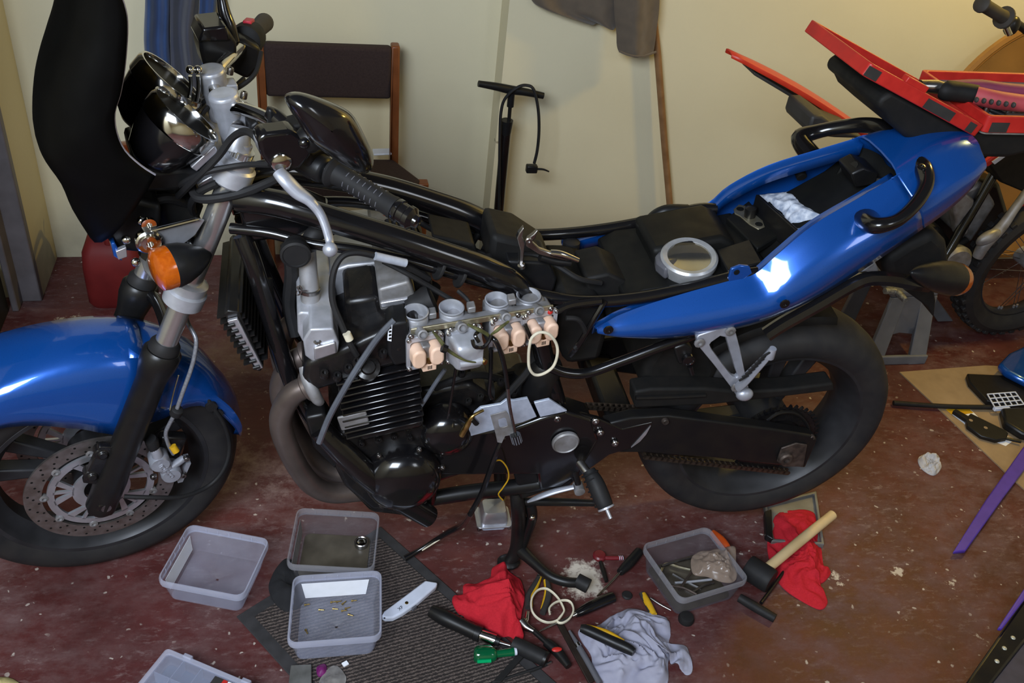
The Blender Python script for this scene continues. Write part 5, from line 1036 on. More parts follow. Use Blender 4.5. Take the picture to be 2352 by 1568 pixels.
hang('trouser_leg', [(398, -520), (392, -400), (390, -90), (389, 0), (390, 80), (392, 150), (398, 205), (400, 240)], [(452, -520), (470, -400), (472, -90), (470, 0), (465, 80), (468, 150), (478, 205), (480, 240)], 1.30, 0.06, 1.5, mat('oil_stained_cotton', (0.07, 0.07, 0.085), 0.9, 0, (0.035, 0.042, 0.07), 10, 0.6, bump=0.15, sheen=0.2), ov, seed=1.7)
hang('sleeve', [(440, -490), (450, -380), (455, -90), (458, 0), (455, 60), (460, 120), (470, 180), (475, 225)], [(470, -490), (496, -380), (500, -90), (498, 0), (492, 50), (490, 110), (495, 170), (496, 220)], 1.27, 0.035, 1.0, denim, ov, seed=2.7)
M().tube([W(425, -525, 1.34), W(425, -530, 1.27), W(425, -545, 1.262)], 0.006, 8).build('coat_hook', steel, ov)
jk = thing('jacket', 'grey-brown canvas jacket hanging above the broom handle', 'jacket', W(1400, 125, 1.18))
hang('jacket_body', [(1330, -620), (1250, -540), (1215, -380), (1205, -90), (1212, -30), (1222, 2), (1245, 18), (1300, 36), (1340, 48)], [(1400, -620), (1450, -540), (1448, -380), (1440, -90), (1440, -30), (1438, 10), (1432, 40), (1425, 58), (1420, 62)], 1.21, 0.05, 1.6, drab, jk, seed=0.9)
sl = hang('sleeve', [(1420, -560), (1414, -400), (1412, -90), (1410, -20), (1411, 30), (1415, 70), (1417, 105), (1422, 120)], [(1470, -560), (1516, -400), (1520, -90), (1516, -20), (1513, 30), (1508, 70), (1504, 105), (1500, 124)], 1.17, 0.045, 0.7, drab, jk, seed=0.2)
M().tube([W(1418, 112, 1.165)-YA*0.02, W(1440, 119, 1.155)-YA*0.03, W(1470, 121, 1.155)-YA*0.03, W(1502, 114, 1.165)-YA*0.02], 0.0035, 6).build('cuff_hem', drab, sl)
M().tube([W(1368, -620, 1.24), W(1368, -628, 1.17), W(1368, -645, 1.16)], 0.006, 8).build('coat_hook', steel, jk)
br = M().tube([W(1470, -330, 1.22), W(1492, -40, 1.218), W(1510, 120, 1.214), W(1526, 330, 1.209), W(1540, 490, 1.205), V((0.245, 1.19, 0.06)), V((0.26, 1.185, 0.0))], 0.0115, 12, 1)
tag(br.build('broom_handle', stick_wood), 'long brown wooden pole leaning on the wall below the jacket', 'pole')
# floor pump
pm = thing('floor_pump', 'black bicycle floor pump with T handle leaning by the chimney breast edge', 'pump', (-0.405, 1.10, 0))
hdl = [W(1099, 192, 1.10), W(1140, 199, 1.105), W(1172, 206, 1.11), W(1205, 211, 1.11), W(1248, 220, 1.11)]
M().tube(hdl, [0.0095, 0.012, 0.0135, 0.012, 0.010], 14).build('handle', plastic_black, pm)
M().tube([W(1175, 210, 1.11), W(1172, 244, 1.115)], 0.011, 12, 1).build('handle_socket', plastic_black, pm)
M().tube([W(1172, 240, 1.115), W(1168, 290, 1.118)], 0.006, 10, 1).build('plunger_rod', satin_black, pm)
M().tube([W(1165, 276, 1.118), W(1162, 300, 1.12), W(1160, 322, 1.12)], [0.019, 0.017, 0.014], 16, 1).build('barrel_cap', plastic_black, pm)
M().tube([W(1162, 300, 1.12), W(1150, 430, 1.13), W(1142, 525, 1.14), V((-0.40, 1.13, 0.02))], 0.0165, 16, 1).build('barrel', gloss_black, pm)
M().prism([V((-0.50, 1.12, 0)), V((-0.30, 1.12, 0)), V((-0.33, 1.16, 0)), V((-0.47, 1.16, 0))], ZA*0.02).build('foot_plate', gloss_black, pm, bevel=0.004)
M().tube([W(1146, 525, 1.11), W(1148, 320, 1.10), W(1152, 250, 1.10), W(1165, 220, 1.095), W(1190, 200, 1.09), W(1210, 196, 1.09), W(1226, 206, 1.085), W(1236, 250, 1.08), W(1238, 300, 1.08), W(1234, 345, 1.08), W(1227, 375, 1.08)], 0.0048, 8).build('hose', rubber, pm)
hd_ = M().box(W(1221, 387, 1.08), (0.036, 0.022, 0.026), (XA, YA, ZA)).build('valve_head', plastic_black, pm, bevel=0.004)
M().tube([W(1232, 388, 1.08), W(1248, 389, 1.078), W(1261, 394, 1.076)], [0.004, 0.0035, 0.0025], 8).build('valve_lever', plastic_black, hd_)
# red bag in the left corner
rb = thing('fuel_can', 'red plastic fuel can on the floor in the left corner behind the mudguard', 'fuel can', (-1.62, 1.12, 0))
mm = M(); mm.grid([rect((-1.625, 1.14, z_), V((0.085*s_, 0, 0)), V((0, 0.12*s_, 0)), 0.03*s_) for (s_, z_) in ((0.90, 0.0), (1.0, 0.02), (1.0, 0.14), (0.95, 0.19), (0.75, 0.225), (0.4, 0.235), (0.01, 0.236))], closed=True); mm.build('can_body', mat('dusty_red_plastic', (0.14, 0.011, 0.010), 0.6, 0, (0.10, 0.008, 0.008), 12, spec=0.3), rb, ang=50)
M().tube([(-1.66, 1.20, 0.22), (-1.665, 1.19, 0.265), (-1.65, 1.12, 0.275), (-1.63, 1.06, 0.265), (-1.625, 1.05, 0.22)], 0.011, 10).build('carry_handle', bpy.data.materials['dusty_red_plastic'], rb)
M().tube([(-1.70, 1.21, 0.20), (-1.715, 1.24, 0.24), (-1.70, 1.25, 0.26)], 0.003, 6).build('wire_loop', satin_black, rb)
# round table top leaning on the wall
tb = thing('round_table_top', 'round varnished wooden table top leaning against the wall on the right', 'table top', (1.40, 1.12, 0.2))
tan = mat('orange_oak_veneer', (0.25, 0.115, 0.022), 0.38, 0, (0.19, 0.082, 0.014), 6, 0.6, coat=0.2)
tc_ = V((1.52, 1.13, 0.55)); tn = V((-0.05, -1, 0.12)).normalized()
M().lathe(tc_, tn, [(0.0, -0.012), (0.43, -0.012), (0.445, -0.006), (0.448, 0.002), (0.438, 0.010), (0.42, 0.011), (0.415, 0.006), (0.0, 0.006)], 72).build('table_disc', tan, tb)
M().lathe(tc_, tn, [(0.418, 0.007), (0.430, 0.014), (0.444, 0.010), (0.449, 0.0)], 72).build('moulded_rim', mat('rim_oak', (0.34, 0.17, 0.04), 0.3, 0, scale=8, coat=0.4), tb)
# grey step stool
ss = thing('step_stool', 'grey plastic step stool behind the rear tyre', 'stool', Z(2060, 800, 0)); gp2 = mat('grey_blue_plastic', (0.16, 0.165, 0.18), 0.5, 0, (0.13, 0.135, 0.15), 20)
f0, f1 = Z(1985, 840, 0), Z(2125, 836, 0); b1 = Z(2190, 738, 0); yv = (b1-f1); ht = 0.235
tpx = [W(1992, 706, f0.y+0.05), W(2105, 700, f0.y+0.05)]
zt_ = 0.24
t0_, t1_ = V((f0.x+0.03, f0.y+0.04, zt_)), V((f1.x-0.02, f1.y+0.05, zt_)); t2_ = t1_+V((0.02, yv.y*0.75, 0)); t3_ = t0_+V((0.0, yv.y*0.75, 0))
M().prism([t0_, t1_, t2_, t3_], ZA*0.022).build('top', gp2, ss, bevel=0.006)
def leg(a, b_, w_): M().prism([a-w_, a+w_, b_+w_*0.8, b_-w_*0.8], V((0.006, 0.022, 0))).build('leg', gp2, ss, bevel=0.003)
xw = V((0.032, 0, 0))
leg(f1-xw, t1_-xw, xw); leg(f0+xw, t0_+xw, xw); leg(V((b1.x, b1.y, 0))-xw, t2_-xw, xw); leg(V((f0.x+0.05, b1.y, 0)), t3_+xw, xw)
def apron(a, b_, w_): M().prism([a, b_, b_-ZA*0.16+V((0, -0.02, 0)), b_.lerp(a, 0.2)-ZA*0.150, b_.lerp(a, 0.5)-ZA*0.142, a.lerp(b_, 0.2)-ZA*0.155, a-ZA*0.165+V((0, -0.02, 0))], w_).build('apron', gp2, ss, bevel=0.003)
apron(t0_, t1_, V((0, 0.008, 0))); apron(t1_, t2_, V((-0.008, 0, 0)))
M().prism([f0+ZA*0.0, f1, f1+ZA*0.035, f0+ZA*0.035], V((0, 0.012, 0))).build('foot_bar', gp2, ss, bevel=0.004)
o_ = M(); bx0 = Z(2030, 668, 0.262)
cm_ = mat('frosted_sleeve', (0.30, 0.31, 0.30), 0.3, 0.2, (0.12, 0.12, 0.12), 120)
o_ = M().tube([Z(2032, 668, 0.275), Z(2058, 670, 0.272), Z(2080, 690, 0.270)], [0.010, 0.012, 0.009], 10).build('chrome_spring', cm_); tag(o_, 'small coiled silver strap lying on the grey stool', 'strap')
# ---------------------------------------------------------------- second motorcycle
mx = thing('dirt_bike', 'red and black dirt bike with knobbly tyre parked behind the blue one', 'motorcycle', (1.15, 0.85, 0))
wc_ = W(2372, 604, 0.74); wa_ = V((-0.10, 0.99, 0.06)).normalized(); wu_ = (ZA-wa_*wa_.z).normalized(); wf_ = wu_.cross(wa_).normalized()
WR = wc_.z - 0.0
def KW(th, r_, h_): t = math.radians(th); return wc_ + (wf_*math.cos(t)+wu_*math.sin(t))*r_ + wa_*h_
whl = M().lathe(wc_, wa_, [(0.03, -0.06), (0.03, 0.06)], 20).build('wheel', alu_dull, mx)
rt = WR-0.012
M().lathe(wc_, wa_, mirror_prof([(rt*0.74, -0.022), (rt*0.80, -0.040), (rt*0.90, -0.046), (rt*0.97, -0.036), (rt, -0.015), (rt, 0)]), 72, wu_, closed=True).build('tyre', tyre_m, whl)
kn_ = None
for q in range(44):
    for s_ in (-1, 0, 1):
        c = KW(q*360/44+(s_ == 0)*4, rt*(1.0 if s_ == 0 else 0.985), s_*0.027); rad = (c-wc_ - wa_*(c-wc_).dot(wa_)).normalized()
        if c.x > wc_.x+0.12 or c.z > wc_.z+0.2: continue
        M().box(c, (0.020, 0.019, 0.016), (wa_.cross(rad), wa_, rad)).build('tread_knob', tyre_m, whl, bevel=0.002, seg=1)
M().lathe(wc_, wa_, mirror_prof([(rt*0.75, -0.020), (rt*0.72, -0.022), (rt*0.70, -0.012), (rt*0.69, 0)]), 72, wu_, closed=True).build('rim', bpy.data.materials['dusty_black_rim'], whl)
for q in range(18): M().tube([KW(q*20, 0.03, (-1)**q*0.03), KW(q*20+((-1)**(q//2))*18, rt*0.70, 0)], 0.0014, 5, 1).build('spoke', steel, whl)
for q in range(18): M().cyl(KW(q*20+((-1)**(q//2))*18, rt*0.705, 0), KW(q*20+((-1)**(q//2))*18, rt*0.655, 0), 0.004, 8).build('spoke_nipple', alu_pale, whl)
def wpl(pts, y0, y1, nm, m_, par=mx, bev=0.006):
    return M().prism([W(x_, y_, y0) for (x_, y_) in pts], YA*(y1-y0)).build(nm, m_, par, bevel=bev)
M().tube([W(2165, 600, 0.70), W(2200, 540, 0.72), W(2250, 455, 0.74), W(2300, 370, 0.76), W(2345, 300, 0.78)], 0.016, 14).build('frame_tube', gloss_black, mx)
M().tube([W(2245, 590, 0.66), W(2262, 560, 0.66), W(2300, 522, 0.67), W(2330, 480, 0.68), W(2370, 425, 0.70)], [0.016, 0.020, 0.017, 0.014, 0.014], 14).build('exhaust_guard', alu_dull, mx)
M().ball(W(2270, 545, 0.655), 0.036, (1.15, 0.5, 0.6), ((XA+ZA*0.7).normalized(), YA, (ZA-XA*0.7).normalized()), 18).build('exhaust_cover', alu_dull, mx)
wpl([(2312, 545), (2330, 500), (2352, 462), (2420, 380), (2420, 470), (2352, 515), (2325, 538)], 0.72, 0.74, 'side_panel', red_plastic)
wpl([(2255, 382), (2300, 345), (2352, 330), (2352, 352), (2300, 362), (2270, 385)], 0.62, 0.64, 'rear_panel', red_plastic)
wpl([(2278, 372), (2310, 350), (2318, 354), (2285, 378)], 0.617, 0.62, 'white_flash', white_plastic, mx, 0.001)
wpl([(2240, 300), (2352, 290), (2420, 300), (2420, 470), (2300, 420), (2250, 350)], 0.70, 0.85, 'air_filter_housing', matt_black)
wpl([(2210, 440), (2260, 420), (2290, 470), (2230, 560), (2190, 530)], 0.76, 0.90, 'engine_casting', alu_dull, mx, 0.012)
wpl([(2190, 470), (2215, 440), (2240, 460), (2225, 540), (2200, 545)], 0.73, 0.77, 'carburettor', alu_dull, mx, 0.008)
wpl([(2080, 560), (2160, 520), (2190, 560), (2200, 600), (2140, 610)], 0.75, 0.88, 'engine_cover', satin_black, mx, 0.015)
wpl([(2070, 500), (2120, 440), (2200, 400), (2300, 420), (2330, 520), (2280, 600), (2180, 640), (2100, 600)], 0.86, 0.95, 'engine_block', satin_black, mx, 0.02)
M().lathe(W(2195, 600, 0.70), -YA, [(0.05, -0.03), (0.055, 0), (0.045, 0.014), (0, 0.018)], 28).build('clutch_cover', alu_dull, mx)
for (x_, y_) in ((2160, 590), (2185, 640)): M().tube([W(x_, y_, 0.72), W(x_+60, y_-40, 0.74)], 0.012, 10, 1).build('hose', rubber, mx)
hz = W(2352, 75, 0.62); g0, g1 = W(2253, 8, 0.60), W(2352, 68, 0.66); gd_ = (g1-g0).normalized()
gpz = M().lathe(g0, gd_, [(0.0, -0.004), (0.016, -0.002), (0.022, 0.002), (0.022, 0.008), (0.017, 0.012), (0.0165, 0.10), (0.018, 0.115), (0.029, 0.118), (0.029, 0.124), (0.014, 0.126)], 22).build('handlebar_grip', mat('grey_grip_rubber', (0.045, 0.038, 0.030), 0.65, 0, scale=30, bump=0.2), mx)
M().tube([g0+gd_*0.11, g0+gd_*0.25, g0+gd_*0.40-ZA*0.04], 0.011, 12).build('handlebar', satin_black, mx)
M().ball(g0+gd_*0.155-ZA*0.008-YA*0.012, 0.022, (1, 0.8, 1.2), n=14).build('lever_clamp', satin_black, mx)
M().tube([g0+gd_*0.125-YA*0.02-ZA*0.018, g0+gd_*0.14-YA*0.03-ZA*0.03], 0.008, 10, 1).build('clamp_nut', chrome, mx)
# rear fender of the dirt bike: a long thin blade rising to the left
fa, fb2 = W(1985, 298, 0.62), W(1675, 118, 0.62); rows = []
for i in range(13):
    s_ = i/12; c = fa.lerp(fb2, s_) + ZA*(0.012*math.sin(math.pi*s_)); w_ = 0.055*(1-s_)+0.030; w_ *= (1 if s_ < 0.9 else 0.75)
    rows.append([c-YA*w_-ZA*0.016*(1-s_*0.4), c-YA*w_*0.92, c-YA*w_*0.4+ZA*0.004, c+YA*w_*0.4+ZA*0.004, c+YA*w_*0.92, c+YA*w_-ZA*0.016*(1-s_*0.4)])
rf_ = M().grid(rows).build('rear_fender', mat('orange_red_plastic', (0.60, 0.040, 0.016), 0.4, 0, (0.48, 0.028, 0.012), 20), mx, thick=0.004)
M().prism([r_ for r_ in (fa-ZA*0.022-YA*0.05, fa.lerp(fb2, 0.85)-ZA*0.018-YA*0.03, fa.lerp(fb2, 0.85)-ZA*0.010-YA*0.03, fa-ZA*0.012-YA*0.05)], YA*0.08).build('fender_underside', redblack, rf_, bevel=0.002)
wpl([(1855, 300), (1866, 266), (1890, 266), (1935, 298), (1990, 320), (1920, 318), (1862, 312)], 0.42, 0.56, 'tail_lamp', redblack, mx, 0.008)
# tool case
K = W(2262, 292, -0.05); LT = W(2000, 147, -0.05); lx = (LT-K); LLn = lx.length; lx.normalize(); lnn = V((-lx.z, 0, lx.x)); lnn = lnn if lnn.z > 0 else -lnn
tcs = thing('tool_case', 'open red and black plastic tool case balanced above the tail fairing', 'tool case', K-ZA*0.03)
DY = 0.25; Lx = 0.34
def frame_box(nm, o, u, L1, n_, h, parent):
    c = o + u*L1/2 + YA*DY/2
    return M().frame(rect(c, u*L1/2, YA*DY/2, 0.010), rect(c, u*(L1/2-0.010), YA*(DY/2-0.010), 0.006), n_*h).build(nm, red_plastic, parent, bevel=0.002)
cb_ = frame_box('base_rim', K-ZA*0.012, XA, Lx, ZA, 0.034, tcs)
M().prism(rect(K+XA*Lx/2+YA*DY/2-ZA*0.016, XA*(Lx/2-0.003), YA*(DY/2-0.003), 0.01), ZA*0.020).build('base_tray', mat('grey_foam_tray', (0.20, 0.18, 0.16), 0.8, 0, (0.12, 0.11, 0.10), 60), tcs)
lf_ = frame_box('lid_rim', K-lnn*0.024, lx, LLn, lnn, 0.026, tcs)
M().prism(rect(K+lx*LLn/2+YA*DY/2-lnn*0.022, lx*(LLn/2-0.003), YA*(DY/2-0.003), 0.01), lnn*0.006).build('lid_panel', redblack, tcs)
M().prism([K+lx*LLn*a_+lnn*b_+YA*0.012 for (a_, b_) in ((0.05, -0.024), (0.72, -0.024), (0.76, -0.045), (0.74, -0.062), (0.66, -0.066), (0.60, -0.076), (0.42, -0.086), (0.20, -0.070), (0.05, -0.045))], YA*(DY-0.03)).build('lid_shell', matt_black, tcs, bevel=0.010, seg=3)
for s0, s1 in ((0.06, 0.12), (0.26, 0.50), (0.90, 0.995)):
    M().prism([K+lx*LLn*s0-lnn*0.022-YA*0.0012, K+lx*LLn*s1-lnn*0.022-YA*0.0012, K+lx*LLn*s1-lnn*0.003-YA*0.0012, K+lx*LLn*s0-lnn*0.003-YA*0.0012], YA*0.003).build('black_panel', redblack, lf_)
M().prism([K+XA*0.012-ZA*0.010-YA*0.0012, K+XA*0.052-ZA*0.010-YA*0.0012, K+XA*0.052+ZA*0.010-YA*0.0012, K+XA*0.012+ZA*0.010-YA*0.0012], YA*0.003).build('black_panel', redblack, cb_)
M().box(K+lx*LLn*0.62+YA*0.012+lnn*0.006, (0.055, 0.018, 0.014), (lx, YA, lnn)).build('latch', red_plastic, lf_, bevel=0.002)
M().prism([K+V(p_) for p_ in ((-0.02, 0.02, -0.075), (0.10, 0.02, -0.075), (0.20, 0.02, -0.050), (0.24, 0.02, -0.016), (0.01, 0.02, -0.016), (-0.05, 0.02, -0.040))], YA*0.20).build('base_shell', matt_black, tcs, bevel=0.010, seg=3)
# tools in the case
pk = mat('dull_pink_grip', (0.42, 0.06, 0.07), 0.6, 0, (0.34, 0.045, 0.055), 20)
pz = K.z+0.045
pli = thing('combination_pliers', 'pliers with black and pink handles lying in the open tool case', 'pliers', W(2250, 215, 0.10))
def PZ(x_, y_, h_=0.034): return Z(x_, y_, K.z+h_)
M().tube([PZ(2112, 197), PZ(2150, 199), PZ(2168, 203)], [0.012, 0.014, 0.012], 12, 1).build('jaw', steel, pli)
M().tube([PZ(2164, 206), PZ(2172, 208), PZ(2200, 211), PZ(2242, 217)], [0.016, 0.020, 0.020, 0.019], 14).build('grip_collar', matt_black, pli)
hn_ = M().tube([PZ(2240, 219), PZ(2290, 230), PZ(2352, 238), PZ(2400, 243)], [0.018, 0.018, 0.017, 0.016], 14).build('lower_handle', pk, pli)
M().tube([PZ(2178, 196), PZ(2245, 199), PZ(2300, 206), PZ(2400, 215)], [0.010, 0.015, 0.015, 0.014], 12).build('upper_handle', mat('purple_pink_grip', (0.20, 0.03, 0.07), 0.6, 0, scale=20), pli)
for q in range(6): M().ball(PZ(2243+q*17, 229+q*2.4, 0.046), 0.0065, (0.6, 0.9, 0.9), n=10).build('grip_dimple', redblack, hn_)
for q in range(8):
    c = Z(2262+q*13, 258-q*0.3, K.z+0.004); o_ = M().lathe(c, ZA+XA*0.05, [(0.0075, 0), (0.0075, 0.022), (0.0065, 0.024), (0.0045, 0.024), (0.0045, 0.016), (0, 0.016)], 12).build('socket', steel)
    tag(o_, 'small chrome socket standing in the row in the red tool case', 'socket', 'sockets in the tool case')
o_ = M().tube([PZ(2225, 238, 0.012), PZ(2270, 250, 0.010), PZ(2308, 266, 0.008)], 0.006, 10).build('black_cable', satin_black); tag(o_, 'short black flexible driver lying under the pink pliers', 'tool')
# ---------------------------------------------------------------- things on the floor
def clear_mat(name, tint, op, rough=0.35):
    m = bpy.data.materials.new(name); m.use_nodes = True; n, l = nodes(m); b = n['Principled BSDF']; out = n['Material Output']
    tc = n.new('ShaderNodeTexCoord'); nt = n.new('ShaderNodeTexNoise'); nt.inputs['Scale'].default_value = 18; nt.inputs['Detail'].default_value = 5; l.new(tc.outputs['Object'], nt.inputs['Vector'])
    b.inputs['Base Color'].default_value = (*tint, 1); b.inputs['Roughness'].default_value = rough
    tr = n.new('ShaderNodeBsdfTransparent'); tr.inputs[0].default_value = (0.93, 0.94, 0.97, 1)
    mx_ = n.new('ShaderNodeMixShader'); mr = n.new('ShaderNodeMapRange'); l.new(nt.outputs['Fac'], mr.inputs['Value']); mr.inputs['To Min'].default_value = max(0, op-0.05); mr.inputs['To Max'].default_value = op+0.05
    l.new(mr.outputs['Result'], mx_.inputs[0]); l.new(tr.outputs[0], mx_.inputs[1]); l.new(b.outputs[0], mx_.inputs[2]); l.new(mx_.outputs[0], out.inputs['Surface']); return m
pp_clear = clear_mat('clear_polypropylene', (0.74, 0.76, 0.90), 0.12); pp_rim = clear_mat('clear_polypropylene_rim', (0.70, 0.72, 0.86), 0.30)
pp_grey = clear_mat('grubby_clear_plastic', (0.26, 0.25, 0.26), 0.12); pp_grey_rim = clear_mat('grubby_clear_rim', (0.44, 0.43, 0.46), 0.28)
grime = mat('oily_brown_residue', (0.035, 0.028, 0.020), 0.35, 0, (0.10, 0.085, 0.065), 16, 0.5)
# carpet mat
mA = V((-0.893, 0.045, 0)); d1 = V((0.57, -0.8216, 0)); d2 = V((-0.8216, -0.57, 0)); W1, W2 = 0.62, 0.405
def mat_carpet():
    m = bpy.data.materials.new('ribbed_brown_carpet'); m.use_nodes = True; n, l = nodes(m); b = n['Principled BSDF']
    tc = n.new('ShaderNodeTexCoord'); mp_ = n.new('ShaderNodeMapping'); mp_.inputs['Rotation'].default_value = (0, 0, math.radians(-12)); l.new(tc.outputs['Object'], mp_.inputs['Vector'])
    wv = n.new('ShaderNodeTexWave'); wv.bands_direction = 'Y'; wv.inputs['Scale'].default_value = 38; wv.inputs['Distortion'].default_value = 3.0; wv.inputs['Detail'].default_value = 2.0; wv.inputs['Detail Scale'].default_value = 6.0; l.new(mp_.outputs[0], wv.inputs['Vector'])
    nt = n.new('ShaderNodeTexNoise'); nt.inputs['Scale'].default_value = 160; l.new(tc.outputs['Object'], nt.inputs['Vector'])
    mu = n.new('ShaderNodeMath'); mu.operation = 'MULTIPLY'; l.new(wv.outputs['Fac'], mu.inputs[0]); l.new(nt.outputs['Fac'], mu.inputs[1])
    r = n.new('ShaderNodeValToRGB'); r.color_ramp.elements[0].color = (0.018, 0.013, 0.012, 1); r.color_ramp.elements[1].color = (0.125, 0.095, 0.082, 1); r.color_ramp.elements[0].position = 0.1; r.color_ramp.elements[1].position = 0.55
    l.new(mu.outputs[0], r.inputs['Fac']); l.new(r.outputs['Color'], b.inputs['Base Color']); b.inputs['Roughness'].default_value = 0.95
    bp = n.new('ShaderNodeBump'); bp.inputs['Strength'].default_value = 0.8; bp.inputs['Distance'].default_value = 0.004; l.new(mu.outputs[0], bp.inputs['Height']); l.new(bp.outputs['Normal'], b.inputs['Normal'])
    return m
cmt = thing('floor_mat', 'ribbed brown carpet mat with black rubber edge under the plastic tubs', 'mat', mA+d1*0.3+d2*0.2)
M().prism([mA, mA+d1*W1, mA+d1*W1+d2*W2, mA+d2*W2], ZA*0.004).build('rubber_backing', mat('dusty_rubber_edge', (0.035, 0.033, 0.035), 0.8, 0, (0.022, 0.021, 0.022), 40), cmt, bevel=0.002)
e_ = 0.028
M().prism([mA+(d1+d2)*e_+ZA*0.004, mA+d1*(W1-e_)+d2*e_+ZA*0.004, mA+d1*(W1-e_)+d2*(W2-e_)+ZA*0.004, mA+d1*e_+d2*(W2-e_)+ZA*0.004], ZA*0.003).build('carpet_pile', mat_carpet(), cmt)
# tubs
def tub(label, cs, zt, h, m_, m_rim, base_z=0.0, bot=0.86):
    P4 = [Z(x_, y_, zt) for (x_, y_) in cs]                    # near left, near right, far right, far left
    c = sum(P4, V((0, 0, 0)))/4; a = ((P4[1]-P4[0])+(P4[2]-P4[3]))/4; b_ = ((P4[3]-P4[0])+(P4[2]-P4[1]))/4
    b_ = b_ - a.normalized()*b_.dot(a.normalized())*0.5
    t = thing('plastic_tub', label, 'tub', V((c.x, c.y, base_z)), 'square clear plastic tubs')
    def rg(s_, z_, r=0.018): return rect(V((c.x, c.y, z_)), a*s_, b_*s_, r*s_)
    z0 = base_z+0.001
    body = M().grid([rg(0.03, z0+0.0005), rg(bot-0.10, z0+0.0005), rg(bot-0.02, z0), rg(bot, z0+0.006), rg(0.955, zt-0.016), rg(0.965, zt-0.012)], closed=True).build('tub_body', m_, t, thick=0.0012, ang=60, off=0)
    M().grid([rg(0.962, zt-0.018), rg(1.0, zt-0.018), rg(1.012, zt-0.012), rg(1.012, zt-0.004), rg(1.0, zt), rg(0.97, zt), rg(0.962, zt-0.004), rg(0.962, zt-0.018)], closed=True).build('tub_rim', m_rim, t, ang=60)
    an, bn = a.normalized(), b_.normalized()
    for (o_, d_, L_) in ((b_*0.962, an, a.length), (-a*0.962, bn, b_.length)):
        for q in range(-2, 3): M().box(V((c.x, c.y, zt-0.010))+o_+d_*(q*L_*0.28), (0.0016, 0.0016, 0.012)).build('rim_rib', m_rim, t)
    return t, c, a, b_, z0
def tub_label(t, c, a, b_, z0, zt, side, m_, w0=-0.75, w1=0.8):
    if side == 'left': o_, d_ = -a, b_
    elif side == 'back': o_, d_ = b_, a
    lo_, hi_ = z0+0.012, zt-0.020
    f = lambda z_: 0.86+(0.955-0.86)*(z_-z0)/(zt-z0)-0.012
    pts = [V((c.x, c.y, lo_))+o_*f(lo_)+d_*w0*0.9, V((c.x, c.y, lo_))+o_*f(lo_)+d_*w1*0.9, V((c.x, c.y, hi_))+o_*f(hi_)+d_*w1, V((c.x, c.y, hi_))+o_*f(hi_)+d_*w0]
    M().prism(pts, -o_.normalized()*0.0006).build('paper_label', m_, t)
ZT = 0.078
t1 = tub('empty clear plastic tub beside the front tyre', [(360, 1338), (558, 1366), (620, 1242), (432, 1198)], ZT, ZT, pp_clear, pp_rim, 0.007)
tub_label(*t1, ZT, 'left', white_paper)
t2 = tub('grubby clear plastic tub holding a single steel ring', [(657, 1296), (862, 1308), (869, 1176), (683, 1166)], ZT, ZT, pp_grey, pp_grey_rim, 0.007)
tub_label(*t2, ZT, 'left', mat('dirty_label', (0.33, 0.33, 0.36), 0.7, 0, scale=30))
M().prism(rect(t2[1]*1.0+V((0, 0, 0.0095-t2[1].z)), t2[2]*0.80, t2[3]*0.80, 0.015), ZA*0.0008).build('oil_residue', grime, t2[0])
t3 = tub('clear plastic tub with white label and scattered brass jets', [(650, 1478), (874, 1462), (878, 1308), (682, 1322)], ZT+0.006, ZT, pp_clear, pp_rim, 0.008)
tub_label(*t3, ZT+0.006, 'back', white_paper, -0.82, 0.72)
t4 = tub('clear plastic tub full of hex keys beside the mallet', [(1566, 1378), (1724, 1330), (1625, 1208), (1472, 1250)], ZT, ZT, pp_grey, pp_grey_rim, 0.0)
M().prism(rect(V((t4[1].x, t4[1].y, 0.003)), t4[2]*0.8, t4[3]*0.8, 0.015), ZA*0.0008).build('oil_residue', grime, t4[0])
# ring in the second tub
rg_ = Z(830, 1250, 0.012); o_ = thing('bearing_ring', 'bright steel bearing ring standing in the grubby tub', 'bearing', rg_)
M().lathe(rg_, ZA, [(0.0165, 0), (0.0165, 0.010), (0.0145, 0.012), (0.0125, 0.010), (0.0125, 0)], 32, closed=True).build('outer_race', steel, o_); M().lathe(rg_, ZA, [(0.0095, 0), (0.0095, 0.010), (0.006, 0.011), (0.006, 0)], 24, closed=True).build('inner_race', chrome, o_)
# brass jets in the third
for (x_, y_, a_) in ((705, 1388, 5), (765, 1382, 3), (778, 1381, 8), (790, 1384, 40), (813, 1379, 0), (738, 1400, -10), (770, 1398, -12), (790, 1402, 2), (798, 1396, 15), (805, 1412, -25), (704, 1450, -70)):
    c = Z(x_, y_, 0.013); d_ = V((math.cos(math.radians(a_)), math.sin(math.radians(a_)), 0))
    o_ = M().lathe(c-d_*0.006, d_, [(0.0026, 0), (0.0026, 0.003), (0.0014, 0.0035), (0.0014, 0.012), (0, 0.013)], 10).build('brass_jet', brass); tag(o_, 'tiny brass jet lying in the clear tub with the white label', 'jet', 'brass jets in the tub')
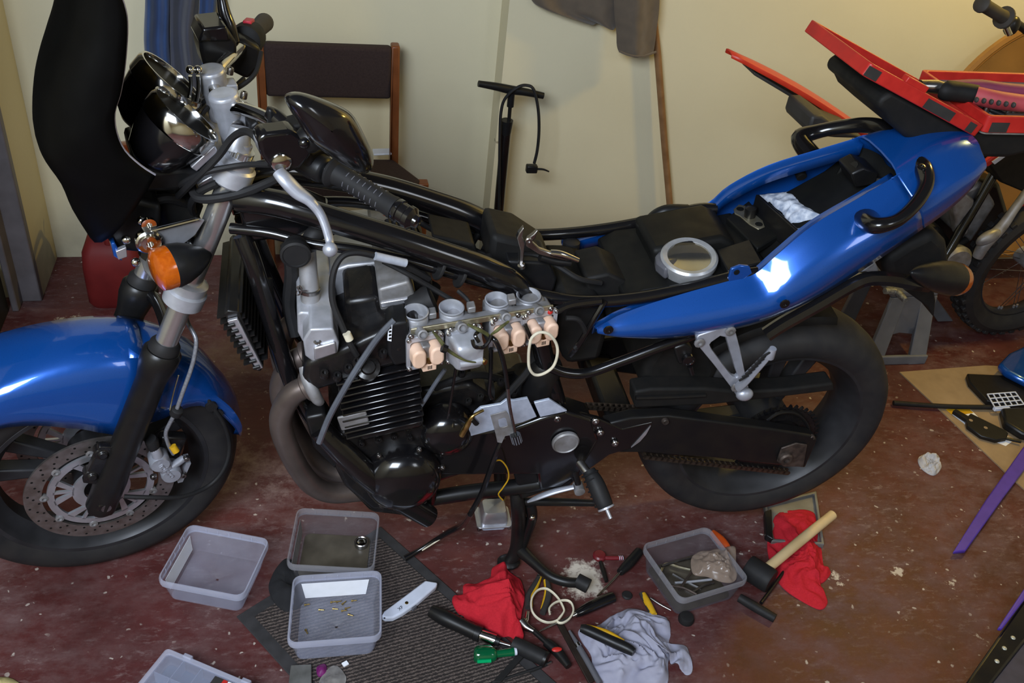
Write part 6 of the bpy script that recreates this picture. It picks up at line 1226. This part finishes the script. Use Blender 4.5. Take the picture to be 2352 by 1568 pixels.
# hex keys in the fourth
keys = [([(1515, 1320), (1525, 1298), (1535, 1294), (1560, 1302), (1585, 1308)], zinc, 'gold hex key bent near the left wall of the tub'), ([(1545, 1318), (1575, 1335), (1610, 1352)], steel, 'dark steel hex key running across the tub to the right'), ([(1550, 1338), (1590, 1335), (1635, 1330)], alu, 'bright silver hex key lying level in the tub'), ([(1520, 1300), (1550, 1290), (1590, 1280)], steel, 'hex key along the back wall of the tub'), ([(1590, 1360), (1615, 1345), (1640, 1338)], steel, 'short steel hex key near the front wall of the tub'), ([(1560, 1355), (1580, 1325), (1600, 1300)], bpy.data.materials['grubby_steel'], 'rusty hex key crossing under the bright one'), ([(1540, 1345), (1570, 1350), (1600, 1365)], bpy.data.materials['grubby_steel'], 'rusty hex key in the front corner of the tub')]
for i, (pts, m_, lb) in enumerate(keys):
    o_ = M().tube([Z(x_, y_, 0.012+0.004*i) for (x_, y_) in pts], 0.0032, 6, 3).build('hex_key', m_); tag(o_, lb, 'hex key', 'hex keys in the tub')
zb = clear_mat('brown_tinted_bag', (0.36, 0.27, 0.21), 0.5, 0.2)
o_ = blob('zip_bag', [(1588, 1282), (1610, 1268), (1650, 1262), (1686, 1256), (1690, 1290), (1692, 1325), (1680, 1338), (1655, 1336), (1625, 1325), (1592, 1318)], lambda x, y: Z(x, y, 0.052), 0.030, zb, 8.2, freq=34, fold=0.8, rings=24, crease=0.95); tag(o_, 'crumpled brown tinted zip bag lying in the tub of hex keys', 'plastic bag')
o_ = M().tube([Z(1636, 1222, 0.03), Z(1652, 1238, 0.03), Z(1668, 1255, 0.03), Z(1672, 1264, 0.03)], [0.008, 0.0125, 0.0105, 0.006], 12).build('orange_handle', orange_p); tag(o_, 'orange plastic handle on the floor behind the hex key tub', 'tool')
# organiser box, bottom left
org = thing('parts_organiser', 'shallow clear compartment box at the bottom left of the floor', 'organiser box', Z(420, 1550, 0)); oz = 0.042
oc0 = Z(384, 1492, oz); oa = (Z(560, 1566, oz)-oc0); ob_ = (Z(310, 1572, oz)-oc0); oa.normalize(); ob_ = V((oa.y, -oa.x, 0)) if V((oa.y, -oa.x, 0)).dot(ob_) > 0 else V((-oa.y, oa.x, 0)); LA, LB = 0.215, 0.30
ctr = oc0 + oa*LA/2 + ob_*LB/2
def og(s_, z_): return rect(V((ctr.x, ctr.y, z_)), oa*(LA/2+s_), ob_*(LB/2+s_), 0.008)
M().grid([og(-0.004, 0.001), og(0, 0.004), og(0, oz-0.006)], closed=True).build('box_body', pp_clear, org, thick=0.0015)
M().prism(og(-0.004, 0.0005), ZA*0.0012).build('box_floor', clear_mat('blue_grey_plastic', (0.20, 0.23, 0.32), 0.6), org)
M().frame(og(0.003, oz-0.004), og(-0.007, oz-0.004), ZA*0.006).build('lid_frame', pp_rim, org, bevel=0.001)
M().prism(og(-0.006, oz-0.002), ZA*0.0012).build('lid', clear_mat('clear_lid', (0.45, 0.48, 0.60), 0.22, 0.2), org)
for q in range(1, 5): M().box(oc0+oa*LA*q/5+ob_*LB/2-ZA*0.022, (0.0016, LB-0.01, 0.034), (oa, ob_, ZA)).build('divider', pp_rim, org)
for q in range(1, 6): M().box(oc0+oa*LA/2+ob_*LB*q/6-ZA*0.022, (LA-0.01, 0.0016, 0.034), (oa, ob_, ZA)).build('divider', pp_rim, org)
for s_ in (0.22, 0.86): M().box(oc0+oa*LA*s_-ob_*0.003-ZA*0.004, (0.020, 0.010, 0.016), (oa, ob_, ZA)).build('latch', pp_rim, org, bevel=0.002)
lb0 = oc0+oa*LA*0.60+ob_*0.012+ZA*0.001
M().box(lb0+oa*0.004+ob_*0.04, (0.020, 0.08, 0.0006), (oa, ob_, ZA)).build('label_black', redblack, org); M().box(lb0+oa*0.019+ob_*0.04, (0.010, 0.08, 0.0006), (oa, ob_, ZA)).build('label_red', red_plastic, org); M().box(lb0+oa*0.048+ob_*0.04, (0.046, 0.08, 0.0006), (oa, ob_, ZA)).build('label_white', white_paper, org)
# utility knife
uk = thing('utility_knife', 'white utility knife lying on the brown mat', 'knife', Z(940, 1390, 0))
kp = [(876, 1423), (882, 1413), (930, 1377), (976, 1342), (1005, 1347), (1000, 1357), (957, 1394), (924, 1417), (902, 1428), (884, 1429)]
M().prism([Z(x_, y_, 0.008) for (x_, y_) in kp], ZA*0.016).build('body', white_plastic, uk, bevel=0.004, seg=3)
kz = 0.0243; M().lathe(Z(934, 1384, kz), ZA, [(0.0042, 0), (0.0035, 0.0012), (0, 0.0012)], 14).build('screw', brass, uk)
text('knife_mark', 'XF', 0.011, Z(920, 1396, kz), Z(960, 1366, kz)-Z(920, 1396, kz), Z(915, 1380, kz)-Z(925, 1410, kz), dark_int, uk, 0.0002)
M().box(Z(951, 1396, 0.014), (0.012, 0.006, 0.010), (Z(957, 1394, 0)-Z(924, 1417, 0), Z(957, 1394, 0)-Z(945, 1384, 0), ZA)).build('slider', grey_plastic, uk, bevel=0.001)
M().lathe(Z(883, 1419, kz), ZA, [(0.002, 0), (0, 0.0002)], 8).build('hang_hole', dark_int, uk)
# rags
o_ = blob('red_rag', [(1040, 1390), (1042, 1372), (1062, 1368), (1066, 1344), (1100, 1342), (1125, 1330), (1130, 1310), (1152, 1290), (1162, 1300), (1166, 1315), (1195, 1335), (1203, 1360), (1204, 1380), (1198, 1410), (1196, 1440), (1202, 1465), (1190, 1475), (1170, 1462), (1150, 1462), (1110, 1440), (1060, 1418)], lambda x, y: Z(x, y, 0.004), 0.060, red_cloth, 4.4, freq=20, fold=0.75, rings=44, pw=1.3, k=6, peak=(1160, 1375), crease=0.9); tag(o_, 'crumpled red rag heaped on the mat edge beside the pliers', 'rag')
o_ = blob('red_rag', [(1770, 1215), (1785, 1182), (1830, 1173), (1868, 1180), (1876, 1215), (1886, 1262), (1892, 1300), (1908, 1315), (1895, 1335), (1878, 1348), (1900, 1380), (1887, 1400), (1852, 1387), (1800, 1352), (1775, 1312), (1762, 1258)], lambda x, y: Z(x, y, 0.0), 0.034, red_cloth, 9.1, freq=22, fold=0.8, rings=40, pw=2.2, k=8, crease=0.9); tag(o_, 'red rag lying under the mallet handle', 'rag')
o_ = blob('grey_rag', [(1330, 1448), (1372, 1440), (1400, 1420), (1440, 1400), (1475, 1404), (1500, 1412), (1532, 1424), (1540, 1455), (1538, 1480), (1575, 1486), (1590, 1540), (1572, 1548), (1556, 1510), (1535, 1520), (1530, 1575), (1470, 1590), (1390, 1575), (1362, 1545), (1357, 1505), (1335, 1472)], lambda x, y: Z(x, y, 0.0), 0.040, grey_cloth, 2.6, freq=26, fold=0.85, rings=50, pw=2.6, k=8, crease=0.95); tag(o_, 'pale grey rag crumpled on the floor with a knife on it', 'rag')
o_ = blob('black_rag', [(618, 1340), (640, 1300), (665, 1285), (690, 1330), (700, 1380), (665, 1405), (640, 1395), (622, 1370)], lambda x, y: Z(x, y, 0.007), 0.03, black_cloth, 6.6, freq=24, fold=0.6, rings=10); tag(o_, 'dark rag squeezed between the tubs on the mat', 'rag')
# handles and tools
def tool(name, label, cat_, parts, z=0.012, group=None):
    first = parts[0][1][0]; t = thing(name, label, cat_, Z(*first, 0), group)
    for (nm, pts, r, m_) in parts:
        r = r if isinstance(r, list) else [r]*len(pts)
        M().tube([Z(x_, y_, z) for (x_, y_) in pts], r, 14, 4).build(nm, m_, t)
    return t
tool('ratchet_screwdriver', 'black handled ratchet screwdriver with chrome collar below the red rag', 'screwdriver', [('handle', [(990, 1402), (1020, 1418), (1060, 1437), (1092, 1452)], [0.014, 0.0175, 0.0165, 0.0165], satin_black), ('collar', [(1092, 1452), (1104, 1457)], 0.0175, plastic_black), ('chrome_body', [(1104, 1458), (1138, 1470)], 0.0125, chrome), ('chuck', [(1138, 1470), (1148, 1474)], 0.010, plastic_black), ('bit', [(1148, 1475), (1158, 1478), (1172, 1482)], [0.0048, 0.0035, 0.003], steel)], z=0.022)
tool('black_torch', 'short thick black rubber handle under the corner of the red rag', 'torch', [('barrel', [(1178, 1478), (1215, 1495), (1250, 1512)], [0.017, 0.0175, 0.0165], rubber), ('end_cap', [(1250, 1512), (1256, 1515)], 0.0175, satin_black)], z=0.018)
gs = tool('stubby_screwdriver', 'stubby screwdriver with clear green handle', 'screwdriver', [('handle', [(1088, 1503), (1096, 1503), (1128, 1502), (1138, 1501)], [0.012, 0.0175, 0.0175, 0.013], green_h), ('neck', [(1138, 1501), (1150, 1500), (1180, 1496)], [0.009, 0.0085, 0.0095], green_h), ('ferrule', [(1180, 1496), (1186, 1495)], 0.0085, white_plastic), ('tip', [(1186, 1495), (1199, 1492)], [0.0038, 0.0015], steel)], z=0.020)
for s_ in (-1, 1): M().tube([Z(1096, 1503+s_*16, 0.024), Z(1128, 1501+s_*16, 0.024)], 0.004, 8, 1).build('handle_flute', mat('bright_green_flute', (0.0, 0.36, 0.12), 0.2, 0, scale=20), gs)
pl_ = tool('pliers', 'pliers with black and yellow handles beside the red rag', 'pliers', [('handle', [(1238, 1326), (1226, 1348), (1214, 1370), (1213, 1395)], [0.006, 0.008, 0.008, 0.008], redblack), ('handle', [(1256, 1332), (1260, 1360), (1255, 1385), (1246, 1408)], [0.006, 0.008, 0.008, 0.007], redblack), ('yellow_inlay', [(1240, 1325), (1230, 1350), (1219, 1372), (1219, 1393)], [0.005, 0.0062, 0.0062, 0.005], yellow), ('yellow_inlay', [(1252, 1332), (1255, 1358), (1250, 1382), (1245, 1398)], [0.004, 0.005, 0.005, 0.004], yellow), ('jaw', [(1240, 1326), (1246, 1312), (1248, 1300)], [0.009, 0.008, 0.004], steel)], z=0.010)
bd = [(1263, 1410), (1262, 1396), (1276, 1383), (1298, 1378), (1312, 1384), (1317, 1402), (1308, 1420), (1292, 1430), (1280, 1426), (1293, 1408), (1295, 1398), (1284, 1376), (1268, 1359), (1252, 1351), (1234, 1356), (1221, 1376), (1222, 1402), (1236, 1420), (1258, 1429), (1280, 1424), (1292, 1410)]
tag(M().tube([Z(x_, y_, 0.020) for (x_, y_) in bd], 0.0024, 8, 4, flat=1.6, up=ZA).build('rubber_band', cream_rubber), 'cream rubber band looped on the floor over the yellow pliers', 'rubber band')
rk = tool('ratchet_wrench', 'chrome ratchet wrench with red button on its black handle', 'wrench', [('drive', [(1212, 1406), (1209, 1424), (1203, 1430)], [0.005, 0.006, 0.009], chrome), ('head', [(1198, 1428), (1210, 1440), (1226, 1449)], [0.012, 0.009, 0.006], steel), ('shaft', [(1226, 1449), (1254, 1474)], 0.006, satin_black), ('handle', [(1254, 1474), (1280, 1496), (1306, 1530)], [0.010, 0.012, 0.008], satin_black)], z=0.013)
M().ball(Z(1279, 1491, 0.024), 0.009, (1.3, 0.7, 0.4), n=14).build('button', red_plastic, rk)
tag(M().prism([Z(1278, 1434, 0.003), Z(1290, 1430, 0.003), Z(1365, 1566, 0.003), Z(1352, 1572, 0.003)], ZA*0.006).build('flat_steel_bar', mat('rusty_flat_bar', (0.045, 0.032, 0.025), 0.5, 0.5, (0.025, 0.018, 0.015), 20), bevel=0.001), 'flat rusty steel bar left of the grey rag', 'bar')
tool('long_screwdriver', 'long dark screwdriver with a silver ring beside the flat bar', 'screwdriver', [('shaft', [(1308, 1448), (1326, 1478)], [0.003, 0.005], grey_plastic), ('ferrule', [(1325, 1478), (1330, 1486)], 0.0072, chrome), ('handle', [(1330, 1486), (1350, 1520), (1378, 1570)], 0.0065, grey_plastic)], z=0.010)
sd_ = tool('black_screwdriver', 'black handled screwdriver with thin blade through the rubber band', 'screwdriver', [('handle', [(1322, 1410), (1335, 1404), (1355, 1394), (1390, 1378), (1408, 1371)], [0.008, 0.011, 0.013, 0.014, 0.013], gloss_black), ('ferrule', [(1322, 1410), (1314, 1414)], [0.006, 0.004], chrome), ('blade', [(1314, 1414), (1275, 1432), (1238, 1450)], [0.003, 0.003, 0.0015], steel)], z=0.0145)
tool('black_screwdriver', 'black handled screwdriver leaning against the corner of the hex key tub', 'screwdriver', [('handle', [(1424, 1314), (1440, 1298), (1455, 1282), (1468, 1266)], [0.009, 0.0125, 0.0125, 0.0115], plastic_black), ('blade', [(1424, 1314), (1400, 1340), (1372, 1368)], [0.0032, 0.003, 0.002], steel)], z=0.014)
rr2 = tool('palm_ratchet', 'small dark red ratchet lying on the bare patch of concrete', 'ratchet', [('handle', [(1385, 1280), (1400, 1281), (1430, 1281)], [0.005, 0.0055, 0.0055], mat('maroon_plastic', (0.16, 0.012, 0.018), 0.35, 0, scale=30)), ('extension', [(1379, 1290), (1386, 1312), (1393, 1335)], [0.0045, 0.006, 0.0045], satin_black)], z=0.008)
M().lathe(Z(1376, 1280, 0.002), ZA, [(0.014, 0), (0.0165, 0.003), (0.0165, 0.009), (0.013, 0.013), (0, 0.014)], 24).build('head', bpy.data.materials['maroon_plastic'], rr2)
for q in range(3): M().lathe(Z(1421+q*4, 1281, 0.008), XA, [(0.0058, 0), (0.0058, 0.0014)], 12).build('ring_mark', white_plastic, rr2)
tag(M().lathe(Z(1440, 1368, 0), ZA, [(0.012, 0), (0.013, 0.003), (0.010, 0.006), (0, 0.006)], 16).build('rubber_washer', rubber), 'flat black rubber washer on the floor between screwdriver and tub', 'washer')
tag(M().lathe(Z(1575, 1424, 0), ZA, [(0.018, 0), (0.019, 0.006), (0.016, 0.014), (0.010, 0.016), (0, 0.014)], 20).build('rubber_bung', rubber), 'black rubber bung at the near corner of the hex key tub', 'bung')
tool('snap_off_knife', 'yellow and black knife half under the grey rag', 'knife', [('yellow_body', [(1477, 1364), (1487, 1384), (1502, 1412)], [0.007, 0.009, 0.008], yellow), ('black_spine', [(1473, 1362), (1480, 1376), (1494, 1406)], [0.006, 0.006, 0.005], redblack)], z=0.008)
tool('thin_punch', 'thin dark punch lying beside the hex key tub', 'punch', [('rod', [(1494, 1373), (1515, 1387), (1541, 1401)], [0.003, 0.0028, 0.002], steel)], z=0.004)
fk = tool('folding_knife', 'black and yellow cutter lying on the grey rag', 'knife', [('black_body', [(1333, 1442), (1350, 1447), (1400, 1470), (1440, 1488), (1456, 1498)], [0.008, 0.0115, 0.012, 0.012, 0.009], plastic_black), ('yellow_body', [(1346, 1437), (1390, 1452), (1432, 1474)], [0.004, 0.0075, 0.006], yellow)], z=0.050)
tag(M().tube([Z(1118, 1574, 0.006), Z(1180, 1552, 0.006), Z(1225, 1538, 0.006), Z(1258, 1524, 0.006)], 0.004, 8).build('black_cable', rubber), 'thin black cable on the floor near the bottom edge', 'cable')
tag(M().tube([Z(1256, 1525, 0.007), Z(1266, 1520, 0.007)], 0.0032, 8, 1).build('cable_tip', chrome), 'bright metal tip at the end of the thin black cable', 'cable end')
tag(M().prism([Z(1130, 1568, 0.008), Z(1150, 1568, 0.008), Z(1212, 1500, 0.008), Z(1198, 1494, 0.008)], ZA*0.004).build('rubber_strap', rubber, bevel=0.001), 'flat black rubber strap running from mat edge to the torch', 'strap')
# scraps below the third tub
tag(M().prism([Z(668, 1530, 0.009), Z(716, 1528, 0.009), Z(716, 1580, 0.009), Z(662, 1580, 0.009)], ZA*0.006).build('metal_offcut', mat('scratched_grey_metal', (0.22, 0.22, 0.21), 0.4, 0.5, (0.13, 0.13, 0.12), 30), bevel=0.002), 'bent grey metal offcut under the tub of brass jets', 'offcut')
tag(blob('purple_wrapper', [(728, 1532), (742, 1525), (750, 1530), (748, 1545), (735, 1555), (728, 1548)], lambda x, y: Z(x, y, 0.008), 0.01, mat('purple_foil', (0.16, 0.012, 0.12), 0.35, 0, scale=60), 1.9, freq=60), 'small purple wrapper beside the metal offcut', 'wrapper')
tag(blob('foil_scrap', [(732, 1568), (755, 1535), (775, 1530), (795, 1555), (785, 1580), (750, 1585)], lambda x, y: Z(x, y, 0.008), 0.008, mat('crinkled_foil', (0.38, 0.36, 0.34), 0.3, 0.5, (0.2, 0.19, 0.18), 50), 7.7, freq=60), 'crinkled silver foil scrap at the bottom edge', 'foil')
tag(M().box(Z(793, 1524, 0.010), (0.012, 0.010, 0.003), (XA+YA*0.5, YA-XA*0.5, ZA)).build('paper_chip', white_paper), 'tiny square white chip on the mat edge', 'chip')
tag(blob('yellow_cloth', [(-30, 1560), (10, 1556), (35, 1562), (48, 1580), (0, 1600), (-40, 1590)], lambda x, y: Z(x, y, 0.0), 0.02, mat('pale_yellow_cloth', (0.50, 0.42, 0.18), 0.9, 0, scale=60), 3.3, freq=30), 'pale yellow cloth just showing in the bottom left corner', 'cloth')
# mallet, T bar, tray
ml = thing('mallet', 'rubber mallet with black head and pale wooden handle', 'mallet', Z(1750, 1310, 0))
M().tube([Z(1738, 1320, 0.035), Z(1768, 1300, 0.045), Z(1840, 1240, 0.052), Z(1912, 1182, 0.055)], [0.0125, 0.0125, 0.0130, 0.0125], 18, 3).build('handle', pale_wood, ml)
h0_, h1_ = Z(1716, 1300, 0.034), Z(1772, 1336, 0.034); M().lathe(h0_, h1_-h0_, [(0.029, 0), (0.031, 0.004), (0.031, (h1_-h0_).length-0.004), (0.029, (h1_-h0_).length)], 32).build('head', rubber, ml)
tbar = tool('t_handle_key', 'black T-handle key lying by the red rag', 'key', [('grip', [(1698, 1372), (1735, 1394), (1780, 1420)], [0.0105, 0.0115, 0.0105], rubber), ('shaft', [(1748, 1384), (1775, 1348), (1802, 1310)], 0.0042, satin_black)], z=0.012)
ty = thing('metal_tray', 'shallow grey metal tray under the red rag by the rear tyre', 'tray', Z(1820, 1220, 0)); tm = mat('dull_grey_metal', (0.20, 0.20, 0.19), 0.5, 0.3, (0.13, 0.13, 0.125), 20)
T4 = [Z(1770, 1250, 0.0), Z(1890, 1258, 0.0), Z(1872, 1135, 0.0), Z(1752, 1165, 0.0)]; ci = sum(T4, V((0, 0, 0)))/4
M().prism(T4, ZA*0.003).build('tray_floor', tm, ty)
M().frame(T4, [p_.lerp(ci, 0.10) for p_ in T4], ZA*0.014).build('tray_rim', tm, ty, bevel=0.002)
M().prism([Z(1755, 1240, 0.0), Z(1772, 1250, 0.0), Z(1768, 1180, 0.0), Z(1752, 1185, 0.0)], ZA*0.02).build('tray_handle', satin_black, ty, bevel=0.003)
# crumpled tissue
tag(blob('tissue', [(2108, 1055), (2122, 1045), (2150, 1050), (2162, 1072), (2150, 1090), (2135, 1090), (2115, 1075)], lambda x, y: Z(x, y, 0), 0.03, mat('white_tissue', (0.55, 0.52, 0.50), 0.8, 0, scale=50), 5.5, freq=60, fold=0.95, rings=24, crease=0.95, pw=3), 'crumpled white tissue on the floor right of the rear tyre', 'tissue')
# cardboard and the parts on it
cb = mat('brown_cardboard', (0.33, 0.23, 0.125), 0.85, 0, (0.27, 0.185, 0.10), 20)
tag(M().prism([Z(2065, 856, 0), Z(2262, 841, 0), Z(2440, 850, 0), Z(2440, 1190, 0), Z(2400, 1170, 0), Z(2306, 1084, 0), Z(2150, 935, 0)], ZA*0.004).build('cardboard_sheet', cb), 'flat brown cardboard sheet on the floor at the right edge', 'cardboard')
tag(M().prism([Z(2172, 940, 0.004), Z(2218, 930, 0.004), Z(2275, 985, 0.004), Z(2330, 1010, 0.004), Z(2310, 1024, 0.004), Z(2250, 1000, 0.004)], ZA*0.0006).build('printed_leaflet', [white_paper]), 'white leaflet with a yellow heading under the black bracket', 'leaflet')
M().prism([Z(2172, 940, 0.0048), Z(2218, 930, 0.0048), Z(2236, 948, 0.0048), Z(2206, 953, 0.0048), Z(2185, 951, 0.0048)], ZA*0.0003).build('yellow_heading', yellow, bpy.data.objects['printed_leaflet'])
tag(M().tube([Z(2052, 925, 0.012), Z(2120, 930, 0.014), Z(2200, 934, 0.014), Z(2290, 935, 0.016)], [0.008, 0.0075, 0.0075, 0.0075], 10).build('rubber_hose', rubber), 'straight black rubber hose lying across the cardboard edge', 'hose')
bb = thing('plastic_bracket', 'black plastic bracket with bolt holes on the leaflet', 'bracket', Z(2270, 985, 0))
M().prism([Z(x_, y_, 0.006) for (x_, y_) in ((2185, 950), (2192, 946), (2220, 962), (2226, 956), (2305, 995), (2312, 1002), (2308, 1014), (2285, 1018), (2250, 1008), (2218, 985), (2215, 970))], ZA*0.014).build('bracket_body', plastic_black, bb, bevel=0.003)
bolts('bolt_hole', [(Z(2230, 965, 0.0202), ZA), (Z(2264, 982, 0.0202), ZA)], 0.006, 0.001, cb, bb)
M().tube([Z(2305, 1005, 0.012), Z(2325, 1010, 0.014), Z(2345, 1014, 0.016)], 0.005, 8).build('bracket_arm', plastic_black, bb)
bk2 = thing('battery_tray', 'black plastic tray with white ribbed grid on the cardboard', 'tray', Z(2290, 900, 0))
M().prism([Z(x_, y_, 0.005) for (x_, y_) in ((2216, 868), (2300, 872), (2400, 880), (2400, 935), (2300, 940), (2262, 930), (2222, 888))], ZA*0.02).build('tray_body', plastic_black, bk2, bevel=0.004)
gw_ = white_plastic
g4 = [Z(2268, 905, 0.032), Z(2332, 900, 0.032), Z(2352, 928, 0.032), Z(2285, 935, 0.032)]
for q in range(6): s_ = q/5; M().tube([g4[0].lerp(g4[1], s_), g4[3].lerp(g4[2], s_)], 0.0022, 6, 1).build('grid_bar', gw_, bk2)
for q in range(4): s_ = q/3; M().tube([g4[0].lerp(g4[3], s_), g4[1].lerp(g4[2], s_)], 0.0022, 6, 1).build('grid_bar', gw_, bk2)
M().box(Z(2300, 938, 0.024), (0.055, 0.012, 0.012)).build('grid_foot', gw_, bk2, bevel=0.002)
tag(M().prism([Z(2286, 850, 0.03), Z(2310, 825, 0.03), Z(2345, 808, 0.03), Z(2440, 800, 0.03), Z(2440, 905, 0.03), Z(2352, 892, 0.03), Z(2305, 868, 0.03)], ZA*0.03).build('side_panel', blue, bevel=0.012, seg=3), 'dark blue painted side panel standing on the cardboard at the right edge', 'panel')
tag(M().prism([Z(2292, 952, 0.006), Z(2330, 950, 0.006), Z(2420, 958, 0.006), Z(2420, 1030, 0.006), Z(2340, 1010, 0.006), Z(2300, 985, 0.006)], ZA*0.03).build('plastic_shroud', plastic_black, bevel=0.008), 'black plastic shroud on the cardboard below the white grid', 'shroud')
# purple strips and the black frame in the near corner
tag(M().prism([Z(2186, 1273, 0.01), Z(2214, 1271, 0.01), Z(2300, 1150, 0.01), Z(2390, 1030, 0.01), Z(2380, 990, 0.01), Z(2345, 1035, 0.01), Z(2260, 1155, 0.01)], ZA*0.012).build('purple_strip', purple, bevel=0.003), 'long purple plastic strip pointing down from the cardboard', 'strip')
tag(M().prism([Z(2288, 1448, 0.101), Z(2298, 1450, 0.101), Z(2420, 1290, 0.101), Z(2420, 1250, 0.101)], ZA*0.012).build('purple_strip', purple, bevel=0.003), 'second purple strip along the black frame at the right edge', 'strip')
kf = thing('metal_stand', 'black metal frame edge with pale rivets in the bottom right corner', 'frame', Z(2300, 1540, 0))
bz = 0.10
M().prism([Z(2210, 1580, bz), Z(2350, 1378, bz), Z(2460, 1230, bz), Z(2500, 1290, bz), Z(2262, 1590, bz)], -ZA*bz).build('frame_rail', gloss_black, kf, bevel=0.006)
M().prism([Z(2262, 1592, bz-0.01), Z(2500, 1292, bz-0.01), Z(2600, 1400, bz-0.01), Z(2500, 1700, bz-0.01)], -ZA*0.02).build('deck', mat('grey_purple_felt', (0.06, 0.052, 0.066), 0.9, 0, scale=40), kf)
for (x_, y_) in ((2327, 1464), (2307, 1488), (2290, 1518)): M().ball(Z(x_, y_, bz+0.001), 0.0055, (1, 1, 0.5), n=12).build('rivet', mat('pale_rivet', (0.5, 0.5, 0.42), 0.4, 0.3, scale=20), kf)
